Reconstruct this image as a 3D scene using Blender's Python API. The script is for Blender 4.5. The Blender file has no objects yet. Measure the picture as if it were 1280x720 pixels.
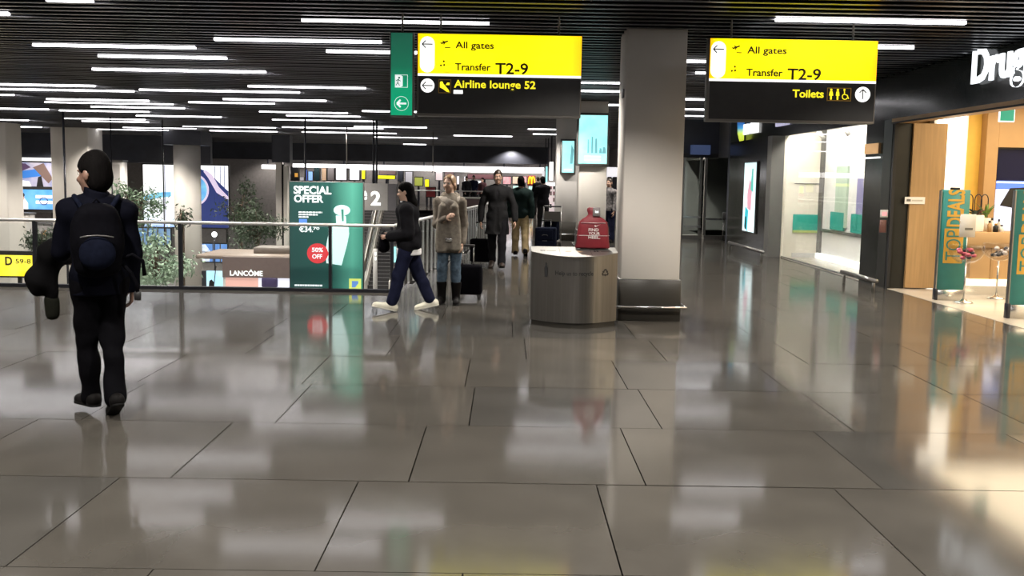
import bpy, bmesh, math, random
import numpy as np
from mathutils import Vector, Matrix

scene = bpy.context.scene
COL = scene.collection
random.seed(7)
rng = np.random.default_rng(7)

# ------------------------------------------------------------------ camera, world, exposure
FPX, CAM_H = 1270.0, 1.65
PITCH, YAW, ROLL = math.radians(6.2), math.radians(0.36), math.radians(0.98)
fw = Vector((math.sin(YAW) * math.cos(PITCH), math.cos(YAW) * math.cos(PITCH), -math.sin(PITCH)))
r0 = Vector((math.cos(YAW), -math.sin(YAW), 0.0))
u0 = r0.cross(fw)
c_r = r0 * math.cos(ROLL) + u0 * math.sin(ROLL)
c_u = -r0 * math.sin(ROLL) + u0 * math.cos(ROLL)
cam_data = bpy.data.cameras.new('camera')
cam_data.sensor_width = 36.0
cam_data.lens = FPX / 1280.0 * 36.0
cam_data.clip_end = 300.0
cam = bpy.data.objects.new('camera', cam_data)
COL.objects.link(cam)
EYE = Vector((0.0, 0.0, CAM_H))
m3 = Matrix((c_r, c_u, -fw)).transposed()
cam.matrix_world = Matrix.Translation(EYE) @ m3.to_4x4()
scene.camera = cam

world = bpy.data.worlds.new('world')
scene.world = world
world.use_nodes = True
world.node_tree.nodes['Background'].inputs[0].default_value = (0.55, 0.6, 0.7, 1)
world.node_tree.nodes['Background'].inputs[1].default_value = 0.01
scene.view_settings.view_transform = 'Standard'
scene.view_settings.look = 'None'
scene.view_settings.exposure = 0.0
scene.view_settings.gamma = 1.0
scene.view_settings.use_curve_mapping = False
try:
    scene.cycles.use_denoising = True
    scene.cycles.max_bounces = 8
    scene.cycles.transparent_max_bounces = 16
    scene.cycles.caustics_reflective = False
    scene.cycles.caustics_refractive = False
    scene.cycles.sample_clamp_indirect = 4.0
except Exception:
    pass
LAMP = 8.0         # radiance of the ceiling tubes

# added fill: bare spots among the slats, no fixtures, to light hall and columns
SPOT_W = 530.0
def downlight(x, y, z=3.335, w=SPOT_W, col=(1.0, 0.93, 0.84)):
    l = bpy.data.lights.new('downlight', 'SPOT'); l.energy = w; l.color = col
    l.spot_size = math.radians(134); l.spot_blend = 0.5; l.shadow_soft_size = 0.06
    o = bpy.data.objects.new('downlight', l); COL.objects.link(o); o.location = (x, y, z)
for yy in (-3.1, 1.1, 5.1, 9.5, 13.6, 17.1, 21.6, 26.1, 31.1, 36.1, 41.1, 46.1, 51.6, 56.6):
    for xx in (-20, -15.5, -11.2, -7.2, -3.4, 0.2, 3.7):
        if yy > 15 and xx < -3: continue
        downlight(xx + (0.6 if int(yy) % 2 else 0), yy)
for yy in (18, 24, 30, 36, 41, 46, 52):
    for xx in (-27, -21, -15.5, -10.5, -6.2):
        downlight(xx, yy, 3.335, 1100.0)  # stronger added fill over the opening

for xx in (-13.5, -10.5, -7.5, -4.5, -1.5, 1.5, 4.0):
    downlight(xx, 58.3, 3.0, 260.0)  # added fill above the far shop fronts
for yy in (30.6, 32.4): downlight(5.3, yy, 3.3, 300.0)  # added fill for the wall behind the glass partition

# where things stand: a direction seen in the photograph, taken out to a known distance
def ray(x, y):
    return fw * FPX + c_r * (x - 640.0) - c_u * (y - 360.0)
def P(x, y, Y):
    d = ray(x, y); return EYE + d * (Y / d.y)
def PZ(x, y, z=0.0):
    d = ray(x, y); return EYE + d * ((z - CAM_H) / d.z)
def PX(x, y, X):
    d = ray(x, y); return EYE + d * (X / d.x)

# ------------------------------------------------------------------ materials
def mat(name, color, rough=0.5, metal=0.0, spec=0.5, noise=0.0, scale=8.0, bump=0.0, bscale=60.0, rnoise=0.0,
        stretch=(1, 1, 1), color2=None, coat=0.0):
    m = bpy.data.materials.new(name); m.use_nodes = True
    nt = m.node_tree; b = nt.nodes['Principled BSDF']
    b.inputs['Base Color'].default_value = (*color, 1)
    b.inputs['Roughness'].default_value = rough
    b.inputs['Metallic'].default_value = metal
    b.inputs['Specular IOR Level'].default_value = spec
    b.inputs['Coat Weight'].default_value = coat
    tc = nt.nodes.new('ShaderNodeTexCoord'); mp = nt.nodes.new('ShaderNodeMapping')
    mp.inputs['Scale'].default_value = stretch
    nt.links.new(tc.outputs['Object'], mp.inputs['Vector'])
    if noise > 0 or color2 is not None:
        n = nt.nodes.new('ShaderNodeTexNoise'); n.inputs['Scale'].default_value = scale
        n.inputs['Detail'].default_value = 6.0
        nt.links.new(mp.outputs[0], n.inputs['Vector'])
        r = nt.nodes.new('ShaderNodeValToRGB')
        a = color if color2 is not None else tuple(c * (1 - noise) for c in color)
        c2 = color2 if color2 is not None else tuple(min(1, c * (1 + noise)) for c in color)
        r.color_ramp.elements[0].position = 0.3; r.color_ramp.elements[1].position = 0.7
        r.color_ramp.elements[0].color = (*a, 1); r.color_ramp.elements[1].color = (*c2, 1)
        nt.links.new(n.outputs['Fac'], r.inputs['Fac']); nt.links.new(r.outputs['Color'], b.inputs['Base Color'])
        if rnoise > 0:
            mr = nt.nodes.new('ShaderNodeMapRange')
            mr.inputs['To Min'].default_value = max(0.02, rough - rnoise); mr.inputs['To Max'].default_value = rough + rnoise
            nt.links.new(n.outputs['Fac'], mr.inputs['Value']); nt.links.new(mr.outputs[0], b.inputs['Roughness'])
    if bump > 0:
        n2 = nt.nodes.new('ShaderNodeTexNoise'); n2.inputs['Scale'].default_value = bscale
        nt.links.new(mp.outputs[0], n2.inputs['Vector'])
        bp = nt.nodes.new('ShaderNodeBump'); bp.inputs['Strength'].default_value = bump; bp.inputs['Distance'].default_value = 0.01
        nt.links.new(n2.outputs['Fac'], bp.inputs['Height']); nt.links.new(bp.outputs[0], b.inputs['Normal'])
    return m

def emit(name, color, strength, noise=0.0, scale=5.0, color2=None):
    m = mat(name, tuple(c * 0.5 for c in color), 0.35)
    nt = m.node_tree; b = nt.nodes['Principled BSDF']
    b.inputs['Emission Color'].default_value = (*color, 1)
    b.inputs['Emission Strength'].default_value = strength
    if color2 is not None:
        tc = nt.nodes.new('ShaderNodeTexCoord'); n = nt.nodes.new('ShaderNodeTexNoise'); n.inputs['Scale'].default_value = scale
        n.inputs['Detail'].default_value = 3
        nt.links.new(tc.outputs['Object'], n.inputs['Vector'])
        r = nt.nodes.new('ShaderNodeValToRGB'); r.color_ramp.elements[0].position = 0.38; r.color_ramp.elements[1].position = 0.62
        r.color_ramp.elements[0].color = (*color, 1); r.color_ramp.elements[1].color = (*color2, 1)
        nt.links.new(n.outputs['Fac'], r.inputs['Fac']); nt.links.new(r.outputs['Color'], b.inputs['Emission Color'])
    return m

def emit_ramp(name, axis, lo, hi, stops, strength):
    """a backlit panel whose emission runs through colours along one axis (object metres)"""
    m = mat(name, (0.2, 0.2, 0.2), 0.3)
    nt = m.node_tree; b = nt.nodes['Principled BSDF']
    tc = nt.nodes.new('ShaderNodeTexCoord'); sp = nt.nodes.new('ShaderNodeSeparateXYZ')
    nt.links.new(tc.outputs['Object'], sp.inputs[0])
    mr = nt.nodes.new('ShaderNodeMapRange'); mr.inputs['From Min'].default_value = lo; mr.inputs['From Max'].default_value = hi
    nt.links.new(sp.outputs['XYZ'.index(axis)], mr.inputs['Value'])
    r = nt.nodes.new('ShaderNodeValToRGB')
    while len(r.color_ramp.elements) < len(stops): r.color_ramp.elements.new(0.5)
    for e, (p, c) in zip(r.color_ramp.elements, stops): e.position = p; e.color = (*c, 1)
    nt.links.new(mr.outputs[0], r.inputs['Fac'])
    nt.links.new(r.outputs['Color'], b.inputs['Emission Color']); nt.links.new(r.outputs['Color'], b.inputs['Base Color'])
    b.inputs['Emission Strength'].default_value = strength
    return m

def glass(name, tint=(0.95, 0.97, 0.97), refl=1.0, ior=1.35):
    m = bpy.data.materials.new(name); m.use_nodes = True; nt = m.node_tree
    nt.nodes.remove(nt.nodes['Principled BSDF']); out = nt.nodes['Material Output']
    t = nt.nodes.new('ShaderNodeBsdfTransparent'); t.inputs[0].default_value = (*tint, 1)
    g = nt.nodes.new('ShaderNodeBsdfGlossy'); g.inputs['Roughness'].default_value = 0.02; g.inputs[0].default_value = (refl, refl, refl, 1)
    f = nt.nodes.new('ShaderNodeFresnel'); f.inputs['IOR'].default_value = ior
    mx = nt.nodes.new('ShaderNodeMixShader')
    geo = nt.nodes.new('ShaderNodeNewGeometry'); inv = nt.nodes.new('ShaderNodeMath'); inv.operation = 'SUBTRACT'; inv.inputs[0].default_value = 1.0
    mul = nt.nodes.new('ShaderNodeMath'); mul.operation = 'MULTIPLY'      # a thin pane mirrors on its outer face only
    nt.links.new(geo.outputs['Backfacing'], inv.inputs[1]); nt.links.new(f.outputs[0], mul.inputs[0]); nt.links.new(inv.outputs[0], mul.inputs[1])
    nt.links.new(mul.outputs[0], mx.inputs[0]); nt.links.new(t.outputs[0], mx.inputs[1]); nt.links.new(g.outputs[0], mx.inputs[2])
    nt.links.new(mx.outputs[0], out.inputs[0])
    return m

M = {}
M['tile'] = mat('polished stone tile', (0.066, 0.061, 0.0535), 0.1, spec=0.34, noise=0.14, scale=2.2, rnoise=0.03)
M['tile2'] = mat('polished stone tile warmer', (0.071, 0.064, 0.055), 0.115, spec=0.34, noise=0.16, scale=1.7, rnoise=0.03)
M['tile3'] = mat('polished stone tile darker', (0.06, 0.057, 0.052), 0.09, spec=0.34, noise=0.14, scale=2.6, rnoise=0.03)
M['grout'] = mat('dark grout', (0.008, 0.0075, 0.007), 0.9, spec=0.05, noise=0.2)
M['slat'] = mat('dark lacquered metal slat', (0.013, 0.013, 0.018), 0.32, metal=0.7, noise=0.1, scale=3)
M['lip'] = mat('bright slat lip', (0.32, 0.32, 0.33), 0.28, metal=0.9, noise=0.05)  # added in brighter metal, stands in for light caught on slat edges
M['black'] = mat('matt black void', (0.008, 0.008, 0.01), 0.9, noise=0.1)
M['pillar'] = mat('warm white paint', (0.72, 0.685, 0.635), 0.55, noise=0.03, scale=1.5)
M['pillar_dim'] = mat('light grey cladding', (0.62, 0.6, 0.58), 0.5, noise=0.04, scale=1.5)
M['plinth'] = mat('dark grey plinth panel', (0.028, 0.0255, 0.021), 0.4, noise=0.15, scale=4)
M['steel'] = mat('brushed steel', (0.30, 0.29, 0.275), 0.33, metal=1.0, noise=0.12, scale=30, stretch=(1, 1, 0.03))
M['steeltop'] = mat('satin steel top', (0.26, 0.255, 0.24), 0.42, metal=0.85, noise=0.06)
M['chrome'] = mat('satin chrome rail', (0.78, 0.78, 0.78), 0.22, metal=1.0, noise=0.03)
M['railmetal'] = mat('satin white metal handrail', (0.72, 0.72, 0.72), 0.35, metal=0.6, noise=0.03)
M['post'] = mat('dark anodised post', (0.035, 0.036, 0.045), 0.35, metal=0.6, noise=0.1)
M['glass'] = glass('clear railing glass')
M['glass_shop'] = glass('clear shop glass', (0.96, 0.97, 0.96))
M['glass_dark'] = glass('smoked partition glass', (0.42, 0.45, 0.44), 1.0, 1.4)
M['lamp'] = emit('white tube light', (1.0, 0.97, 1.0), LAMP)
M['signdark'] = mat('charcoal sign panel', (0.032, 0.031, 0.03), 0.35, spec=0.3, noise=0.08)
M['signframe'] = mat('grey sign frame', (0.17, 0.165, 0.16), 0.4, metal=0.5, noise=0.05)
M['cove'] = emit('bright cove light', (1, 0.98, 1.0), 3.0)
M['signwhite'] = emit('lit white sign face', (1, 1, 0.97), 1.25)
M['signyellow'] = emit('lit yellow lettering', (1.0, 0.86, 0.02), 1.1)
M['ink'] = mat('dark brown print', (0.055, 0.035, 0.01), 0.7, noise=0.05)
M['inkblack'] = mat('black print', (0.012, 0.012, 0.014), 0.6, noise=0.05)
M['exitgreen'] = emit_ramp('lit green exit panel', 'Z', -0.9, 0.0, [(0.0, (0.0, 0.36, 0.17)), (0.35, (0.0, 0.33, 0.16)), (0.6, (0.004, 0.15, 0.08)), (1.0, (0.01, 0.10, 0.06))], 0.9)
M['whiteprint'] = emit('lit white print', (0.95, 1.0, 1.0), 0.9)
M['stone'] = mat('mottled dark green stone', (0.006, 0.0068, 0.0058), 0.16, spec=0.22, noise=0.0, scale=9, color2=(0.02, 0.0215, 0.0185), rnoise=0.05, bump=0.03, bscale=14)
M['stoneplain'] = mat('plain dark grey stone', (0.017, 0.017, 0.0145), 0.35, spec=0.3, noise=0.12, scale=5)
M['greyPanel'] = mat('grey painted panel', (0.13, 0.127, 0.12), 0.5, noise=0.05, scale=3)
M['wood'] = mat('pale beech veneer', (0.42, 0.26, 0.115), 0.45, noise=0.12, scale=3.5, stretch=(8, 8, 0.4))
M['tan'] = mat('tan laminate', (0.48, 0.3, 0.14), 0.5, noise=0.06, scale=3)
M['yellowwall'] = mat('warm yellow wall', (0.85, 0.55, 0.1), 0.5, noise=0.04)
M['whitewall'] = mat('white wall', (0.88, 0.86, 0.83), 0.5, noise=0.03)
M['cream'] = mat('cream wall panel', (0.86, 0.8, 0.69), 0.5, noise=0.03)
M['teal'] = mat('teal paint', (0.02, 0.22, 0.2), 0.45, noise=0.06)
M['gold'] = mat('ochre lettering', (0.60, 0.34, 0.045), 0.45, noise=0.08)
M['shopfloor'] = mat('pale shop floor', (0.5, 0.45, 0.38), 0.2, noise=0.06, scale=2)
M['darkwall'] = mat('dark hall wall', (0.03, 0.033, 0.046), 0.5, noise=0.25, scale=1.2)
M['lowerfloor'] = mat('lower hall floor', (0.22, 0.21, 0.2), 0.25, noise=0.1)
M['hall'] = mat('hall wall behind', (0.22, 0.205, 0.205), 0.7, noise=0.1)
M['conc'] = mat('slab edge', (0.18, 0.175, 0.165), 0.6, noise=0.1)
M['rubber'] = mat('black rubber', (0.012, 0.012, 0.013), 0.55, noise=0.1)
M['casecloth'] = mat('black ballistic cloth', (0.0028, 0.0028, 0.0042), 0.8, spec=0.03, noise=0.25, scale=40, bump=0.1, bscale=300)
M['navycloth'] = mat('dark navy cloth', (0.005, 0.0065, 0.014), 0.8, spec=0.03, noise=0.25, scale=30, bump=0.1, bscale=200)
M['nameface'] = emit('lit white letter', (0.92, 0.96, 1.0), 1.5)
M['red'] = mat('red cloth', (0.17, 0.008, 0.016), 0.6, noise=0.18, scale=6, bump=0.2, bscale=14)
M['redlit'] = emit('red printed disc', (0.78, 0.06, 0.07), 0.75)

# ------------------------------------------------------------------ mesh helpers
ORG = {}
class MB:
    """collects shapes into one mesh (world coordinates)"""
    def __init__(self): self.v, self.f, self.s = [], [], []
    def add(self, vs, fs, smooth=False):
        o = len(self.v); self.v += [tuple(p) for p in vs]
        for f in fs: self.f.append(tuple(i + o for i in f)); self.s.append(smooth)
        return self
    def box(self, x0, x1, y0, y1, z0, z1):
        x0, x1 = min(x0, x1), max(x0, x1); y0, y1 = min(y0, y1), max(y0, y1); z0, z1 = min(z0, z1), max(z0, z1)
        vs = [(x0, y0, z0), (x1, y0, z0), (x1, y1, z0), (x0, y1, z0), (x0, y0, z1), (x1, y0, z1), (x1, y1, z1), (x0, y1, z1)]
        return self.add(vs, [(0, 3, 2, 1), (4, 5, 6, 7), (0, 1, 5, 4), (1, 2, 6, 5), (2, 3, 7, 6), (3, 0, 4, 7)])
    def bbox(self, x0, x1, y0, y1, z0, z1, r=0.02, seg=2):
        """bevelled box"""
        bm = bmesh.new(); bmesh.ops.create_cube(bm, size=1)
        for v in bm.verts: v.co = ((x0 + x1) / 2 + v.co.x * (x1 - x0), (y0 + y1) / 2 + v.co.y * (y1 - y0), (z0 + z1) / 2 + v.co.z * (z1 - z0))
        bmesh.ops.bevel(bm, geom=bm.edges[:], offset=r, segments=seg, profile=0.5, affect='EDGES')
        bm.verts.index_update()
        self.add([v.co[:] for v in bm.verts], [[v.index for v in f.verts] for f in bm.faces], True); bm.free(); return self
    def tube(self, pts, r, n=10, cap=True):
        pts = [Vector(p) for p in pts]; rs = r if isinstance(r, (list, tuple)) else [r] * len(pts)
        up = None; rings = []
        for i, p in enumerate(pts):
            t = (pts[min(i + 1, len(pts) - 1)] - pts[max(i - 1, 0)]).normalized()
            if up is None: up = Vector((0, 0, 1)) if abs(t.z) < 0.9 else Vector((0, 1, 0))
            a = t.cross(up).normalized(); b = a.cross(t).normalized(); up = b
            rings.append([p + (a * math.cos(k * 2 * math.pi / n) + b * math.sin(k * 2 * math.pi / n)) * rs[i] for k in range(n)])
        vs = [q for g in rings for q in g]; fs = []
        for i in range(len(pts) - 1):
            for k in range(n):
                k2 = (k + 1) % n; fs.append((i * n + k, i * n + k2, (i + 1) * n + k2, (i + 1) * n + k))
        if cap: fs.append(tuple(range(n - 1, -1, -1))); fs.append(tuple((len(pts) - 1) * n + k for k in range(n)))
        return self.add(vs, fs, True)
    def lathe(self, c, prof, n=20, cap=True):
        vs, fs = [], []
        for (r, z) in prof:
            for k in range(n): vs.append((c[0] + r * math.cos(k * 2 * math.pi / n), c[1] + r * math.sin(k * 2 * math.pi / n), c[2] + z))
        for i in range(len(prof) - 1):
            for k in range(n):
                k2 = (k + 1) % n; fs.append((i * n + k, i * n + k2, (i + 1) * n + k2, (i + 1) * n + k))
        if cap: fs.append(tuple(range(n - 1, -1, -1))); fs.append(tuple((len(prof) - 1) * n + k for k in range(n)))
        return self.add(vs, fs, True)
    def ball(self, c, r, n=12, m=8, s=(1, 1, 1)):
        vs, fs = [], []
        for i in range(m + 1):
            t = math.pi * i / m
            for k in range(n):
                a = 2 * math.pi * k / n
                vs.append((c[0] + s[0] * r * math.sin(t) * math.cos(a), c[1] + s[1] * r * math.sin(t) * math.sin(a), c[2] + s[2] * r * math.cos(t)))
        for i in range(m):
            for k in range(n):
                k2 = (k + 1) % n; fs.append((i * n + k, (i + 1) * n + k, (i + 1) * n + k2, i * n + k2))
        return self.add(vs, fs, True)
    def prism(self, poly, o, ux, uz, t):
        """polygon (a, b) in the plane o + a*ux + b*uz, thickness t along ux x uz"""
        o, ux, uz = Vector(o), Vector(ux), Vector(uz); nrm = ux.cross(uz).normalized(); n = len(poly)
        area = sum(poly[i][0] * poly[(i + 1) % n][1] - poly[(i + 1) % n][0] * poly[i][1] for i in range(n))
        if area < 0: poly = poly[::-1]
        A = [o + ux * a + uz * b for a, b in poly]; B = [p + nrm * t for p in A]
        fs = [tuple(range(n - 1, -1, -1)), tuple(range(n, 2 * n))] + [(i, (i + 1) % n, n + (i + 1) % n, n + i) for i in range(n)]
        if t < 0: fs = [f[::-1] for f in fs]
        return self.add(A + B, fs)
    def build(self, name, m, parent=None):
        return make(name, self.v, self.f, m, parent, smooth=self.s)

def make(name, v, f, m, parent=None, smooth=None):
    me = bpy.data.meshes.new(name)
    if parent is not None:
        ox, oy, oz = ORG[parent.name]; v = [(a - ox, b - oy, c - oz) for a, b, c in v]
    me.from_pydata(v, [], [tuple(x) for x in f]); me.validate()
    if smooth is True: me.polygons.foreach_set('use_smooth', [True] * len(me.polygons))
    elif smooth and len(smooth) == len(me.polygons): me.polygons.foreach_set('use_smooth', smooth)
    me.materials.append(m)
    o = bpy.data.objects.new(name, me); COL.objects.link(o)
    if parent is not None: o.parent = parent; ORG[o.name] = ORG[parent.name]
    else: ORG[o.name] = (0.0, 0.0, 0.0)
    return o

def recenter(o, c):
    """move a parentless, childless object's origin to c"""
    c = Vector(c); o.data.transform(Matrix.Translation(-c)); o.location = c; ORG[o.name] = tuple(c); return o

def tag(o, label=None, cat=None, group=None, kind=None):
    if label: o['label'] = label
    if cat: o['category'] = cat
    if group: o['group'] = group
    if kind: o['kind'] = kind
    return o

def thing(name, label, cat, loc, group=None, kind=None):
    o = bpy.data.objects.new(name, None); COL.objects.link(o); o.location = loc; o.empty_display_size = 0.1
    ORG[o.name] = tuple(loc); return tag(o, label, cat, group, kind)

def solo(mb, name, m, label, cat, base=None, group=None, kind=None):
    o = mb.build(name, m)
    vs = mb.v; c = base or ((min(p[0] for p in vs) + max(p[0] for p in vs)) / 2, (min(p[1] for p in vs) + max(p[1] for p in vs)) / 2, min(p[2] for p in vs))
    recenter(o, c); return tag(o, label, cat, group, kind)

def struct(mb, name, m, label=None):
    o = mb.build(name, m); o['kind'] = 'structure'
    if label: o['label'] = label
    return o

def text_geo(s, size=1.0, bold=0.0, depth=0.004, spacing=1.0):
    cu = bpy.data.curves.new('lettering', 'FONT'); cu.body = s; cu.size = size; cu.offset = bold; cu.extrude = depth / 2
    cu.space_character = spacing; cu.resolution_u = 3
    ob = bpy.data.objects.new('lettering', cu); COL.objects.link(ob)
    dg = bpy.context.evaluated_depsgraph_get(); me = bpy.data.meshes.new_from_object(ob.evaluated_get(dg))
    v = [tuple(p.co) for p in me.vertices]; f = [tuple(p.vertices) for p in me.polygons]
    bpy.data.objects.remove(ob); bpy.data.curves.remove(cu); bpy.data.meshes.remove(me)
    return v, f

def text(s, o, ux, uz, w=None, h=None, m=None, parent=None, name='lettering', bold=0.0, depth=0.006, center=False, spacing=1.0):
    """lettering whose ink box starts at o (lower left), w wide and/or h tall (h = height of its ink), along ux / uz"""
    v, f = text_geo(s, 1.0, bold, depth, spacing)
    xs = [p[0] for p in v]; ys = [p[1] for p in v]; x0, x1, y0, y1 = min(xs), max(xs), min(ys), max(ys)
    sx = (w / (x1 - x0)) if w else None; sy = (h / (y1 - y0)) if h else None
    sx = sx or sy; sy = sy or sx
    o, ux, uz = Vector(o), Vector(ux), Vector(uz); nrm = ux.cross(uz)
    dx = -(x1 - x0) * sx / 2 if center else 0
    vs = [tuple(o + ux * ((p[0] - x0) * sx + dx) + uz * ((p[1] - y0) * sy) + nrm * p[2]) for p in v]
    return make(name, vs, f, m, parent)

XP, ZP = Vector((1, 0, 0)), Vector((0, 0, 1))
def circle(cx, cy, r, n=20, ry=None): return [(cx + r * math.cos(2 * math.pi * k / n), cy + (ry or r) * math.sin(2 * math.pi * k / n)) for k in range(n)]
def capsule2(cx, cy, w, h, n=8):
    r = w / 2; a = [(cx + r * math.cos(t * math.pi / n), cy + h / 2 - r + r * math.sin(t * math.pi / n)) for t in range(n + 1)]
    return a + [(cx - r * math.cos(t * math.pi / n), cy - h / 2 + r - r * math.sin(t * math.pi / n)) for t in range(n + 1)]
def arrow2(mb, cx, cz, s, ang, o, t=0.004, wd=0.16, head=0.5):
    """an arrow of length 2s pointing along ang, three strokes (o gives the plane's origin, facing the viewer)"""
    def stroke(x0, y0, x1, y1):
        dx, dy = x1 - x0, y1 - y0; L = math.hypot(dx, dy); nx, ny = -dy / L * wd * s / 2 * 1.2, dx / L * wd * s / 2 * 1.2
        pts = [(x0 + nx, y0 + ny), (x0 - nx, y0 - ny), (x1 - nx, y1 - ny), (x1 + nx, y1 + ny)]
        ca, sa = math.cos(ang), math.sin(ang)
        mb.prism([(cx + x * ca - y * sa, cz + x * sa + y * ca) for x, y in pts], o, XP, ZP, t)
    stroke(-s, 0, s * 0.95, 0); k = head * 1.4 * s
    stroke(s - k, k, s, 0); stroke(s - k, -k, s, 0)

# ================================================================== THE SETTING
WALLX = 6.05            # line of the shop fronts on the right
CEILZ = 3.36            # underside of the ceiling slats
LOWZ = -3.4             # lower hall
EDGE0, EDGE1 = 14.62, 50.0
def edge_x(Y):          # edge of the walkway beside the opening
    return -1.58 + 0.083 * (min(Y, 30.0) - 14.3)

# ---- floor: slab, then one stone tile after another
fl = MB().box(-22, 11.2, -6, EDGE0 - 0.02, -0.35, -0.0195)
fl.prism([(edge_x(14.6) - 0.06, 14.6), (11.2, 14.6), (11.2, 62), (edge_x(30) - 0.06, 62), (edge_x(30) - 0.06, 30)], (0, 0, -0.35), (1, 0, 0), (0, 1, 0), 0.3305)
fl.box(-9, edge_x(30) - 0.06, 50.0, 62, -0.35, -0.0195)
floor = struct(fl, 'floor', M['grout'])
TW, TD, GAP = 1.29, 1.27, 0.0075
def tile_mesh(m):
    a, b = (TW - GAP) / 2, (TD - GAP) / 2; q = MB().box(-a, a, -b, b, -0.02, 0); vs, fs = q.v, q.f
    me = bpy.data.meshes.new('floor_tile'); me.from_pydata(vs, [], fs); me.materials.append(m); return me
TM = [tile_mesh(M[k]) for k in ('tile', 'tile2', 'tile3', 'tile')]
known = {0: 0.51, 1: 0.78, 2: 1.06, 3: 0.98, 4: 0.2}
rest = MB(); count = 0
cands = []
for k in range(-7, 46):
    y0 = 4.10 + TD * k; yc = y0 + TD / 2
    off = known.get(k, (k * 0.47 + 0.31) % TW)
    x_lo = -20.5 if yc < 14.3 else (edge_x(yc) if yc < 50 else -8.9)
    i0 = math.floor((x_lo - off) / TW)
    for i in range(i0, 30):
        a, b = off + i * TW, off + (i + 1) * TW
        a, b = max(a, x_lo), min(b, WALLX - 0.005)
        if b - a < 0.05 or a >= WALLX: continue
        if 14.62 < y0 + TD and y0 < 14.62 and a < edge_x(14.7) - 0.05:
            d = 14.62 - y0
        else: d = TD
        full = abs(b - a - TW) < 1e-6 and d == TD
        cands.append((yc, a, b, y0, d, full))
def seen(c):
    yc, a, b = c[:3]
    return yc > 3.6 and b > -0.5 * yc * 1.04 - 0.3 and a < 0.52 * yc * 1.02 + 0.3
vis = sorted([c for c in cands if seen(c)])[:285]
visset = set(vis)
for c in cands:
    yc, a, b, y0, d, full = c
    if c in visset:
        if full:
            o = bpy.data.objects.new('floor_tile', random.choice(TM)); COL.objects.link(o); o.parent = floor
            o.location = ((a + b) / 2, y0 + TD / 2, random.uniform(-0.0006, 0.0006))
            o.rotation_euler = (random.gauss(0, 0.0005), random.gauss(0, 0.0005), 0)
        else:
            MB().box(a + GAP / 2, b - GAP / 2, y0 + GAP / 2, y0 + d - GAP / 2, -0.02, 0).build('floor_tile', random.choice([M['tile'], M['tile2'], M['tile3']]), floor)
    else:
        rest.box(a + GAP / 2, b - GAP / 2, y0 + GAP / 2, y0 + d - GAP / 2, -0.02, 0)
tag(rest.build('floor_tile_field', M['tile'], floor), kind='stuff')

struct(MB().box(-40, 11.2, 14.7, 62.5, LOWZ - 0.2, LOWZ), 'floor_lower', M['lowerfloor'])

# ---- ceiling: black plate, then every slat
ceiling = struct(MB().box(-40, WALLX + 0.05, -6, 62.5, 3.72, 3.8), 'ceiling', M['black'])
PITCH_S = 0.25
sv = MB().box(-23, 23, -0.045, 0.045, 0, 0.13).box(-23, 23, -0.049, -0.039, -0.006, 0.004)
slat_me = bpy.data.meshes.new('slat'); slat_me.from_pydata(sv.v, [], sv.f); slat_me.materials.append(M['slat']); slat_me.materials.append(M['lip']); slat_me.polygons.foreach_set('material_index', [0] * 6 + [1] * 6)
y = -5.0; k = 0
while y < 62.2:
    if k % 1 == 0:
        o = bpy.data.objects.new('slat', slat_me); COL.objects.link(o); o.parent = ceiling
        o.location = (WALLX - 23.02, y, CEILZ + random.uniform(-0.004, 0.004))
    y += PITCH_S; k += 1
# hangers above the slats, so that they are carried by the plate
hg = MB()
for hx in range(-38, 6, 4):
    hg.box(hx - 0.02, hx + 0.02, -5.5, 62.2, CEILZ + 0.13, 3.73)
hg.build('slat_carrier', M['black'], ceiling)

# ---- walls that close the hall
struct(MB().box(-40, 11.2, 62.2, 62.6, LOWZ, 3.8), 'wall_back', M['darkwall'])
struct(MB().box(-40.3, -40, -6, 62.6, LOWZ, 3.8), 'wall_left', M['hall'])
struct(MB().box(-40, 11.2, -6.3, -6, LOWZ, 3.8), 'wall_front', M['hall'])
struct(MB().box(-22, -1.6, 14.62, 14.72, -0.35, -0.002), 'trim_1', M['post'], 'dark steel strip along the edge of the opening')
struct(MB().box(-40, -22, -6, 14.7, -0.5, 3.8), 'wall_left.001', M['hall'])
# dark bulkhead low under the ceiling, far back on the left
struct(MB().box(-40, -14.2, 49.0, 49.3, 2.05, 3.36), 'wall_back.001', M['darkwall'])

# ---- right hand wall: fascia, piers, reveals
struct(MB().box(WALLX, WALLX + 0.11, -6, 27.5, 2.66, 3.72), 'wall_right', M['stone'], 'mottled dark stone fascia above the shop fronts')
pier = MB().box(WALLX - 0.02, WALLX + 0.3, 16.42, 17.25, 0, 2.66)
struct(pier, 'wall_right.001', M['stone'], 'mottled dark stone pier between the pharmacy and the bright window')
struct(MB().box(WALLX - 0.03, WALLX + 0.28, 16.06, 16.42, 0, 2.66), 'wall_right.002', M['stoneplain'], 'plain dark grey pier beside the pale wooden panel')
struct(MB().box(WALLX, WALLX + 0.25, -6, 8.0, 0, 2.66), 'wall_right.003', M['stone'])
struct(MB().box(WALLX - 0.05, WALLX + 0.26, 8.0, 16.06, 2.6, 2.665), 'trim_2', M['tan'], 'tan lit lintel strip over the pharmacy opening')
struct(MB().box(WALLX - 0.06, WALLX - 0.045, 8.0, 16.06, 2.585, 2.61), 'trim_3', M['inkblack'])
struct(MB().box(WALLX - 0.02, WALLX + 0.03, 15.99, 16.06, 0, 2.62), 'trim_4', M['inkblack'])
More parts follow.
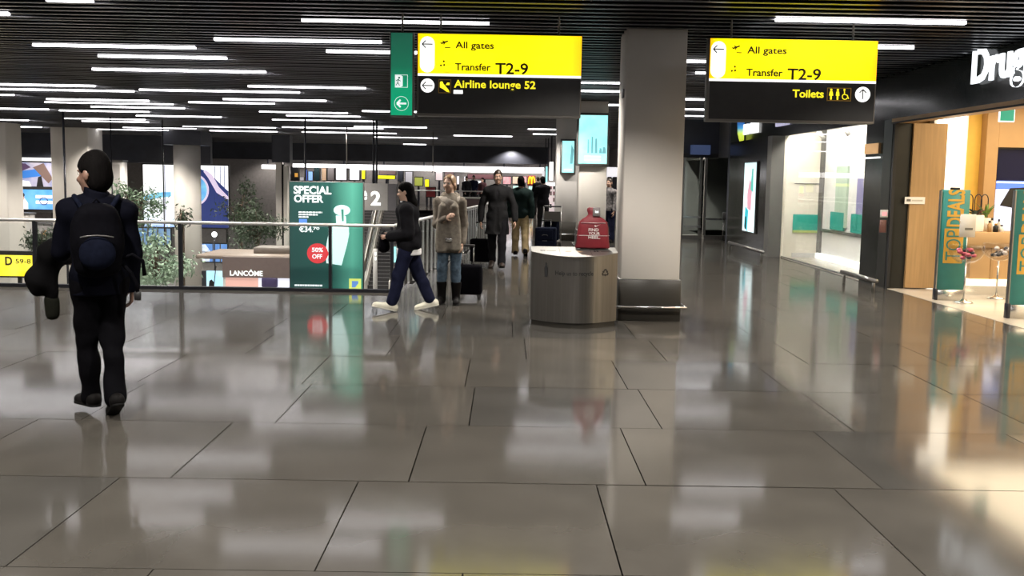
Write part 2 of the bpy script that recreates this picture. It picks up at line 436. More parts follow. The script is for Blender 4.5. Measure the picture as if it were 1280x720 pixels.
# beyond the bright window: grey pier and stone wall with the narrow screen
struct(MB().box(5.78, 6.06, 22.42, 22.8, 0, 2.66), 'wall_right.004', M['greyPanel'], 'grey pier on the far side of the bright window')
struct(MB().box(5.84, 6.06, 22.8, 26.9, 0, 2.66), 'wall_right.005', M['stone'], 'stone wall that carries the narrow lit screen')
struct(MB().box(5.84, 11.2, 26.9, 27.1, 0, 3.72), 'wall_right.006', M['darkwall'])
struct(MB().box(5.95, 6.2, 27.5, 62.2, 2.3, 3.72), 'wall_right.007', M['greyPanel'], 'lower grey bulkhead over the glass partition')
struct(MB().box(6.4, 6.6, 34, 62.2, 0, 2.4), 'wall_right.008', M['darkwall'])
struct(MB().box(11.0, 11.2, -6, 62.2, 0, 3.8), 'wall_right.009', M['hall'])

# ---- bright window (recess between the two piers)
struct(MB().box(6.9, 7.0, 16.9, 22.9, 0, 3.0), 'wall_right.010', M['whitewall'])
struct(MB().box(WALLX + 0.015, 7.0, 22.45, 22.55, 0, 3.0), 'wall_right.011', M['cream'])
struct(MB().box(WALLX + 0.26, 7.0, 17.0, 17.1, 0, 3.0), 'wall_right.012', M['whitewall'])
struct(MB().box(WALLX, 7.0, 17.25, 22.42, -0.05, 0.004), 'floor_window', M['shopfloor'])
struct(MB().box(WALLX + 0.12, 7.0, 17.1, 22.5, 2.92, 3.0), 'ceiling_window', M['whitewall'])

# ---- pharmacy room
struct(MB().box(WALLX - 0.0, 11.0, 8.0, 16.7, -0.05, 0.004), 'floor_pharmacy', M['shopfloor'])
struct(MB().box(WALLX + 0.12, 11.0, 8.0, 16.9, 2.92, 3.0), 'ceiling_pharmacy', M['whitewall'])
struct(MB().box(WALLX + 0.25, 11.0, 16.75, 16.9, 0, 3.0), 'wall_right.013', M['tan'])
struct(MB().box(WALLX + 0.25, 11.0, 7.9, 8.0, 0, 3.0), 'wall_right.014', M['whitewall'])

# ================================================================== CEILING LIGHTS
TUBES = [(-36, 10, 17), (48, 240, 58), (272, 475, 51), (128, 280, 71.5), (123, 328, 88.5), (-60, 111, 106), (-20, 160, 112.5),
 (182, 370, 114), (314, 455, 109), (283, 405, 125), (240, 340, 128.7), (-60, 13, 118), (-80, 52, 135.5), (65, 181, 125), (65, 210, 129),
 (120, 226, 134.3), (81, 181, 139), (176, 272, 145.5), (86, 176, 148.7), (108, 181, 152), (-60, 28, 149.5), (-50, 43, 158), (235, 340, 158.7),
 (267, 343, 164), (160, 240, 160), (128, 205, 162.3), (380, 611, 27), (410, 560, 65.5), (328, 432, 140.5), (361, 448, 145), (345, 466, 150.5),
 (455, 560, 139.8), (358, 476, 160), (382, 493, 166), (445, 532, 158.8), (568, 640, 170), (640, 800, 102.8), (650, 790, 113.4), (655, 780, 130.5),
 (835, 950, 77), (868, 980, 92), (830, 930, 124.5), (800, 905, 136.5), (838, 920, 145), (842, 885, 155.5), (966, 1213, 26.7), (1020, 1145, 58.8),
 (60, 115, 0.5), (660, 695, 161.5), (666, 718, 168), (470, 545, 172), (505, 532, 180.5)]
NAMED = {1: 'long white ceiling tube at the front left with a shorter tube behind it', 2: 'long white ceiling tube left of the green exit panel, second from the front',
 26: 'long white ceiling tube high above the green exit panel', 45: 'long white ceiling tube straight above the sign with Toilets',
 46: 'short white ceiling tube sticking out right of the sign with Toilets', 3: 'shorter white tube under the long one on the far left ceiling',
 4: 'long white tube above the walking man and the stepped pair', 27: 'white ceiling tube that runs in behind the green exit panel',
 0: 'white ceiling tube cut off by the left edge of the view', 47: 'front white ceiling tube touching the top edge of the view'}
def tube_light(x0, x1, Y, label=None):
    mb = MB().box(x0, x1, Y - 0.026, Y + 0.026, CEILZ - 0.03, CEILZ + 0.002)
    o = solo(mb, 'ceiling_light', M['lamp'], label or 'white tube light overhead outside the view, one of many alike', 'ceiling light', ((x0 + x1) / 2, Y, CEILZ))
    o['group'] = 'tube lights between the ceiling slats'
    return o
FOUND = []
for i, (a, b, y) in enumerate(TUBES):
    pa, pb = PZ(a, y, CEILZ - 0.015), PZ(b, y, CEILZ - 0.015)
    mid = PZ((a + b) / 2, y, CEILZ - 0.015)
    FOUND.append((i, a, b, pa.x, min(pb.x, WALLX - 0.05), mid.y))
BANDS = ((110, 'over the far left of the hall'), (215, 'over the round column and watch screen'), (330, 'between the watch screen and the offer screen'), (480, 'left of the green exit panel'),
         (735, 'behind the hanging sign with Airline lounge'), (830, 'seen beside the square column top'), (1300, 'right of the square column'))
ORD = 'first second third fourth fifth sixth seventh eighth ninth tenth eleventh twelfth'.split()
rank = {}
for (i, a, b, xa, xb, Y) in sorted(FOUND, key=lambda q: q[5]):
    band = next(nm for lim, nm in BANDS if (a + b) / 2 < lim); rank[band] = rank.get(band, 0) + 1
    tube_light(xa, xb, Y, NAMED.get(i) or 'white ceiling tube %s, %s back from the front' % (band, ORD[rank[band] - 1]))
# the same lamps go on over the viewer's head and to both sides
for (x, y) in [(-3.2, -3), (0.4, -2.2), (3.2, -3.4), (-1.6, -0.4), (2.4, 0.2), (-4.5, 1.4), (0.2, 2.1), (4.2, 2.6), (-2.6, 3.9), (1.7, 4.4), (-6.4, 4.9),
               (3.9, 5.9), (-0.9, 6.3), (-4.4, 7.2), (1.4, 8.0), (-8.6, 8.8), (-11, 5.6), (-13, 9.5), (4.5, 8.6)]:
    tube_light(x - 1.03, x + 1.03, y)

# ================================================================== COLUMNS
def pillar(label, x0, x1, y0, y1, ztop, base_h, rail=True, m='pillar'):
    t = thing('column', label, 'column', ((x0 + x1) / 2, (y0 + y1) / 2, 0), kind='structure')
    MB().bbox(x0, x1, y0, y1, base_h - 0.01, ztop, 0.012, 1).build('shaft', M[m], t)
    MB().bbox(x0 - 0.022, x1 + 0.022, y0 - 0.022, y1 + 0.022, 0, base_h, 0.006, 1).build('plinth', M['plinth'], t)
    if rail:
        e = 0.075; z = 0.17
        r = MB(); r.tube([(x0 - e, y0 - e, z), (x1 + e, y0 - e, z), (x1 + e, y1 + e, z), (x0 - e, y1 + e, z), (x0 - e, y0 - e, z)], 0.016, 8)
        r.build('bump_rail', M['chrome'], t)
        b = MB()
        for bx in (x0 + 0.08, x1 - 0.08):
            b.tube([(bx, y0 - e, z), (bx, y0 - 0.02, z)], 0.009, 6); b.tube([(bx, y1 + e, z), (bx, y1 + 0.02, z)], 0.009, 6)
        b.build('rail_bracket', M['steel'], t)
    return t
pil = pillar('square off-white column with a dark plinth, right behind the steel bin', 1.345, 2.035, 11.85, 12.54, 3.5, 0.49)
# thin lighter corner bead and a fitting on its side
MB().box(2.036, 2.046, 11.95, 12.45, 0.5, 3.4).build('side_panel', M['pillar_dim'], pil)
MB().box(1.325, 1.346, 12.0, 12.12, 2.6, 2.7).build('wall_socket', M['signframe'], pil)
pillar('square off-white column behind the red bag, carrying the larger cyan screen', 1.60, 2.22, 22.85, 23.5, 3.5, 0.5, m='pillar')
pillar('off-white column carrying the smaller cyan screen, next one down the hall', 1.30, 1.98, 27.2, 27.9, 3.5, 0.5, m='pillar_dim')
def round_column(label, px0, px1, Y, ztop, collar, square=False):
    a, b = P(px0, 250, Y).x, P(px1, 250, Y).x; w = b - a; cx = (a + b) / 2
    t = thing('column', label, 'column', (cx, Y + w / 2, LOWZ), kind='structure')
    if square: MB().bbox(a, b, Y, Y + w, LOWZ, ztop, 0.05, 2).build('shaft', M['pillar'], t)
    else: MB().lathe((cx, Y + w / 2, LOWZ), [(w / 2, 0), (w / 2, ztop - LOWZ)], 28).build('shaft', M['pillar'], t)
    if collar: MB().box(a - 0.25, b + 0.25, Y - 0.2, Y + w + 0.2, ztop - 0.05, 3.4).build('collar', M['darkwall'], t)
    return t
round_column('broad pale column rising out of the opening behind the walking man', 65, 112, 41.5, 3.4, False, True)
round_column('round pale column standing in front of the big watch screen', 213, 246, 43.0, 2.83, True)
round_column('pale column at the left edge of the view, beyond the railing', -32, 10, 38.0, 3.4, False, True)
c4 = thing('column', 'slim pale post between dark plants, left of the green offer screen', 'column', (P(351, 250, 46).x, 46, LOWZ), kind='structure')
MB().box(P(345, 250, 46).x, P(352, 250, 46).x, 46, 46.4, LOWZ, 2.2).build('shaft', M['pillar'], c4)
MB().box(P(354.5, 250, 46).x, P(359, 250, 46).x, 46, 46.4, LOWZ, 2.0).build('shaft', M['pillar'], c4)
MB().tube([(P(353.2, 250, 46).x, 46.1, LOWZ), (P(353.2, 250, 46).x, 46.1, 2.3)], 0.06, 8).build('drain_pipe', M['rubber'], c4)
MB().box(P(345, 250, 46).x - 0.15, P(359, 250, 46).x + 0.15, 45.9, 46.5, 2.15, 3.4).build('collar', M['darkwall'], c4)

# ================================================================== GLASS RAILING
RY = 14.3
rl = thing('glass_railing', 'glass railing with a pale metal handrail and dark posts along the opening', 'railing', (-5, RY, 0))
CX = edge_x(RY)
MB().tube([(-14.5, RY, 0.945), (CX, RY, 0.945)], 0.024, 12).build('handrail', M['railmetal'], rl)
for px in (-14.95 + 0.0, -12.95, -10.85, -8.75, -6.63, -4.59, -2.48, CX - 0.03):
    MB().box(px - 0.022, px + 0.022, RY - 0.02, RY + 0.05, 0, 0.93).build('post', M['post'], rl)
posts = [-14.95, -12.95, -10.85, -8.75, -6.63, -4.59, -2.48, CX - 0.03]
for a, b in zip(posts[:-1], posts[1:]):
    MB().box(a + 0.03, b - 0.03, RY + 0.01, RY + 0.022, 0.05, 0.9).build('pane', M['glass'], rl)
MB().box(-15, CX, RY - 0.03, RY + 0.06, 0.0, 0.045).build('bottom_channel', M['post'], rl)
r2 = thing('glass_railing', 'railing with white bars running away along the walkway edge behind the suitcases', 'railing', (edge_x(22), 22, 0))
sy = [RY + 0.1 + i * 1.962 for i in range(9)]
MB().tube([(edge_x(y), y, 0.95) for y in (RY + 0.08, 22, 30)], 0.026, 10).build('handrail', M['railmetal'], r2)
for a, b in zip(sy[:-1], sy[1:]):
    MB().prism([(edge_x(a) + 0.0, a + 0.03), (edge_x(a) + 0.012, a + 0.03), (edge_x(b) + 0.012, b - 0.03), (edge_x(b), b - 0.03)], (0, 0, 0.05), (1, 0, 0), (0, 1, 0), 0.85).build('pane', M['glass'], r2)
yb = RY + 0.4
while yb < 30:
    MB().box(edge_x(yb) - 0.045, edge_x(yb) - 0.015, yb - 0.02, yb + 0.02, 0, 0.93).build('bar', M['railmetal'], r2); yb += 0.45
r3 = thing('glass_railing', 'far stretch of railing beyond the white bars', 'railing', (edge_x(30), 40, 0))
MB().tube([(edge_x(30), 30.2, 0.95), (edge_x(30), 49.95, 0.95), (-4.7, 49.95, 0.95)], 0.026, 8).build('handrail', M['railmetal'], r3)
for q in range(11): MB().box(edge_x(30) - 0.02, edge_x(30) + 0.02, 30.3 + q * 1.95, 30.34 + q * 1.95, 0, 0.93).build('post', M['post'], r3)
MB().box(edge_x(30) - 0.006, edge_x(30) + 0.006, 30.4, 49.9, 0.05, 0.9).build('pane', M['glass'], r3)

# ================================================================== HANGING SIGNS
SY = 11.2
def rods(t, xs, z, Y):
    for x in xs: MB().tube([(x, Y, z), (x, Y, 3.73)], 0.012, 8).build('rod', M['signframe'], t)
SP = lambda px, py: (P(px, py, SY - 0.075).x, P(px, py, SY - 0.075).z)
signgrad = emit_ramp('lit yellow sign face', 'X', -0.89, 0.89, [(0.0, (1.0, 0.46, 0.0)), (0.05, (1.0, 0.86, 0.0)), (0.9, (1.0, 0.86, 0.0)), (1.0, (1.0, 0.50, 0.0))], 1.3)  # orange ends put the backlight's falloff into the emission colour
def plane_icon(mb, cx, cz, s, o, up=True):
    """a small aircraft above a runway line"""
    c, n = math.cos(0.35 if up else -0.35), math.sin(0.35 if up else -0.35)
    def R(p): return [(cx + a * c - b * n, cz + a * n + b * c) for a, b in p]
    mb.prism(R([(-s, -0.2 * s), (s, -0.2 * s), (s * 1.25, 0), (s, 0.2 * s), (-s, 0.2 * s)]), o, XP, ZP, 0.004)
    mb.prism(R([(-0.1 * s, 0), (-0.55 * s, 0.75 * s), (-0.3 * s, 0.75 * s), (0.35 * s, 0)]), o, XP, ZP, 0.005)
    mb.prism(R([(-0.1 * s, 0), (-0.55 * s, -0.65 * s), (-0.3 * s, -0.65 * s), (0.35 * s, 0)]), o, XP, ZP, 0.005)
    mb.prism(R([(-s, 0), (-1.2 * s, 0.4 * s), (-0.95 * s, 0.4 * s), (-0.7 * s, 0)]), o, XP, ZP, 0.005)
    mb.prism([(cx + 0.1 * s, cz - 1.55 * s), (cx + 1.7 * s, cz - 1.55 * s), (cx + 1.7 * s, cz - 1.3 * s), (cx + 0.1 * s, cz - 1.3 * s)], o, XP, ZP, 0.004)
def hanging_sign(label, x0, x1, z0, z1, toilets):
    cx = (x0 + x1) / 2; W = x1 - x0; yf = SY - 0.075; Hh = z1 - z0
    t = thing('hanging_sign', label, 'sign', (cx, SY, z0), 'yellow and charcoal hanging direction signs')
    zs = z1 - 0.50 * Hh
    MB().bbox(x0, x1, SY - 0.07, SY + 0.09, z0, z1, 0.006, 1).build('case', M['signframe'], t)
    MB().box(x0 + 0.02, x1 - 0.012, yf, SY, z0 + 0.025, zs - 0.01).build('dark_panel', M['signdark'], t)
    MB().box(x0 + 0.012, x1 - 0.006, yf - 0.002, SY, zs - 0.014, zs + 0.012).build('divider', M['signwhite'], t)
    MB().box(x0 + 0.012, x1 - 0.006, yf, SY, zs + 0.01, z1 - 0.006).build('yellow_panel', signgrad, t)
    ps = W / 205.0                                  # metres for one pixel of the photograph on the sign
    o = (x0, yf, z1); X = lambda px: px * ps; Z = lambda py: -py * ps
    T = lambda s, px, py, w, h, m, b=0.0, sp=1.0: text(s, (x0 + X(px), yf - 0.001, z1 + Z(py)), XP, ZP, w * ps, h * ps, M[m], t, bold=b, spacing=sp)
    dxp = 0 if not toilets else -1.5
    MB().prism(capsule2(X(13 + dxp), Z(26), 18 * ps, 44 * ps), o, XP, ZP, 0.003).build('white_capsule', M['signwhite'], t)
    a = MB(); arrow2(a, X(13 + dxp), Z(13.5), 6.4 * ps, math.pi, (x0, yf - 0.003, z1)); a.build('arrow', M['inkblack'], t)
    i = MB(); plane_icon(i, X(34 + dxp), Z(11.0), 4.4 * ps, (x0, yf, z1), True); i.build('plane_symbol', M['ink'], t)
    i = MB()
    for (qx, qy) in ((30, 39), (33.5, 34), (34, 38.5)): i.prism(circle(X(qx + dxp), Z(qy), 1.3 * ps, 8), o, XP, ZP, 0.004)
    i.prism([(X(34 + dxp), Z(47.5)), (X(41 + dxp), Z(47.5)), (X(41 + dxp), Z(46.8)), (X(34 + dxp), Z(46.8))], o, XP, ZP, 0.004)
    i.build('transfer_symbol', M['ink'], t)
    T('All gates', 47.5 + dxp, 20.7, 48, 11.2, 'ink', 0.022)
    T('Transfer', 47.5 + dxp, 45.0, 44.5, 9.2, 'ink', 0.022)
    T('T2-9', 97.5 + dxp, 48.8, 41, 14.2, 'ink', 0.02)
    if not toilets:
        MB().prism(circle(X(13.5), Z(64), 8.6 * ps, 28), o, XP, ZP, 0.003).build('white_disc', M['signwhite'], t)
        a = MB(); arrow2(a, X(13.5), Z(64), 6.4 * ps, math.pi, (x0, yf - 0.003, z1)); a.build('arrow', M['inkblack'], t)
        def fr(mb, px0, px1, py0, py1, w=0.9):
            for q in ((px0, px1, py0, py0 + w), (px0, px1, py1 - w, py1), (px0, px0 + w, py0, py1), (px1 - w, px1, py0, py1)):
                mb.prism([(X(q[0]), Z(q[3])), (X(q[1]), Z(q[3])), (X(q[1]), Z(q[2])), (X(q[0]), Z(q[2]))], o, XP, ZP, 0.003)
        f = MB(); fr(f, 27, 43, 56, 73); f.build('icon_frame', M['gold'], t)
        g = MB(); g.prism([(X(p), Z(q)) for p, q in ((29, 61), (33, 61), (40, 69), (41, 72), (37, 71), (33, 68), (29, 66))], o, XP, ZP, 0.004)
        g.prism(circle(X(31), Z(60.5), 2 * ps, 10), o, XP, ZP, 0.004); g.prism([(X(p), Z(q)) for p, q in ((36, 63), (41, 63), (41, 60), (38, 60))], o, XP, ZP, 0.004)
        g.build('lounge_symbol', M['signyellow'], t)
        T('Airline lounge 52', 46.5, 69.0, 101.5, 12.6, 'signyellow', 0.02, 1.02)
        MB().box(x0 + X(46), x0 + X(57.5), yf - 0.003, yf, z1 + Z(73.5), z1 + Z(67.5) - 0.012).build('white_label', M['signwhite'], t)
    else:
        MB().prism(circle(X(189), Z(64.5), 9.2 * ps, 28), o, XP, ZP, 0.003).build('white_disc', M['signwhite'], t)
        a = MB(); arrow2(a, X(189), Z(64.5), 6.0 * ps, math.pi / 2, (x0, yf - 0.003, z1)); a.build('arrow', M['inkblack'], t)
        T('Toilets', 103.5, 69.5, 38, 9.5, 'signyellow', 0.02)
        f = MB(); u = 0.9
        for q in ((145.5, 175, 57, 57 + u), (145.5, 175, 72, 72 + u), (145.5, 145.5 + u, 57, 73), (175 - u, 175, 57, 73)):
            f.prism([(X(q[0]), Z(q[3])), (X(q[1]), Z(q[3])), (X(q[1]), Z(q[2])), (X(q[0]), Z(q[2]))], o, XP, ZP, 0.003)
        f.build('icon_frame', M['gold'], t)
        g = MB()
        for gx, skirt in ((150.5, 1), (158.5, 0)):
            g.prism(circle(X(gx), Z(59.6), 1.4 * ps, 10), o, XP, ZP, 0.004)
            w = 2.6 if skirt else 2.2
            g.prism([(X(gx - 1.6), Z(61.5)), (X(gx + 1.6), Z(61.5)), (X(gx + w), Z(66.5)), (X(gx + 1), Z(66.5)), (X(gx + 1), Z(71.3)), (X(gx - 1), Z(71.3)), (X(gx - 1), Z(66.5)), (X(gx - w), Z(66.5))], o, XP, ZP, 0.004)
        g.build('toilet_symbol', M['signyellow'], t)
        w = MB(); w.prism(circle(X(166.5), Z(59.4), 1.2 * ps, 10), o, XP, ZP, 0.004)
        w.tube([(x0 + X(166.5), yf - 0.003, z1 + Z(61)), (x0 + X(167), yf - 0.003, z1 + Z(65)), (x0 + X(170), yf - 0.003, z1 + Z(65.5)), (x0 + X(172), yf - 0.003, z1 + Z(70))], 0.6 * ps, 6)
        w.tube([(x0 + X(167.5 + 3.3 * math.cos(q)), yf - 0.003, z1 + Z(67.5 - 3.3 * math.sin(q))) for q in [2.0 + 0.35 * k for k in range(12)]], 0.5 * ps, 6)
        w.build('wheelchair_symbol', M['signyellow'], t)
    rods(t, (x0 + 0.25, x1 - 0.25), z1 - 0.01, SY + 0.01)
    return t
hanging_sign('hanging sign with yellow upper half, All gates, Transfer T2-9 and Airline lounge 52', -0.995, 0.78, 2.30, 3.175, False)
hanging_sign('hanging sign with yellow upper half that ends in Toilets and an up arrow', 2.145, 3.965, 2.295, 3.18, True)
ex = thing('exit_sign', 'tall narrow green exit panel with running figure and left arrow beside the yellow sign', 'sign', (-1.155, SY, 2.28))
MB().bbox(-1.285, -1.03, SY - 0.07, SY + 0.05, 2.285, 3.18, 0.006, 1).build('case', M['signframe'], ex)
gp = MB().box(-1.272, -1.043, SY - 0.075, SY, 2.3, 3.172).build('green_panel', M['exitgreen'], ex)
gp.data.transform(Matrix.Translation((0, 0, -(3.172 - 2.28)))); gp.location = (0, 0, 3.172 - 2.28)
yo = SY - 0.076; o = (-1.1575, yo, 2.3)
q = MB()
q.prism([(-0.07, 0.3), (-0.012, 0.3), (-0.012, 0.425), (-0.07, 0.425)], o, XP, ZP, 0.003)
for z in (0.295, 0.427): q.prism([(-0.072, z), (0.065, z), (0.065, z + 0.004), (-0.072, z + 0.004)], o, XP, ZP, 0.003)
q.prism([(0.062, 0.295), (0.066, 0.295), (0.066, 0.43), (0.062, 0.43)], o, XP, ZP, 0.003)
q.prism([(-0.012, 0.3), (0.012, 0.31), (0.012, 0.415), (-0.012, 0.425)], o, XP, ZP, 0.003)
q.build('door_symbol', M['whiteprint'], ex)
q = MB(); o2 = (-1.1575, yo - 0.003, 2.3)
q.prism(circle(-0.025, 0.398, 0.011, 10), o2, XP, ZP, 0.003)
for a_, b_ in (((-0.03, 0.385), (-0.042, 0.345)), ((-0.042, 0.345), (-0.06, 0.315)), ((-0.042, 0.35), (-0.02, 0.315)), ((-0.035, 0.38), (-0.06, 0.365)), ((-0.03, 0.375), (-0.008, 0.362))):
    q.tube([(o2[0] + a_[0], o2[1] - 0.002, o2[2] + a_[1]), (o2[0] + b_[0], o2[1] - 0.002, o2[2] + b_[1])], 0.0045, 6)
q.build('running_figure', M['exitgreen'], ex)
q = MB()
ring = [(0.0 + 0.075 * math.cos(k * math.pi / 16), 0.125 + 0.075 * math.sin(k * math.pi / 16)) for k in range(33)]
q.tube([(o[0] + a, yo - 0.001, o[2] + b) for a, b in ring], 0.0022, 6)
arrow2(q, 0.002, 0.125, 0.05, math.pi, (o[0], yo, o[2]), 0.004, 0.3, 0.55)
q.build('arrow', M['whiteprint'], ex)
rods(ex, (-1.1575,), 3.17, SY)

# ================================================================== COLUMN SCREENS
def wall_screen(label, x0, x1, z0, z1, Y, big):
    t = thing('advert_screen', label, 'screen', ((x0 + x1) / 2, Y, z0))
    MB().bbox(x0, x1, Y - 0.12, Y, z0, z1, 0.01, 1).build('case', M['signframe'], t)
    b = 0.05
    MB().box(x0 + b, x1 - b, Y - 0.126, Y - 0.1, z0 + b, z1 - b).build('display', M['cyan'], t)
    o = (x0, Y - 0.126, z0); W, Hh = x1 - x0, z1 - z0
    g = MB()
    if big:
        for cx, w, h0, h1 in ((0.36, 0.025, 0.24, 0.50), (0.48, 0.035, 0.24, 0.55), (0.60, 0.04, 0.24, 0.52), (0.74, 0.05, 0.24, 0.34), (0.85, 0.06, 0.24, 0.36)):
            g.prism([((cx - w) * W, h0 * Hh), ((cx + w) * W, h0 * Hh), ((cx + w * .4) * W, h1 * Hh), ((cx - w * .7) * W, h1 * Hh)], o, XP, ZP, 0.003)
    else:
        g.prism([(0.62 * W, 0.3 * Hh), (0.8 * W, 0.3 * Hh), (0.86 * W, 0.7 * Hh), (0.7 * W, 0.85 * Hh)], o, XP, ZP, 0.003)
    g.build('bottle_picture', M['cyandark'], t)
    for k, f in enumerate((0.1, 0.16) if big else (0.12,)):
        MB().prism([(0.25 * W, f * Hh), (0.75 * W, f * Hh), (0.75 * W, (f + 0.03) * Hh), (0.25 * W, (f + 0.03) * Hh)], o, XP, ZP, 0.003).build('caption_strip', M['whiteprint'], t)
    return t
M['cyan'] = emit('cyan lit display', (0.36, 0.95, 0.95), 1.0, color2=(0.5, 1.0, 0.98), scale=3)
M['cyandark'] = emit('grey blue picture on display', (0.16, 0.45, 0.5), 0.8)
Yc = 22.85
wall_screen('larger cyan lit advert screen, high on the column behind the red bag', P(721, 143, Yc).x, P(762, 146, Yc).x, P(740, 207.5, Yc).z, P(740, 141.5, Yc).z, Yc, True)
Yc = 27.2
wall_screen('smaller cyan lit advert screen on the column further down, left of the larger one', P(700.5, 176, Yc).x, P(719, 217, Yc).x, P(710, 218, Yc).z, P(710, 174, Yc).z, Yc, False)

# ================================================================== STEEL RECYCLING BIN
t = thing('recycling_bin', 'curved brushed steel recycling bin with black lettering in front of the square column', 'bin', (0.77, 11.5, 0))
x0, x1, cx = 0.285, 1.255, 0.77
def bow(x, yb, d): return yb - d * (1 - ((x - cx) / ((x1 - x0) / 2)) ** 2)
N = 24; xs = [x0 + (x1 - x0) * i / N for i in range(N + 1)]
def slab(mb, z_lo, z_hi, infl=0.0, yb=11.40, d=0.30, back=11.72):
    """curved front, flat back, z_hi may depend on y"""
    xx = [cx + (x - cx) * (1 + infl * 2) for x in xs]; zf = z_hi if callable(z_hi) else (lambda y: z_hi)
    fr = [(x, bow(cx + (x - cx) / (1 + infl * 2), yb, d) - infl) for x in xx]; pts = fr + [(xx[-1], back + infl), (xx[0], back + infl)]
    n = len(pts)
    vs = [(a, b, z_lo) for a, b in pts] + [(a, b, zf(b)) for a, b in pts]
    fs = [tuple(range(n - 1, -1, -1)), tuple(range(n, 2 * n))] + [(i, (i + 1) % n, n + (i + 1) % n, n + i) for i in range(n)]
    mb.add(vs, fs); return mb
topz = lambda y: 0.80 + (y - 11.1) * 0.105
slab(MB(), 0.06, lambda y: topz(y) - 0.012, 0.0, d=0.29).build('body', M['steel'], t)
slab(MB(), 0.0, 0.06, -0.012, d=0.29).build('kick_base', M['plinth'], t)
tp = MB(); xx = xs; fr = [(x, bow(x, 11.39, 0.30)) for x in xx]; pts = fr + [(x1, 11.73), (x0, 11.73)]; n = len(pts)
tp.add([(a, b, topz(b) - 0.012) for a, b in pts] + [(a, b, topz(b)) for a, b in pts], [tuple(range(n - 1, -1, -1)), tuple(range(n, 2 * n))] + [(i, (i + 1) % n, n + (i + 1) % n, n + i) for i in range(n)])
tp.build('top_plate', M['steeltop'], t)
for sx in (0.60, 0.95):
    MB().add([(sx, 11.2, topz(11.2) + 0.001), (sx + 0.006, 11.2, topz(11.2) + 0.001), (sx + 0.006, 11.7, topz(11.7) + 0.001), (sx, 11.7, topz(11.7) + 0.001),
              (sx, 11.2, topz(11.2) - 0.01), (sx + 0.006, 11.2, topz(11.2) - 0.01), (sx + 0.006, 11.7, topz(11.7) - 0.01), (sx, 11.7, topz(11.7) - 0.01)],
             [(0, 1, 2, 3), (7, 6, 5, 4), (0, 4, 5, 1), (1, 5, 6, 2), (2, 6, 7, 3), (3, 7, 4, 0)]).build('joint', M['plinth'], t)
def on_top(mb, poly): # print on the slanting top plate
    vs = [(a, b, topz(b) + 0.0015) for a, b in poly] + [(a, b, topz(b) - 0.004) for a, b in poly]; n = len(poly)
    mb.add(vs, [tuple(range(n)), tuple(range(2 * n - 1, n - 1, -1))] + [(i, n + i, n + (i + 1) % n, (i + 1) % n) for i in range(n)])
pm = MB()
for (a, b) in ((0.385, 0.415), (0.42, 0.44)): on_top(pm, [(a, 11.42), (b, 11.42), (b, 11.5), (a, 11.5)])
pm.build('paper_symbol', M['plinth'], t)
on_top(m_ := MB(), [(0.455, 11.44), (0.56, 11.44), (0.56, 11.46), (0.455, 11.46)]); m_.build('print_line', M['plinth'], t)
on_top(m_ := MB(), circle(0.70, 11.42, 0.035, 14)); m_.build('red_dot', mat('pale red print', (0.5, 0.16, 0.12), 0.5), t)
on_top(m_ := MB(), circle(0.83, 11.42, 0.03, 14)); m_.build('orange_dot', mat('pale ochre print', (0.42, 0.28, 0.15), 0.5), t)
m_ = MB(); on_top(m_, [(0.99, 11.42), (1.01, 11.42), (1.01, 11.5), (0.99, 11.5)]); on_top(m_, [(1.02, 11.42), (1.05, 11.42), (1.03, 11.46), (1.05, 11.5), (1.02, 11.5)])
m_.build('bottle_symbol', M['inkblack'], t)
on_top(m_ := MB(), [(1.07, 11.44), (1.19, 11.44), (1.19, 11.46), (1.07, 11.46)]); m_.build('print_line', M['plinth'], t)
def wrap(v): # lay flat print (x, y, z) onto the curved front
    return [(a, bow(a, 11.40, 0.29) - 0.002 + b, c) for a, b, c in v]
v, f = text_geo('Help us to recycle', 1.0, 0.02, 0.02)
xa, xb = min(p[0] for p in v), max(p[0] for p in v); ya, yb2 = min(p[1] for p in v), max(p[1] for p in v)
sx = 0.42 / (xb - xa)
bm = bmesh.new(); bv = [bm.verts.new((0.545 + (p[0] - xa) * sx, -p[2] * 0.08, 0.575 + (p[1] - ya) * sx * 1.15)) for p in v]
for q in f:
    try: bm.faces.new([bv[i] for i in q])
    except ValueError: pass
make('lettering', wrap([b.co[:] for b in bm.verts]), f, M['inkblack'], t); bm.free()
def flatpoly(mb, poly, y_=0.0):
    n = len(poly); mb.add([(a, y_, b) for a, b in poly] + [(a, y_ - 0.003, b) for a, b in poly], [tuple(range(n)), tuple(range(2 * n - 1, n - 1, -1))] + [(i, n + i, n + (i + 1) % n, (i + 1) % n) for i in range(n)])
rc = MB()
for k in range(3):
    a0 = math.pi / 2 + k * 2 * math.pi / 3; ca, sa = math.cos(a0 - math.pi / 2), math.sin(a0 - math.pi / 2)
    R = lambda p: (1.105 + p[0] * ca - p[1] * sa, 0.615 + p[0] * sa + p[1] * ca)
    flatpoly(rc, [R(p) for p in ((-0.022, 0.012), (-0.012, 0.042), (0.012, 0.042), (0.024, 0.02), (0.034, 0.024), (0.03, -0.004), (0.006, 0.01), (0.013, 0.014), (0.006, 0.026), (-0.006, 0.026), (-0.012, 0.008))])
make('recycling_symbol', wrap(rc.v), rc.f, M['inkblack'], t)
bt = MB(); flatpoly(bt, [(0.43, 0.56), (0.46, 0.56), (0.463, 0.66), (0.452, 0.69), (0.452, 0.72), (0.438, 0.72), (0.438, 0.69), (0.427, 0.66)])
make('bottle_print', wrap(bt.v), bt.f, M['inkblack'], t)
MB().tube([(0.283, 11.45, 0.72), (0.283, 11.45, 0.83)], 0.006, 6).build('side_strip', M['chrome'], t)

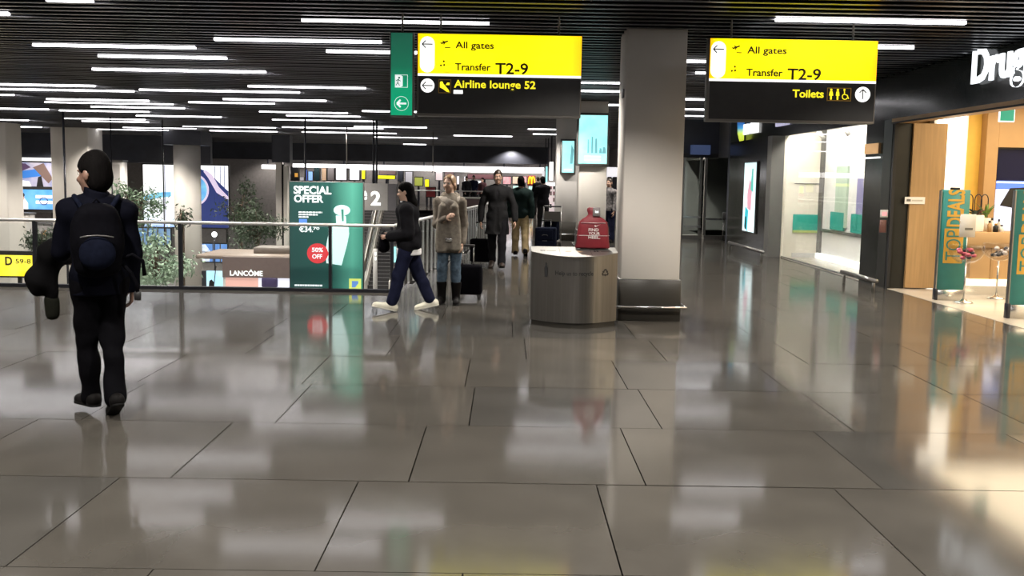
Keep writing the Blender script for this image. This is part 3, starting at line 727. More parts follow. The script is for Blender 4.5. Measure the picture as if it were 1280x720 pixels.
# red drawstring bag on the back of the bin
bz = topz(11.62)
t = thing('gym_bag', 'red cloth bag with white lettering standing on the back of the steel bin', 'bag', (0.985, 11.60, bz))
ex_, hz = 0.19, 0.345
rings = [(0, .185, .05), (.02, .195, .06), (.12, .18, .065), (.24, .172, .06), (.30, .16, .055), (.335, .12, .045), (.36, .08, .035), (.385, .058, .028), (.40, .058, .028), (.43, .07, .026), (.455, .068, .02), (.468, .05, .012)]
vs, fs = [], []; n = 28
for (z, a, b) in rings:
    for k in range(n):
        th = 2 * math.pi * k / n; ct, st = math.cos(th), math.sin(th)
        rad = 1 + 0.02 * math.sin(7 * th + z * 20) + (0.06 * math.sin(11 * th) if z > .3 else 0)
        sq = (abs(ct) ** 4 + abs(st) ** 4) ** -0.25
        vs.append((0.985 + a * ct * rad * min(sq, 1.15), 11.60 + b * st * rad, bz + z + 0.006))
for i in range(len(rings) - 1):
    for k in range(n): fs.append((i * n + k, i * n + (k + 1) % n, (i + 1) * n + (k + 1) % n, (i + 1) * n + k))
fs.append(tuple(range(n - 1, -1, -1))); fs.append(tuple((len(rings) - 1) * n + k for k in range(n)))
make('pouch', vs, fs, M['red'], t, True)
for zz, w in ((0.30, 0.165), (0.155, 0.19)):
    MB().tube([(0.985 - w, 11.60, bz + zz), (0.985 - w * .8, 11.60 - .05, bz + zz), (0.985, 11.60 - .071, bz + zz), (0.985 + w * .8, 11.60 - .05, bz + zz), (0.985 + w, 11.60, bz + zz)], 0.0028, 6).build('cord', M['railmetal'], t)
MB().bbox(0.975, 1.06, 11.545, 11.56, bz + .375, bz + .475, 0.004, 1).build('hang_tag', mat('grey card tag', (0.17, 0.15, 0.15), 0.6), t)
MB().prism([(-0.02, -0.012), (0.018, -0.012), (0.018, 0.014), (0.0, 0.006), (-0.02, 0.016)], (1.02, 11.545, bz + .425), XP, ZP, 0.003).build('tag_print', M['whiteprint'], t)
mp_ = mat('cream print', (0.75, 0.66, 0.64), 0.6)
yb_ = 11.532
MB().prism([(-0.034, -0.006), (-0.022, -0.012), (0.034, 0.016), (-0.012, 0.0), (-0.03, 0.008)], (1.03, yb_, bz + .268), XP, ZP, 0.003).build('tick_logo', mp_, t)
for s, z, w in (('FIND', .205, .115), ('YOUR', .163, .13), ('HEEL.', .120, .135)):
    text(s, (0.93, yb_ - 0.001, bz + z), XP, ZP, w, 0.034, mp_, t, bold=0.02, depth=0.004)

# ================================================================== OFFER SCREEN BEHIND THE RAILING
YO = 14.52
a, b = P(362.5, 295, YO).x, P(453.5, 295, YO).x; zt = P(408, 228, YO).z; zb = 0.0
t = thing('offer_screen', 'tall dark green lit screen reading SPECIAL OFFER with a white bottle picture', 'screen', ((a + b) / 2, YO, zb))
MB().bbox(a - 0.012, b + 0.012, YO, YO + 0.09, zb, zt + 0.012, 0.006, 1).build('case', M['signframe'], t)
W, Hh = b - a, zt - zb
gm = emit_ramp('lit green picture', 'X', -W / 2, W / 2, [(0.0, (0.02, 0.06, 0.056)), (0.55, (0.018, 0.075, 0.066)), (0.86, (0.085, 0.33, 0.25)), (1.0, (0.04, 0.2, 0.15))], 0.75)
MB().box(a, b, YO - 0.006, YO + 0.02, zb + 0.02, zt).build('display', gm, t)
o = (a, YO - 0.006, zb); px = W / 91.0; qx = lambda p: (p - 362.5) * px; qz = lambda p: Hh - (p - 228) * Hh / 135.0
OT = lambda s, p, q, w, h, bld=0.02, m='whiteprint': text(s, (a + qx(p), YO - 0.008, zb + qz(q)), XP, ZP, w * px, h * px, M[m], t, bold=bld)
OT('SPECIAL', 367.5, 243, 47, 10.2, 0.03); OT('OFFER', 368, 253.5, 36.5, 9.6, 0.03)
OT('€34.', 374, 290.5, 17.5, 8.0, 0.03); OT('70', 391.5, 287.2, 8, 3.4, 0.03)
for (p0, p1, q0) in ((373.5, 403, 265.5), (373.5, 399, 268.5), (373.5, 386, 271.5)):
    m_ = MB(); x = p0
    while x < p1 - 1:
        w = 1.0 + 3.2 * abs(math.sin(x * 3.1)); w = min(w, p1 - x)
        m_.prism([(qx(x), qz(q0 + 0.9)), (qx(x + w), qz(q0 + 0.9)), (qx(x + w), qz(q0 - 0.9)), (qx(x), qz(q0 - 0.9))], o, XP, ZP, 0.003); x += w + 0.7
    tag(m_.build('small_print', M['whiteprint'], t), kind='stuff')
MB().prism([(qx(374), qz(279)), (qx(384), qz(279)), (qx(384), qz(274)), (qx(374), qz(274))], o, XP, ZP, 0.003).build('blue_patch', emit('lit blue print', (0.12, 0.28, 0.75), 0.9), t)
bl = [(408, 329), (427, 331.5), (430, 320), (434, 305), (436.5, 292), (436, 284), (433, 280), (432.5, 270), (431.5, 269), (420, 269), (420.5, 278), (415, 284), (411.5, 290), (409, 300), (407, 314)]
MB().prism([(qx(x), qz(y)) for x, y in bl], o, XP, ZP, 0.004).build('bottle_picture', emit('lit pale bottle', (0.72, 0.98, 0.94), 0.95), t)
MB().prism([(qx(p), qz(q)) for p, q in circle(427.5, 262.3, 10.3, 24, 6.6)], o, XP, ZP, 0.0045).build('bottle_cap', bpy.data.materials['lit pale bottle'], t)
MB().prism([(qx(p), qz(q)) for p, q in ((426.5, 261), (429.8, 261), (429.8, 276), (427.8, 276))], o, XP, ZP, 0.0055).build('cap_slot', gm, t)
MB().prism([(qx(p), qz(q)) for p, q in ((410, 323), (413, 323), (413, 326.5), (410, 326.5))], o, XP, ZP, 0.0055).build('bottle_foot_mark', emit('lit lilac', (0.5, 0.55, 0.8), 0.8), t)
MB().prism([(qx(p), qz(q)) for p, q in circle(397, 316.8, 13.2, 28, 12.6)], o, XP, ZP, 0.006).build('red_disc', M['redlit'], t)
MB().prism([(qx(p), qz(q)) for p, q in ((408, 312), (412, 317), (408, 322))], o, XP, ZP, 0.006).build('disc_tip', M['redlit'], t)
text('50%', (a + qx(390), YO - 0.013, zb + qz(315.2)), XP, ZP, 14 * px, 5.6 * px, M['whiteprint'], t, bold=0.025)
text('OFF', (a + qx(390.3), YO - 0.013, zb + qz(323.6)), XP, ZP, 12.5 * px, 5.8 * px, M['whiteprint'], t, bold=0.025)
m_ = MB(); x = 368.0
while x < 402:
    w = 0.8 + 2.6 * abs(math.sin(x * 2.3)); m_.prism([(qx(x), qz(358.6)), (qx(x + w), qz(358.6)), (qx(x + w), qz(356.4)), (qx(x), qz(356.4))], o, XP, ZP, 0.003); x += w + 0.5
tag(m_.build('small_print', M['whiteprint'], t), kind='stuff')
MB().prism([(qx(p), qz(q)) for p, q in ((436.5, 361.5), (451.5, 361.5), (451.5, 348), (436.5, 348))], o, XP, ZP, 0.003).build('yellow_badge', emit('lit lime yellow', (0.8, 0.9, 0.2), 0.9), t)
MB().prism([(qx(p), qz(q)) for p, q in ((440, 359), (444, 359), (448, 354), (448, 351), (440, 351))], o, XP, ZP, 0.005).build('badge_emblem', emit('lit badge blue', (0.16, 0.34, 0.8), 0.8), t)

# ================================================================== THE OPENING: KIOSK, SCREENS, SIGNS, ESCALATORS
YK = 35.0
k0, k1 = P(246, 330, YK).x, P(362, 330, YK).x + 1.2
t = thing('cosmetics_kiosk', 'low brown roofed cosmetics kiosk with white LANCÔME lettering down in the opening', 'kiosk', ((k0 + k1) / 2, YK + 1, LOWZ))
zr = P(300, 325, YK).z
MB().bbox(k0 - 0.1, k1, YK + 0.2, YK + 3.2, zr, zr + 0.14, 0.03, 1).build('roof', mat('brown kiosk roof', (0.28, 0.22, 0.18), 0.5, noise=0.08), t)
MB().bbox(P(306, 320, YK).x, k1 - 0.2, YK + 1.2, YK + 2.4, zr + 0.14, zr + 0.36, 0.02, 1).build('roof_box', mat('grey brown roof box', (0.22, 0.19, 0.17), 0.5, noise=0.08), t)
MB().box(P(278, 340, YK).x, k1, YK, YK + 0.2, P(300, 347, YK).z, zr + 0.1).build('fascia', mat('taupe fascia', (0.2, 0.15, 0.14), 0.5, noise=0.05), t)
text('LANCÔME', (P(287.5, 345, YK).x, YK - 0.01, P(288, 344.5, YK).z), XP, ZP, P(329, 340, YK).x - P(288, 340, YK).x, None, M['signwhite'], t, bold=0.02)
MB().box(P(281, 355, YK).x, P(322, 355, YK).x, YK + 0.1, YK + 0.16, LOWZ, P(300, 347, YK).z).build('pink_panel', emit('lit pink panel', (0.9, 0.5, 0.42), 0.8), t)
MB().box(P(278, 355, YK).x, P(281, 355, YK).x, YK + 0.08, YK + 0.16, LOWZ, P(300, 342, YK).z).build('corner_post', M['whitewall'], t)
MB().box(P(256, 355, YK).x, P(277, 355, YK).x, YK + 0.2, YK + 0.3, LOWZ, P(300, 340, YK).z).build('picture_panel', emit('lit pale blue picture', (0.5, 0.85, 1.0), 0.95, color2=(0.8, 0.95, 1.0), scale=2), t)
MB().box(P(250, 355, YK).x, P(256, 355, YK).x, YK + 0.2, YK + 0.3, LOWZ, P(300, 340, YK).z).build('dark_panel', M['darkwall'], t)
fg = MB(); zz = lambda q: P(262, q, YK).z - P(262, 366, YK).z
fg.prism([(0.0, zz(366)), (0.05, zz(352)), (0.12, zz(350)), (0.2, zz(353)), (0.24, zz(366))], (P(258, 360, YK).x, YK + 0.2, P(262, 366, YK).z), XP, ZP, 0.01)
fg.build('figure_picture', M['inkblack'], t)
MB().tube([(P(264, 360, YK).x + 0.12 * s, YK + 0.19, P(264, 366 - 24 * s, YK).z + 0.25 * s * s) for s in (0, .25, .5, .75, 1)], 0.015, 6).build('arc_picture', M['inkblack'], t)
MB().box(P(322, 355, YK).x, k1, YK + 0.1, YK + 0.2, LOWZ, P(300, 347, YK).z).build('white_panel', emit('lit lilac white panel', (0.9, 0.88, 1.0), 1.0), t)
MB().bbox(P(327, 355, YK).x, P(347, 355, YK).x, YK - 0.05, YK + 0.09, P(330, 359, YK).z, P(330, 347, YK).z, 0.05, 2).build('violet_product', mat('violet box', (0.08, 0.06, 0.16), 0.4, noise=0.1), t)

def lit_board(name, label, cat, px0, px1, py0, py1, Y, m, foot=None, frame=0.06, depth=0.1):
    x0, x1 = P(px0, (py0 + py1) / 2, Y).x, P(px1, (py0 + py1) / 2, Y).x; z1, z0 = P((px0 + px1) / 2, py0, Y).z, P((px0 + px1) / 2, py1, Y).z
    t = thing(name, label, cat, ((x0 + x1) / 2, Y, foot if foot is not None else z0))
    MB().box(x0 - frame, x1 + frame, Y, Y + depth, z0 - frame, z1 + frame).build('case', M['signdark'], t)
    MB().box(x0, x1, Y - 0.012, Y + 0.02, z0, z1).build('display', m, t)
    if foot is not None:
        for x in (x0 + 0.1, x1 - 0.1): MB().box(x - 0.05, x + 0.05, Y + 0.02, Y + depth - 0.01, foot, z0).build('leg', M['signdark'], t)
    return t, x0, x1, z0, z1
# big watch screen
YL = 51.5
t, x0, x1, z0, z1 = lit_board('led_wall', 'huge lit screen with a watch and a white sky picture behind the round column', 'screen', 179.5, 285.5, 206.5, 284, YL,
    emit_ramp('lit sky picture', 'Z', 1.3, 4.6, [(0, (0.03, 0.06, 0.22)), (0.25, (0.12, 0.25, 0.6)), (0.45, (0.85, 0.95, 1.0)), (1.0, (1.0, 1.0, 1.0))], 1.25), LOWZ)
o = (x0, YL - 0.012, z0); sc = (x1 - x0) / 106.0; LX = lambda p: (p - 179.5) * sc; LZ = lambda p: (284 - p) * (z1 - z0) / 77.5
LP = lambda pts: [(LX(a), LZ(b)) for a, b in pts]
M['ledblue'] = emit('lit deep blue', (0.03, 0.05, 0.2), 0.8); M['ledwhite'] = emit('lit white', (0.95, 0.97, 1.0), 1.2); M['ledcyan'] = emit('lit watch dial', (0.12, 0.4, 0.8), 1.0, color2=(0.35, 0.85, 0.95), scale=0.9)
M['ledpink'] = emit('lit lilac strap', (0.75, 0.62, 0.8), 1.0)
MB().prism(LP([(246, 208), (262, 216), (285.5, 238), (285.5, 284), (246, 284)]), o, XP, ZP, 0.01).build('blue_background', M['ledblue'], t)
MB().prism(LP([(264, 207), (285.5, 207), (285.5, 232), (275, 228)]), o, XP, ZP, 0.012).build('sky_strips', M['ledwhite'], t)
MB().prism(LP(circle(243, 237, 18.5, 32, 20)), o, XP, ZP, 0.02).build('watch_rim', M['ledpink'], t)
MB().prism(LP(circle(243, 237, 16, 32, 17.5)), o, XP, ZP, 0.03).build('watch_dial', M['ledcyan'], t)
MB().prism(LP([(255, 214), (261, 222), (271, 240), (285.5, 249), (285.5, 245), (274, 233), (266, 218), (258, 212)]), o, XP, ZP, 0.03).build('watch_strap', M['ledpink'], t)
MB().prism(LP([(180, 252), (196, 248), (214, 246), (214, 240), (196, 241), (180, 246)]), o, XP, ZP, 0.012).build('cloud_line', M['ledcyan'], t)
MB().prism(LP([(183, 262), (200, 252), (212, 250), (212, 272), (203, 276), (190, 268)]), o, XP, ZP, 0.014).build('mountain', M['ledwhite'], t)
for p in (188, 206, 210): MB().prism(LP([(p, 284), (p + 1.2, 284), (p + 1.2, 264), (p, 264)]), o, XP, ZP, 0.016).build('white_bar', M['ledwhite'], t)
for p in (206.3, 269, 275.5, 280.5): MB().prism(LP([(p, 283), (p + .7, 283), (p + .7, 207), (p, 207)]), o, XP, ZP, 0.018).build('panel_seam', M['ledblue'], t)

# second, lower blue shop screens
M['bluewin'] = emit('lit blue shop window', (0.12, 0.25, 0.5), 0.7, color2=(0.3, 0.45, 0.65), scale=1.3)
t, x0, x1, z0, z1 = lit_board('shop_window', 'pale blue lit shop window below the watch screen, left of the round column', 'shop window', 172, 213, 285.5, 306, 50.0, M['bluewin'], LOWZ)
for f_ in (0.15, 0.3, 0.45, 0.6, 0.85): MB().box(x0 + f_ * (x1 - x0), x0 + f_ * (x1 - x0) + 0.07, 49.95, 49.99, z0, z1).build('mullion', M['signframe'], t)
t, x0, x1, z0, z1 = lit_board('shop_window', 'small blue lit shop window right of the round column', 'shop window', 248, 284, 305, 327, 50.0, emit('lit blue window', (0.08, 0.2, 0.55), 0.9, color2=(0.2, 0.4, 0.8), scale=1.5), LOWZ)
MB().prism([(0, 0), (0.55, 0), (0.6, 0.5), (0.35, 0.85), (0.0, 0.8)], (x0 + 0.0, 49.985, z0), XP, ZP, 0.02).build('white_shape', emit('lit white spotted', (0.95, 0.97, 1.0), 1.0, color2=(0.4, 0.5, 0.7), scale=6), t)
for f_ in (0.5, 0.75): MB().box(x0 + f_ * (x1 - x0), x0 + f_ * (x1 - x0) + 0.05, 49.95, 49.985, z0, z1).build('mullion', M['signframe'], t)
MB().box(x0, x1, 49.95, 49.985, z0 + 0.45, z0 + 0.49).build('transom', M['signframe'], t)
# round lamp on the dark wall
ly = 48.0; lp = P(268, 293, ly)
t = thing('globe_lamp', 'round white lamp glowing in the dark right of the round column', 'lamp', (lp.x, ly, LOWZ))
MB().tube([(lp.x, ly, LOWZ), (lp.x, ly, lp.z - 0.1)], 0.03, 8).build('pole', M['post'], t)
MB().ball(lp, 0.13, 14, 10).build('globe', emit('lit white globe', (1, 1, 1), 3.0), t)
# upper left posters
M['poster'] = emit('lit travel picture', (0.55, 0.5, 0.58), 0.8, color2=(0.08, 0.18, 0.5), scale=1.2)
t, x0, x1, z0, z1 = lit_board('poster', 'lit picture poster of bright shapes, upper of the two boards at the far left', 'poster', 12, 66, 203, 233.5, 48.0, M['poster'], LOWZ, 0.1)
PO = (x0, 47.985, z0); w_ = x1 - x0; h_ = z1 - z0
MB().prism([(0.1 * w_, 0.3 * h_), (0.75 * w_, 0.45 * h_), (0.7 * w_, 0.75 * h_), (0.12 * w_, 0.6 * h_)], PO, XP, ZP, 0.01).build('blue_shape', emit('lit mid blue', (0.05, 0.2, 0.6), 0.8), t)
MB().prism([(0.55 * w_, 0.8 * h_), (0.8 * w_, 0.98 * h_), (1.0 * w_, 0.35 * h_), (0.9 * w_, 0.15 * h_)], PO, XP, ZP, 0.012).build('brown_shape', emit('lit brown', (0.2, 0.13, 0.11), 0.8), t)
MB().prism([(0.1 * w_, 0.8 * h_), (0.3 * w_, 0.65 * h_), (0.5 * w_, 0.8 * h_), (0.38 * w_, 0.95 * h_), (0.15 * w_, 0.97 * h_)], PO, XP, ZP, 0.012).build('dark_shape', emit('lit dark plum', (0.1, 0.06, 0.12), 0.8), t)
MB().prism([(0.0, 0), (0.5 * w_, 0), (0.45 * w_, 0.22 * h_), (0.1 * w_, 0.3 * h_)], PO, XP, ZP, 0.011).build('white_shape', M['ledwhite'], t)
MB().prism([(0.62 * w_, 0), (0.78 * w_, 0.0), (0.74 * w_, 0.45 * h_), (0.66 * w_, 0.4 * h_)], PO, XP, ZP, 0.013).build('dark_figure', M['inkblack'], t)
t2 = thing('light_cove', 'bright white light strip over the picture poster at the far left', 'light', (P(38, 198, 47.9).x, 47.9, P(38, 200.5, 47.9).z))
MB().box(P(9, 198, 47.9).x, P(66, 198, 47.9).x, 47.85, 48.1, P(38, 201, 47.9).z, P(38, 197, 47.9).z).build('tube', M['signwhite'], t2)
MB().box(P(9, 198, 47.9).x, P(66, 198, 47.9).x, 47.95, 48.15, P(38, 197, 47.9).z, 3.4).build('bracket', M['darkwall'], t2)
t, x0, x1, z0, z1 = lit_board('advert_screen', 'blue lit advert with a person and white lettering, lower board at the far left', 'screen', 19, 69, 237, 261.5, 47.0,
    emit('lit sky blue', (0.1, 0.36, 0.85), 1.0, color2=(0.25, 0.6, 1.0), scale=1.0), LOWZ, 0.14)
PO = (x0, 46.985, z0); w_ = x1 - x0; h_ = z1 - z0
MB().prism([(0.03 * w_, 0), (0.32 * w_, 0), (0.32 * w_, 0.3 * h_), (0.24 * w_, 0.55 * h_), (0.1 * w_, 0.5 * h_)], PO, XP, ZP, 0.01).build('figure_shirt', M['ledwhite'], t)
MB().prism([(a * w_ + 0.17 * w_, b * h_ + 0.6 * h_) for a, b in circle(0, 0, 0.07, 16, 0.2)], PO, XP, ZP, 0.012).build('figure_face', emit('lit skin', (0.6, 0.4, 0.33), 0.9), t)
MB().prism([(a * w_ + 0.17 * w_, b * h_ + 0.72 * h_) for a, b in circle(0, 0, 0.075, 16, 0.13)], PO, XP, ZP, 0.014).build('figure_hair', M['inkblack'], t)
for zf in (0.28, 0.56): MB().prism([(0.52 * w_, zf * h_), (0.93 * w_, zf * h_), (0.93 * w_, (zf + 0.16) * h_), (0.52 * w_, (zf + 0.16) * h_)], PO, XP, ZP, 0.01).build('caption_strip', M['ledwhite'], t)
MB().tube([(x0 + w_ * (0.72 + 0.1 * math.cos(q * .5)), 46.97, z0 + h_ * (0.42 + 0.18 * math.sin(q * .5))) for q in range(13)], 0.02, 6).build('scribble', M['ledblue'], t)
# yellow gate sign D 59-8
YD = 25.0
x0, x1 = P(-70, 330, YD).x, P(40.5, 330, YD).x; z1, z0 = P(20, 319, YD).z, P(20, 345, YD).z
t = thing('gate_sign', 'yellow lit gate sign reading D 59-8 beyond the railing at the far left', 'sign', ((x0 + x1) / 2, YD, LOWZ))
MB().box(x0 - 0.04, x1 + 0.02, YD, YD + 0.14, z0 - 0.04, z1 + 0.1).build('case', M['signdark'], t)
MB().box(x0, x1, YD - 0.012, YD + 0.02, z0, z1).build('yellow_panel', emit('lit yellow gate sign', (1.0, 0.78, 0.02), 1.15, color2=(1.0, 0.88, 0.1), scale=2), t)
text('D', (P(7, 332, YD).x, YD - 0.015, P(7, 331.5, YD).z), XP, ZP, 0.175, 0.215, M['ink'], t, bold=0.03)
text('59-8', (P(20, 330, YD).x, YD - 0.015, P(20, 329.3, YD).z), XP, ZP, 0.37, 0.115, M['ink'], t, bold=0.005)
for x in (x0 + 0.2, x1 - 0.35): MB().box(x - 0.04, x + 0.04, YD + 0.03, YD + 0.11, LOWZ, z0).build('leg', M['signdark'], t)
# grey building behind it, pale cabinets low in the opening
for (lab, q0, q1, t0, Y, m) in (('pale wall unit behind the yellow gate sign', -30, 36, 268, 44.0, 'pillar_dim'), ('white wall unit behind the walking man', 128, 153, 202, 47.0, 'whitewall'),
                       ('grey display cabinet with small lit goods between the far left column and the railing', 20, 64, 281, 46.0, 'hall')):
    x0, x1, zt = P(q0, t0, Y).x, P(q1, t0, Y).x, P((q0 + q1) / 2, t0, Y).z
    t = thing('wall_unit', lab, 'cabinet', ((x0 + x1) / 2, Y + 0.3, LOWZ))
    MB().bbox(x0, x1, Y, Y + 0.6, LOWZ, zt, 0.03, 1).build('body', M[m], t)
    MB().box(x0 - 0.03, x1 + 0.03, Y - 0.03, Y + 0.63, zt, zt + 0.08).build('cornice', M['signframe'], t)
    if m == 'hall':
        for k in range(4):
            zz = zt - 0.5 - k * 0.55
            MB().box(x0 + 0.1, x1 - 0.1, Y - 0.22, Y, zz, zz + 0.04).build('shelf', M['signframe'], t)
            for j in range(5):
                cxx = x0 + 0.25 + j * (x1 - x0 - 0.5) / 4
                MB().box(cxx - 0.06, cxx + 0.06, Y - 0.16, Y - 0.05, zz + 0.04, zz + 0.2 + 0.1 * random.random()).build('box', M['whitewall'] if (j + k) % 2 else M['tan'], t)
    else:
        MB().box(x0 + 0.12, x1 - 0.12, Y - 0.015, Y, LOWZ + 0.15, zt - 0.12).build('door', M['pillar_dim'] if m != 'pillar_dim' else M['pillar'], t)

# Lounge 2 sign
YS = 32.0
x1, x0 = P(484.5, 245, YS).x, P(484.5, 245, YS).x - 2.9; z1, z0 = P(470, 229.5, YS).z, P(470, 263, YS).z
t = thing('hanging_sign', 'grey hanging sign with a white 2, beside the green offer screen', 'sign', ((x0 + x1) / 2, YS, z0))
MB().box(x0, x1, YS, YS + 0.4, z0, z1).build('case', mat('lit grey sign', (0.33, 0.32, 0.31), 0.4, noise=0.04), t)
MB().box(x1, P(495, 245, YS).x, YS + 0.005, YS + 0.4, z0, z1).build('side_panel', mat('darker grey sign end', (0.13, 0.125, 0.135), 0.4, noise=0.04), t)
text('2', (P(463.5, 257, YS).x, YS - 0.01, P(463.5, 256.8, YS).z), XP, ZP, 0.31, 0.45, M['signwhite'], t, bold=0.03)
text('Lounge', (P(459, 252, YS).x - 1.72, YS - 0.01, P(459, 251.5, YS).z - 0.1), XP, ZP, 1.72, None, M['signwhite'], t, bold=0.02)
for px_ in (466, 470): MB().tube([(P(px_, 228, YS).x, YS + 0.15, z1), (P(px_, 228, YS).x, YS + 0.15, 3.5)], 0.03, 8).build('rod', M['post'], t)
MB().tube([(x0 + 0.3, YS + 0.15, z1), (x0 + 0.3, YS + 0.15, 3.5)], 0.03, 8).build('rod', M['post'], t)

# escalators
def escalator(label, xl, xr, group):
    ya, za, ybb, zb_ = 43.0, LOWZ + 0.02, 50.2, -0.02
    L0, L1 = ya + 0.6, ybb - 0.3
    t = thing('escalator', label, 'escalator', ((xl + xr) / 2, ya, LOWZ), group)
    n = 24; dz = (zb_ - za) / n; dy = (L1 - L0) / n
    for i in range(n):
        MB().box(xl + 0.12, xr - 0.12, L0 + i * dy, L0 + (i + 1) * dy + 0.02, za + i * dz - 0.1, za + (i + 1) * dz).build('step', M['step'], t)
        MB().box(xl + 0.12, xr - 0.12, L0 + i * dy - 0.004, L0 + i * dy + 0.05, za + (i + 1) * dz, za + (i + 1) * dz + 0.012).build('nosing', M['stepedge'], t)
    zat = lambda y: za + (y - L0) / (L1 - L0) * (zb_ - za)
    for x in (xl, xr - 0.13):
        poly = [(ya, za), (ya, za + 0.55), (L0, za + 0.62), (L1, zb_ + 0.62), (ybb, zb_ + 0.55), (ybb, zb_ - 0.2), (L1, zb_ - 0.4), (L0, za - 0.0)]
        MB().prism(poly, (x, 0, 0), (0, 1, 0), (0, 0, 1), 0.13).build('balustrade', M['creamlit'], t)
        MB().tube([(x + 0.065, ya - 0.1, za + 0.75), (x + 0.065, ya, za + 0.9), (x + 0.065, L0, za + 0.95), (x + 0.065, L1, zb_ + 0.95), (x + 0.065, ybb, zb_ + 0.9)], 0.035, 8).build('handrail', M['rubber'], t)
        MB().prism([(ya + 0.05, za + 0.55), (L0, za + 0.62), (L1, zb_ + 0.62), (ybb - 0.05, zb_ + 0.55), (ybb - 0.05, zb_ + 0.88), (L1, zb_ + 0.93), (L0, za + 0.93), (ya + 0.05, za + 0.86)], (x + 0.058, 0, 0), (0, 1, 0), (0, 0, 1), 0.012).build('glass_side', M['glass'], t)
M['step'] = mat('dark grooved step', (0.04, 0.038, 0.04), 0.5, noise=0.1); M['stepedge'] = mat('grey step edge', (0.16, 0.155, 0.16), 0.4, noise=0.05)
M['creamlit'] = mat('cream escalator side', (0.7, 0.66, 0.6), 0.4, noise=0.03)
escalator('left of two escalators rising beyond the green offer screen', -7.75, -6.25, 'escalators beyond the railing')
escalator('right of two escalators rising beyond the green offer screen', -6.12, -4.85, 'escalators beyond the railing')
bx = P(469, 350, 42).x
t = thing('bollard', 'grey ticket bollard with small white display at the foot of the escalator', 'bollard', (bx, 42, LOWZ))
MB().bbox(bx - 0.08, bx + 0.08, 41.9, 42.1, LOWZ, P(469, 311, 42).z, 0.02, 1).build('body', M['pillar_dim'], t)
for q in (317, 323): MB().box(bx - 0.0, bx + 0.06, 41.885, 41.9, P(469, q + 2, 42).z, P(469, q - 2, 42).z).build('display', M['signwhite'], t)
tx = P(495, 320, 40).x
t = thing('info_totem', 'bright cyan lit information post beyond the railing behind the walking woman', 'screen', (tx, 40, LOWZ))
MB().box(tx - 0.2, tx + 0.2, 40, 40.15, P(495, 331, 40).z - 0.08, P(495, 308, 40).z + 0.05).build('case', M['signframe'], t)
MB().box(tx - 0.16, tx + 0.16, 39.985, 40.02, P(495, 328, 40).z, P(495, 308.5, 40).z).build('display', M['cyan'], t)
MB().box(tx - 0.06, tx + 0.06, 40.02, 40.14, LOWZ, P(495, 331, 40).z).build('leg', M['signframe'], t)
# suspension cables
for (px_, y1_, y0_, Y) in ((83.5, 100, 300, 30), (141, 130, 270, 33), (205.5, 120, 285, 34), (381, 150, 206, 36), (433.5, 150, 206, 36), (541, 190, 216, 40)):
    pp = P(px_, y0_, Y); zb_ = {83.5: LOWZ, 141: LOWZ, 205.5: LOWZ}.get(px_, pp.z)
    mb = MB().tube([(pp.x, Y, zb_), (pp.x, Y, 3.45)], 0.035 if px_ == 83.5 else 0.022, 6)
    lab = {83.5: 'dark vertical cable in front of the broad pale column', 141: 'dark cable just right of the walking man\'s head', 205.5: 'dark cable across the watch screen left of the round column',
           381: 'pale rod hanging over the word SPECIAL', 433.5: 'pale rod hanging over the right end of the offer screen', 541: 'pale rod hanging above the blonde woman'}[px_]
    solo(mb, 'suspension_cable', M['post'] if px_ < 300 else M['steel'], lab, 'cable', (pp.x, Y, zb_))
    if px_ > 300: pass

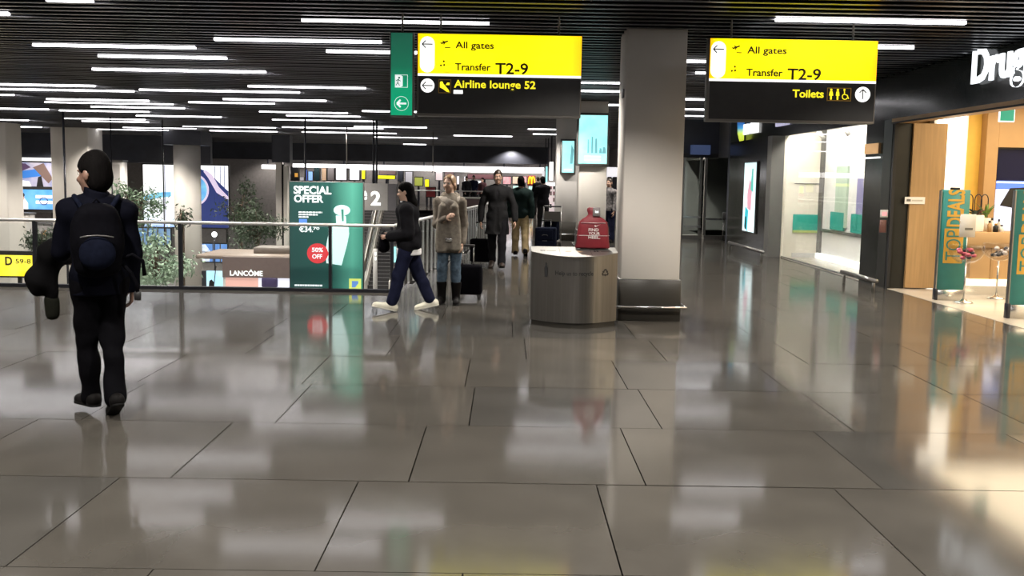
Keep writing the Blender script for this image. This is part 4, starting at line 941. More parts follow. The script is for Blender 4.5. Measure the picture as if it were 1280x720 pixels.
# ================================================================== FOLIAGE IN THE OPENING
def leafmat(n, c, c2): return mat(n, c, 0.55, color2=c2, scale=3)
LV = [leafmat('dusty green leaves', (0.10, 0.17, 0.10), (0.2, 0.3, 0.19)), leafmat('dark green leaves', (0.022, 0.042, 0.02), (0.06, 0.09, 0.05)), leafmat('pale lit leaves', (0.22, 0.34, 0.23), (0.4, 0.5, 0.38))]  # the pale set has light from below put into its leaf colour
M['bark'] = mat('grey brown bark', (0.12, 0.085, 0.06), 0.8, noise=0.3, scale=12)
def tree(label, px_, pyt, pyb, wpx, Y, lm, nleaf=1500, planter=True):
    c = P(px_, (pyt + pyb) / 2, Y); rx = wpx / 2 * Y / FPX; rz = (P(px_, pyt, Y).z - P(px_, pyb, Y).z) / 2
    t = thing('potted_tree', label, 'tree', (c.x, Y, LOWZ))
    MB().lathe((c.x, Y, LOWZ), [(0.42, 0), (0.5, 0.55), (0.5, 0.6), (0.44, 0.6), (0.42, 0.5)], 20).build('planter', M['signframe'], t)
    tr = MB(); tr.tube([(c.x, Y, LOWZ + 0.5), (c.x + 0.05, Y, c.z - rz), (c.x - 0.04, Y + 0.05, c.z + rz * 0.3)], [0.09, 0.06, 0.03], 8)
    g = np.random.default_rng(int(px_)); lobes = []
    for k in range(16):
        d = g.normal(size=3); d /= np.linalg.norm(d); u = g.random() ** 0.5
        e = (c.x + d[0] * rx * u, Y + d[1] * rx * 0.8 * u, c.z + d[2] * rz * u); lobes.append(e)
        tr.tube([(c.x, Y, c.z - rz * 0.9 + k * rz * 0.08), ((c.x + e[0]) / 2, (Y + e[1]) / 2, (c.z + e[2]) / 2 + 0.1), e], [0.03, 0.02, 0.008], 5)
    tr.build('trunk', M['bark'], t)
    vs, fs = [], []
    for _ in range(nleaf):
        e = np.array(lobes[g.integers(16)]) + g.normal(size=3) * np.array([rx, rx, rz]) * 0.22
        a = g.normal(size=3); a /= np.linalg.norm(a); b = np.cross(a, g.normal(size=3)); b /= np.linalg.norm(b) + 1e-9
        L = 0.10 + 0.09 * g.random(); w = L * 0.2; a[2] -= 0.3
        i = len(vs); vs += [tuple(e), tuple(e + a * L * 0.5 + b * w), tuple(e + a * L), tuple(e + a * L * 0.5 - b * w)]; fs.append((i, i + 1, i + 2, i + 3))
    tag(make('foliage', vs, fs, lm, t), kind='stuff')
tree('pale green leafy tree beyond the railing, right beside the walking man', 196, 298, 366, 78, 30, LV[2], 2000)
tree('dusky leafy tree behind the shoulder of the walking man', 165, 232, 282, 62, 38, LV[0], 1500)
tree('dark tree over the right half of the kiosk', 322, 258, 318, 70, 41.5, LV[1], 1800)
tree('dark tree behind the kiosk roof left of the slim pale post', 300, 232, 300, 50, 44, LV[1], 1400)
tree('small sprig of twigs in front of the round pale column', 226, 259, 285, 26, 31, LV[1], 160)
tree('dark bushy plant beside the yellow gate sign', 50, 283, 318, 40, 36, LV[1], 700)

# warm lights and little goods at the foot of the pale tree
for k, (px_, py_, cl, lb) in enumerate(((167, 312, (1, 1, 0.95), 'small white lit lantern left of the pale tree'), (171, 340, (1.0, 0.55, 0.05), 'orange lit lantern beside the walking man'), (163, 350, (0.8, 0.7, 0.1), 'dim yellow lantern beside the dangling straps'))):
    YN = 28.0 - 0.7 * k; pp = P(px_, py_, YN)
    t = thing('lantern', lb, 'lantern', (pp.x, YN, LOWZ))
    MB().tube([(pp.x, YN, LOWZ), (pp.x, YN, pp.z - 0.07)], 0.02, 6).build('pole', M['post'], t)
    MB().bbox(pp.x - 0.07, pp.x + 0.07, YN - 0.07, YN + 0.07, pp.z - 0.08, pp.z + 0.08, 0.03, 2).build('lamp_shade', emit('lit lantern ' + str(k), cl, 1.1), t)

# ================================================================== FAR SHOPS AND FOOD COURT
YB = 58.0
def slabpx(mb, p0, p1, q0, q1, Y, d):
    a, b = P(p0, (q0 + q1) / 2, Y), P(p1, (q0 + q1) / 2, Y); u, v = P((p0 + p1) / 2, q0, Y).z, P((p0 + p1) / 2, q1, Y).z
    return mb.box(a.x, b.x, Y, Y + d, v, u)
def far_item(name, label, cat, p0, p1, q0, q1, Y, m, d=0.4, down=False, up=False, edge='signdark'):
    a, b = P(p0, (q0 + q1) / 2, Y).x, P(p1, (q0 + q1) / 2, Y).x; u, v = P((p0 + p1) / 2, q0, Y).z, P((p0 + p1) / 2, q1, Y).z
    base = 0.0 if down else v
    t = thing(name, label, cat, ((a + b) / 2, Y, base))
    MB().box(a, b, Y + 0.03, Y + d, v, u).build('case', M[edge], t)
    e = min(0.05, (b - a) * 0.08, (u - v) * 0.1)
    MB().box(a + e, b - e, Y, Y + 0.06, v + e, u - e).build('face', m, t)
    if down and v > 0.02:
        MB().box((a + b) / 2 - 0.06, (a + b) / 2 + 0.06, Y + 0.05, Y + 0.17, 0, v).build('foot', M['post'], t)
    if up:
        for x in (a + 0.1, b - 0.1): MB().box(x - 0.02, x + 0.02, Y + 0.1, Y + 0.14, u, 3.73).build('rod', M['post'], t)
    return t
xl_, xr_ = P(330, 215, YB).x, P(682, 215, YB).x
struct(MB().box(-40, 6.0, YB + 1.6, YB + 1.8, LOWZ, 3.72), 'wall_back.002', M['hall'])
struct(MB().box(xl_ - 3, xr_ + 0.1, YB - 0.9, YB - 0.7, 2.42, 3.37), 'wall_back.003', M['darkwall'], 'dark bulkhead over the bright strip of the far shops')
lc = thing('light_cove', 'long bright strip of light over the far shop fronts', 'light', ((xl_ + xr_) / 2, YB - 0.5, 2.05))
slabpx(MB(), 366, 440, 205, 209.5, YB - 0.6, 0.3).build('light_panel', M['cove'], lc)
slabpx(MB(), 440, 545, 206.5, 213, YB - 0.6, 0.3).build('light_panel', M['cove'], lc)
slabpx(MB(), 545, 680, 208.5, 215.5, YB - 0.6, 0.3).build('light_panel', M['cove'], lc)
slabpx(MB(), 327, 345, 206, 211, YB - 0.6, 0.3).build('light_panel', M['cove'], lc)
hb = MB()
for p in (335, 380, 430, 480, 530, 580, 630, 675):
    pp = P(p, 208, YB - 0.45); hb.box(pp.x - 0.04, pp.x + 0.04, YB - 0.5, YB - 0.42, 2.2, 3.5)
hb.build('bracket', M['darkwall'], lc)
E_ = emit
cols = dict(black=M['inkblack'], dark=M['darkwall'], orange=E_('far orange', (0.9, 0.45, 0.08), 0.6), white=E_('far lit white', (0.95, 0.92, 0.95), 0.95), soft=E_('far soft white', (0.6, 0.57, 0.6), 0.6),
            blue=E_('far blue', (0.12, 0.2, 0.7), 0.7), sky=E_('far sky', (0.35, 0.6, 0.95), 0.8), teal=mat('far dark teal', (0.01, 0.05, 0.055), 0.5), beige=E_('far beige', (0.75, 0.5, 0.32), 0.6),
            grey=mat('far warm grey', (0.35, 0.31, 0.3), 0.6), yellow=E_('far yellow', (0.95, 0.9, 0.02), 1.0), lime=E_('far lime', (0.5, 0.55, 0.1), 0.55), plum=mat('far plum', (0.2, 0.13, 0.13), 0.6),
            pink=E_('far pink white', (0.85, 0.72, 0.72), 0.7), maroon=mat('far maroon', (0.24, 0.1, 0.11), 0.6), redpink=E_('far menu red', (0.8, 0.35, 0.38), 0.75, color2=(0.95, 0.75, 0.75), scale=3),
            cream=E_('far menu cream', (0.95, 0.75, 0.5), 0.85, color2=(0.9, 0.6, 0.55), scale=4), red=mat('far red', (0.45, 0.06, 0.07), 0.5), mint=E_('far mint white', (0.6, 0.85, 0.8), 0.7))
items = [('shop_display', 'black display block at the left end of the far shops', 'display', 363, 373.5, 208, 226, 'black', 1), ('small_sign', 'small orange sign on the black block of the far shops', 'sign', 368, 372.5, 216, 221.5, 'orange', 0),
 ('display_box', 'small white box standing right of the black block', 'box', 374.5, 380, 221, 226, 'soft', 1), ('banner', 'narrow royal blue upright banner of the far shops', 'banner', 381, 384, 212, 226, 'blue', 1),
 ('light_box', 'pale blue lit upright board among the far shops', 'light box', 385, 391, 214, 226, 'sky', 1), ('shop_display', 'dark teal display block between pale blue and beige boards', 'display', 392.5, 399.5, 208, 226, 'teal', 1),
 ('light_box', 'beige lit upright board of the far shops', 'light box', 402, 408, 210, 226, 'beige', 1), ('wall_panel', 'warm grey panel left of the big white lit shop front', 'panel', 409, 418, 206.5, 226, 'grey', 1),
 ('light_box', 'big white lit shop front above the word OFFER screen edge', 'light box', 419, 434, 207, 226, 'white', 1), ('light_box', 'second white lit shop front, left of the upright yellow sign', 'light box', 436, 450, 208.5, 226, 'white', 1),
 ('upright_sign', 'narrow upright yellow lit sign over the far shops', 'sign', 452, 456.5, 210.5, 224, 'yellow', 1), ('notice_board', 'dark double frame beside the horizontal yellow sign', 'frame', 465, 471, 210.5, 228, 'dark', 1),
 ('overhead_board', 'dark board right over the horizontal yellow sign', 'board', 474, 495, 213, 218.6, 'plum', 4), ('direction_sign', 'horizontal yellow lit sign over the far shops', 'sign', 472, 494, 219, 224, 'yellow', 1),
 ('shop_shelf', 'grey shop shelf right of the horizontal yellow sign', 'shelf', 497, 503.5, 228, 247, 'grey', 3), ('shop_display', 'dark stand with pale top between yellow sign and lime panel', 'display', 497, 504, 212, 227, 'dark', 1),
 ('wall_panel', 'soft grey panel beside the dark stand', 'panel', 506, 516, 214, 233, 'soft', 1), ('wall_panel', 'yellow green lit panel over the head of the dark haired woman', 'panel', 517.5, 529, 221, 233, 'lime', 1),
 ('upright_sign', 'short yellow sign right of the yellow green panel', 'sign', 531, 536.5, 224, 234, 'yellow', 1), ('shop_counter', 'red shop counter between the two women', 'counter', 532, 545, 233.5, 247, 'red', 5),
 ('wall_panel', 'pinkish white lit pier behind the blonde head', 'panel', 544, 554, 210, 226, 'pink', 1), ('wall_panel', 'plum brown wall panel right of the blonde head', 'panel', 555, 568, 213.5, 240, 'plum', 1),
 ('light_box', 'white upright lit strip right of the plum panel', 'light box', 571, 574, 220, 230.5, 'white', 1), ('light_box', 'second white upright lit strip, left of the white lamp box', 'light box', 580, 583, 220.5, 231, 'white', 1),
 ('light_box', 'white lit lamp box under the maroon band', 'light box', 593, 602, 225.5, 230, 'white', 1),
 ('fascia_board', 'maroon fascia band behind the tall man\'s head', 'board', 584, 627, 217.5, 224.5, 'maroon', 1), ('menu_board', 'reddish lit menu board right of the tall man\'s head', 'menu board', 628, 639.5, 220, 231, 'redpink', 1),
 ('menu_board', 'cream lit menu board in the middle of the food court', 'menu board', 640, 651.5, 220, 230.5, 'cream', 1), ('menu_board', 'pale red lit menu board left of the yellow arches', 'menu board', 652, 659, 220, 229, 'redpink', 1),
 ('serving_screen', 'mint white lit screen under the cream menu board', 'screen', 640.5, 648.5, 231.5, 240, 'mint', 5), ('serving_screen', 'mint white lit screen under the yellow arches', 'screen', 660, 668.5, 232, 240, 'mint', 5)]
for i, (nm, lb, ct, p0, p1, q0, q1, m, dn) in enumerate(items):
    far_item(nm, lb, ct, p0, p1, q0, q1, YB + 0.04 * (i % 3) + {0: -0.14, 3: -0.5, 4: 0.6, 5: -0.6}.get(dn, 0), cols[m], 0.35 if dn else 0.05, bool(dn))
# yellow arches on a red ground
pa = P(659.5, 231.5, YB - 0.2); pb = P(669.5, 219.5, YB - 0.2); W_, H_ = pb.x - pa.x, pb.z - pa.z
t = thing('restaurant_sign', 'small sign with glowing yellow double arches on red, at the far food court', 'sign', ((pa.x + pb.x) / 2, YB - 0.2, 0))
MB().box(pa.x, pb.x, YB - 0.2, YB - 0.05, pa.z, pb.z).build('case', cols['red'], t)
MB().box((pa.x + pb.x) / 2 - 0.05, (pa.x + pb.x) / 2 + 0.05, YB - 0.15, YB - 0.07, 0, pa.z).build('foot', M['post'], t)
ar = MB()
for s in (-1, 1):
    pts = []
    for k in range(13):
        th = math.pi * k / 12; pts.append((pa.x + W_ * (0.5 + s * 0.19) + W_ * 0.19 * math.cos(th), YB - 0.22, pa.z + H_ * 0.14 + H_ * 0.72 * math.sin(th) ** 0.8))
    ar.tube(pts, 0.04, 6)
ar.build('arches', E_('lit golden arches', (1.0, 0.55, 0.03), 1.6), t)
# shelves with small goods and two hanging screens beyond the columns
far_item('hanging_screen', 'narrow cyan screen hanging far down the hall', 'screen', 682, 684.5, 208, 228, 44.0, M['cyan'], 0.2, up=True)
far_item('hanging_screen', 'bright white screen hanging far down the hall beside the cyan one', 'screen', 686.3, 692, 202, 226, 42.0, M['signwhite'], 0.2, up=True)
far_item('shop_pier', 'narrow white lit pier beside the food court', 'pier', 677, 680.5, 213, 253, 50.0, cols['white'], 0.3, down=True)
Yh = 44.0; a, b = P(682, 250, Yh).x, P(699, 250, Yh).x
t = thing('shop_shelf', 'white wall shelf of small goods beside the far column', 'shelf', ((a + b) / 2, Yh, 0))
MB().box(a, b, Yh + 0.3, Yh + 0.36, 0, P(690, 231, Yh).z).build('back_panel', cols['pink'], t)
for k in range(4):
    z = 0.35 + k * 0.27
    MB().box(a, b, Yh, Yh + 0.31, z, z + 0.025).build('shelf_board', M['whitewall'], t)
    for j in range(4):
        x = a + (j + 0.5) * (b - a) / 4
        MB().box(x - 0.045, x + 0.045, Yh + 0.05, Yh + 0.15, z + 0.025, z + 0.19).build('goods_box', [cols['maroon'], cols['black'], cols['pink'], cols['plum']][(j + k) % 4], t)
MB().box(a, b, Yh, Yh + 0.3, P(690, 231, Yh).z - 0.05, P(690, 228, Yh).z).build('light_box', M['signwhite'], t)
# counter in front of the cafe guests
Yq = 51.0; a, b = P(560, 247, Yq).x, P(604, 247, Yq).x
t = thing('cafe_counter', 'long cafe counter with a pale top behind the railing', 'counter', ((a + b) / 2, Yq, 0))
MB().box(a - 0.6, b + 0.3, Yq, Yq + 0.5, P(590, 248, Yq).z - 0.03, P(590, 247, Yq).z + 0.02).build('top', M['pillar_dim'], t)
MB().box(a - 0.5, b + 0.2, Yq + 0.1, Yq + 0.45, 0, P(590, 248, Yq).z - 0.03).build('body', cols['plum'], t)
# dark unit with pale upper panels, seen between the two off-white columns
Yg = 36.0; a, b = P(757, 250, Yg).x, P(773, 250, Yg).x
t = thing('shop_unit', 'shop unit with white lit top seen between the two off-white columns', 'cabinet', ((a + b) / 2, Yg, 0))
MB().box(a - 0.3, b + 0.6, Yg, Yg + 0.3, P(765, 222, Yg).z, P(765, 209, Yg).z).build('light_box', cols['white'], t)
for p in (761.5, 768): MB().box(P(p, 240, Yg).x - 0.07, P(p, 240, Yg).x + 0.07, Yg - 0.02, Yg + 0.3, 0, P(765, 221, Yg).z).build('post', M['darkwall'], t)
MB().box(a - 0.3, b + 0.6, Yg + 0.1, Yg + 0.3, 0, P(765, 222, Yg).z).build('back_panel', M['pillar_dim'], t)

# ================================================================== RIGHT SIDE: WINDOW, STONE PIER, PHARMACY
# bright window: lit ceiling, teal band, boards, glass
wl = thing('window_light', 'bright lit ceiling panel in the white window recess', 'light', (6.5, 19.8, 2.9))
MB().box(6.18, 6.42, 17.4, 22.2, 2.87, 2.92).build('panel', E_('window ceiling light', (1.0, 0.95, 0.86), 42.0), wl)
for y in (18.2, 20.0, 21.6):
    s_ = thing('spot_lamp', {18.2: 'small spot lamp in the bright window, nearest the stone pier', 20.0: 'small spot lamp in the middle of the bright window', 21.6: 'small spot lamp in the bright window beside the grey pier'}[y], 'lamp', (6.55, y, 2.55))
    MB().tube([(6.55, y, 2.92), (6.55, y, 2.72)], 0.012, 6).build('arm', M['whitewall'], s_)
    MB().tube([(6.53, y, 2.74), (6.65, y, 2.58)], 0.045, 10).build('head', M['pillar_dim'], s_)
tb = thing('wall_band', 'teal band with a lime lower edge on the back of the bright window', 'panel', (6.6, 22.44, 0.56))
MB().box(WALLX + 0.27, 6.9, 22.425, 22.45, 0.60, 0.95).build('teal_board', mat('bright teal board', (0.02, 0.33, 0.27), 0.4), tb)
MB().box(WALLX + 0.27, 6.9, 22.42, 22.45, 0.55, 0.605).build('lime_edge', mat('lime edge', (0.5, 0.6, 0.2), 0.5), tb)
MB().box(WALLX + 0.27, 6.9, 22.43, 22.45, 1.62, 1.635).build('joint', M['signframe'], tb)
MB().box(WALLX + 0.27, 6.9, 22.41, 22.45, 0.0, 0.1).build('skirting', M['pillar_dim'], tb)
MB().box(6.86, 6.9, 22.2, 22.44, 0.0, 2.9).build('corner_strip', M['signframe'], tb)
sb = thing('wall_band', 'teal and glass boards along the side wall of the bright window', 'panel', (6.88, 19.8, 0.5))
MB().box(6.875, 6.9, 17.2, 22.2, 0.6, 0.66).build('dark_line', M['signframe'], sb)
for k, (ya, yb_) in enumerate(((18.0, 18.7), (19.3, 20.0), (20.6, 21.3))):
    MB().box(6.86, 6.9, ya, yb_, 0.75, 1.75 if k != 2 else 2.0).build('display_board', [mat('lilac board', (0.35, 0.3, 0.6), 0.4), mat('violet edged board', (0.3, 0.28, 0.5), 0.4), mat('pale green board', (0.5, 0.62, 0.5), 0.4)][k], sb)
    MB().box(6.855, 6.89, ya + 0.1, yb_ + 0.25, 0.68, 1.05).build('teal_board', bpy.data.materials['bright teal board'], sb)
MB().box(6.8, 6.9, 17.2, 22.3, 0.0, 0.12).build('lit_skirting', M['signwhite'], sb)
gw = thing('shop_glass', 'clear glass front of the bright white window', 'glass', (WALLX + 0.05, 19.8, 0))
for ya, yb_ in ((17.26, 19.8), (19.81, 22.4)): MB().box(WALLX + 0.04, WALLX + 0.055, ya, yb_, 0.03, 2.64).build('pane', M['glass_shop'], gw)
MB().box(WALLX + 0.02, WALLX + 0.08, 17.26, 22.4, 0.004, 0.03).build('bottom_rail', M['chrome'], gw)

# stone pier details
sw = thing('switch_plate', 'small pale switch plate with a red mark on the plain grey pier', 'switch', (6.16, 16.05, 1.12))
pz = P(1105, 267, 16.05)
MB().bbox(pz.x - 0.06, pz.x + 0.06, 16.03, 16.06, pz.z - 0.06, pz.z + 0.06, 0.006, 1).build('plate', M['pillar_dim'], sw)
MB().box(pz.x - 0.04, pz.x + 0.04, 16.024, 16.031, pz.z - 0.035, pz.z + 0.03).build('symbol', cols['redpink'], sw)
rp = MB().bbox(pz.x - 0.06, pz.x + 0.05, 16.045, 16.06, pz.z - 0.30, pz.z - 0.1, 0.006, 1)
solo(rp, 'call_plate', mat('painted red reflection', (0.14, 0.06, 0.05), 0.5), 'painted red reflection right under the pale switch plate', 'plate')  # a red reflection on the pier, put in as a thin coloured slab
sg = thing('hanging_plate', 'wooden and white small sign high on the stone pier', 'sign', (6.0, 16.8, 2.2))
MB().box(WALLX - 0.06, WALLX - 0.02, 16.55, 17.2, P(1085, 192, 16.8).z, P(1085, 179, 16.8).z).build('board', M['tan'], sg)
MB().box(WALLX - 0.05, WALLX - 0.02, 16.55, 17.2, P(1085, 198, 16.8).z, P(1085, 196, 16.8).z).build('white_line', M['signwhite'], sg)
def bump_rail(label, x, ya, yb_, z=0.18):
    t = thing('bump_rail', label, 'rail', (x, (ya + yb_) / 2, 0))
    MB().tube([(x, ya, z), (x, yb_, z)], 0.035, 12).build('tube', M['steel'], t)
    for y in (ya + 0.12, yb_ - 0.12): MB().tube([(x, y, 0), (x, y, z)], 0.025, 8).build('leg', M['steel'], t)
bump_rail('low steel bump rail on two legs in front of the stone pier', 5.62, 15.3, 16.9)
bump_rail('low steel bump rail under the narrow lit screen', 5.40, 21.3, 24.6)

# narrow lit screen on the stone wall
t = thing('advert_screen', 'narrow tall lit screen with a pink and teal picture on stone', 'screen', (5.83, 24.4, 0.45))
MB().box(5.80, 5.838, 23.78, 25.02, 0.43, 2.13).build('case', M['signdark'], t)
MB().box(5.794, 5.81, 23.82, 24.98, 0.46, 2.10).build('display', E_('lit pale picture', (0.85, 0.97, 0.98), 1.1, color2=(0.6, 0.9, 0.92), scale=2), t)
FY = Vector((0, -1, 0)); so = (5.794, 24.98, 0.46)
MB().prism([(0.2, 0.1), (0.5, 0.0), (0.55, 0.5), (0.25, 0.6)], so, FY, ZP, 0.004).build('teal_shape', E_('lit teal', (0.02, 0.5, 0.6), 0.9), t)
MB().prism([(0.45, 0.55), (0.8, 0.5), (0.85, 1.1), (0.6, 1.25), (0.4, 0.9)], so, FY, ZP, 0.004).build('pink_shape', E_('lit pink', (0.8, 0.4, 0.5), 0.8), t)
MB().prism([(0.7, 1.0), (0.95, 0.95), (0.9, 1.5), (0.8, 1.5)], so, FY, ZP, 0.005).build('green_shape', E_('lit sea green', (0.1, 0.6, 0.5), 0.8), t)
MB().prism([(0.25, 0.05), (0.4, 0.05), (0.38, 0.35), (0.28, 0.35)], so, FY, ZP, 0.006).build('dark_figure', M['inkblack'], t)
# second slim blue panel just beyond
far_item('light_box', 'slim blue lit panel at the far end of the stone wall', 'light box', 917.5, 922.5, 204, 229, 26.6, E_('lit cornflower', (0.15, 0.35, 0.85), 0.8), 0.1, up=False)
# blade sign and lit letters on the fascia
yb0 = 25.6; pt, pb_ = PX(927, 148, 5.95), PX(926, 182, 5.95)
t = thing('blade_sign', 'small blue and yellow pointed blade sign sticking out of the dark fascia', 'sign', (5.95, pt.y, pb_.z))
MB().prism([(-0.08, pt.z - pb_.z), (0.10, pt.z - pb_.z), (0.10, 0.15), (0.03, 0.0), (-0.06, 0.3)], (5.92, pt.y, pb_.z), XP, ZP, 0.05).build('blade', emit_ramp('lit blade', 'Z', 0.1, 0.55, [(0, (0.75, 0.8, 0.05)), (0.45, (0.6, 0.8, 0.1)), (0.75, (0.03, 0.25, 0.5)), (1, (0.02, 0.12, 0.4))], 0.8), t)
MB().box(5.95, 6.06, pt.y - 0.06, pt.y - 0.02, pt.z - 0.1, pt.z - 0.04).build('bracket', M['post'], t)
t = thing('shop_sign', 'row of white lit letter blocks on the dark fascia beside the blade sign', 'sign', (WALLX, 25, 2.8))
ya, yb_ = PX(930.5, 160, WALLX).y, PX(949, 155, WALLX).y
zt, zb_ = PX(940, 154, WALLX).z, PX(940, 167, WALLX).z
L = ya - yb_
for k, (u, w) in enumerate(((0.0, 0.12), (0.14, 0.1), (0.26, 0.1), (0.55, 0.1), (0.67, 0.12), (0.81, 0.07), (0.9, 0.1))):
    MB().box(WALLX - 0.06, WALLX, ya - u * L - w * L, ya - u * L, zb_, zt).build('letter_block', M['signwhite'], t)
MB().box(WALLX - 0.06, WALLX, ya - 0.55 * L, ya - 0.36 * L, (zt + zb_) / 2 - 0.06, (zt + zb_) / 2 + 0.08).build('letter_block', M['signwhite'], t)
t = thing('shop_sign', 'short row of dim lilac white letters just below the Toilets sign', 'sign', (WALLX, 21.8, 2.95))
ya, yb_ = PX(972, 155, WALLX).y, PX(988, 153, WALLX).y; zt, zb_ = PX(980, 152.3, WALLX).z, PX(980, 157, WALLX).z
for k in range(5): MB().box(WALLX - 0.05, WALLX, ya - (k + .8) * (ya - yb_) / 5, ya - k * (ya - yb_) / 5, zb_, zt - 0.02 * (k % 2)).build('letter_block', E_('dim lilac letter %d' % k, (0.6, 0.58, 0.8), 0.7), t)

# glass partition with dark panes, rails and a scanner bench
Yp = 29.0
t = thing('glass_partition', 'dark glass partition with steel posts and low steel rails right of the square column', 'partition', (5.3, Yp, 0))
for p in (846, 853, 875, 881, 913): 
    x = P(p, 250, Yp).x; MB().box(x - 0.035, x + 0.035, Yp - 0.05, Yp + 0.05, 0, 2.35).build('post', M['steel'], t)
for a, b in ((854, 874), (882, 912)): MB().box(P(a, 250, Yp).x, P(b, 250, Yp).x, Yp - 0.01, Yp + 0.01, 0.12, 2.3).build('pane', M['glass_dark'], t)
MB().box(P(842, 250, Yp).x, P(914, 250, Yp).x, Yp - 0.08, Yp + 0.08, 2.3, 2.42).build('header', M['signdark'], t)
for q in (271, 283): MB().box(P(853, q, Yp).x, P(875, q, Yp).x, Yp - 0.12, Yp - 0.04, P(860, q + 1.2, Yp).z, P(860, q - 1.2, Yp).z).build('rail', M['chrome'], t)
MB().box(P(880, 275, Yp).x, P(909, 275, Yp).x, Yp - 0.12, Yp - 0.04, P(890, 275, Yp).z, P(890, 272.6, Yp).z).build('rail', M['chrome'], t)
MB().box(P(883, 280, Yp).x, P(905, 280, Yp).x, Yp + 0.05, Yp + 0.5, P(890, 295, Yp).z, P(890, 288, Yp).z).build('bench', M['plinth'], t)
for a, b in ((848, 872), (878, 909)): MB().box(P(a, 297, Yp).x, P(b, 297, Yp).x, Yp - 0.2, Yp - 0.02, 0, 0.11).build('kerb', M['steel'], t)
MB().tube([(P(903, 300, Yp - 0.4).x, Yp - 0.4, 0), (P(905, 275, Yp - 0.4).x, Yp - 0.4, P(905, 273, Yp).z)], 0.022, 8).build('stanchion', M['chrome'], t)
MB().bbox(P(902, 300, Yp - 0.4).x, P(909, 300, Yp - 0.4).x, Yp - 0.5, Yp - 0.3, P(905, 274, Yp).z, P(905, 265, Yp).z, 0.02, 1).build('card_reader', M['rubber'], t)
struct(MB().box(4.3, 10.5, 34.0, 34.2, 0, 3.72), 'wall_back.004', M['pillar_dim'])
struct(MB().box(4.0, 6.2, Yp - 0.1, Yp + 0.1, 2.42, 3.4), 'wall_back.005', M['darkwall'])
solo(MB().box(P(866, 190, 28.5).x, P(889, 190, 28.5).x, 28.6, 28.9, P(877, 193, 28.5).z, P(877, 181, 28.5).z), 'fascia_screen', E_('dim blue screen', (0.06, 0.09, 0.2), 0.5), 'dim blue screen on the bulkhead over the glass partition', 'screen')

# ---- pharmacy
struct(MB().box(WALLX + 0.28, 6.86, 16.0, 16.12, 0.02, 2.6), 'wall_right.015', M['wood'], 'pale wooden panel closing the end of the pharmacy front')
nt_ = thing('notice', 'small white notice on the pale wooden panel', 'notice', (6.44, 15.99, 1.3))
MB().box(P(1131, 252, 15.99).x, P(1156, 252, 15.99).x, 15.985, 16.0, 1.345, 1.455).build('sheet', M['whitewall'], nt_)
MB().box(P(1133, 252, 15.99).x, P(1138, 252, 15.99).x, 15.98, 15.986, 1.385, 1.42).build('logo_print', M['signframe'], nt_)
MB().box(P(1139.5, 252, 15.99).x, P(1153, 252, 15.99).x, 15.98, 15.986, 1.39, 1.412).build('print_line', mat('pale grey print', (0.6, 0.56, 0.5), 0.6), nt_)
far_item('wall_light', 'tall glowing white panel behind the first teal gate', 'light', 1163.5, 1206, 118, 366, 16.3, E_('pharmacy white panel', (1.0, 0.9, 0.74), 2.6), 0.2, edge='whitewall')
solo(MB().box(P(1204, 240, 16.45).x, P(1231, 240, 16.45).x, 16.5, 16.7, 0.02, 2.92), 'wall_panel', M['yellowwall'], 'warm yellow wall panel behind the plant on the counter', 'panel')
solo(MB().box(P(1229, 240, 16.3).x, P(1244, 240, 16.3).x, 16.3, 16.7, 0.02, 2.92), 'wall_pier', M['tan'], 'tan pier left of the dark shop screen', 'pier')
solo(MB().box(P(1244.2, 240, 16.3).x, 10.8, 16.3, 16.7, P(1250, 184, 16.3).z, 2.92), 'wall_beam', M['tan'], 'tan lintel over the dark shop screen', 'lintel')
t = thing('shop_screen', 'dark shop screen with blue and white stripe on the pharmacy back wall', 'screen', (8.4, 16.4, 0.9))
xs0 = P(1244.5, 240, 16.4).x
MB().box(xs0, 10.7, 16.4, 16.6, 0.02, P(1260, 185, 16.4).z).build('display', mat('dark navy glossy display', (0.012, 0.014, 0.05), 0.12), t)
MB().box(xs0, 10.7, 16.385, 16.41, P(1260, 236, 16.4).z, P(1260, 226, 16.4).z).build('blue_stripe', E_('lit blue stripe', (0.12, 0.25, 0.95), 1.0), t)
MB().box(xs0, 10.7, 16.38, 16.41, P(1260, 229, 16.4).z, P(1260, 227, 16.4).z).build('white_stripe', M['ledwhite'], t)
MB().box(xs0, 10.7, 16.385, 16.41, P(1260, 290, 16.4).z, P(1260, 236.5, 16.4).z).build('white_panel', E_('lit pale lilac', (0.8, 0.82, 1.0), 1.1), t)
MB().box(xs0 - 0.03, 10.7, 16.37, 16.41, P(1260, 186.5, 16.4).z, P(1260, 184, 16.4).z).build('frame', M['plinth'], t)
bm_ = MB(); bm_.prism([(0.05, 0.0), (0.35, -0.05), (0.7, 0.02), (0.72, 0.2), (0.5, 0.3), (0.2, 0.28)], (xs0 + 0.02, 16.38, P(1260, 257, 16.4).z), XP, ZP, 0.015)
bm_.build('dark_shape', M['inkblack'], t)
pl_ = thing('ceiling_panel', 'large warm lit ceiling panel inside the pharmacy', 'light', (8.5, 12.5, 2.9))
MB().box(6.9, 10.6, 8.6, 15.9, 2.88, 2.92).build('panel', E_('pharmacy ceiling light', (1.0, 0.82, 0.55), 4.5), pl_)
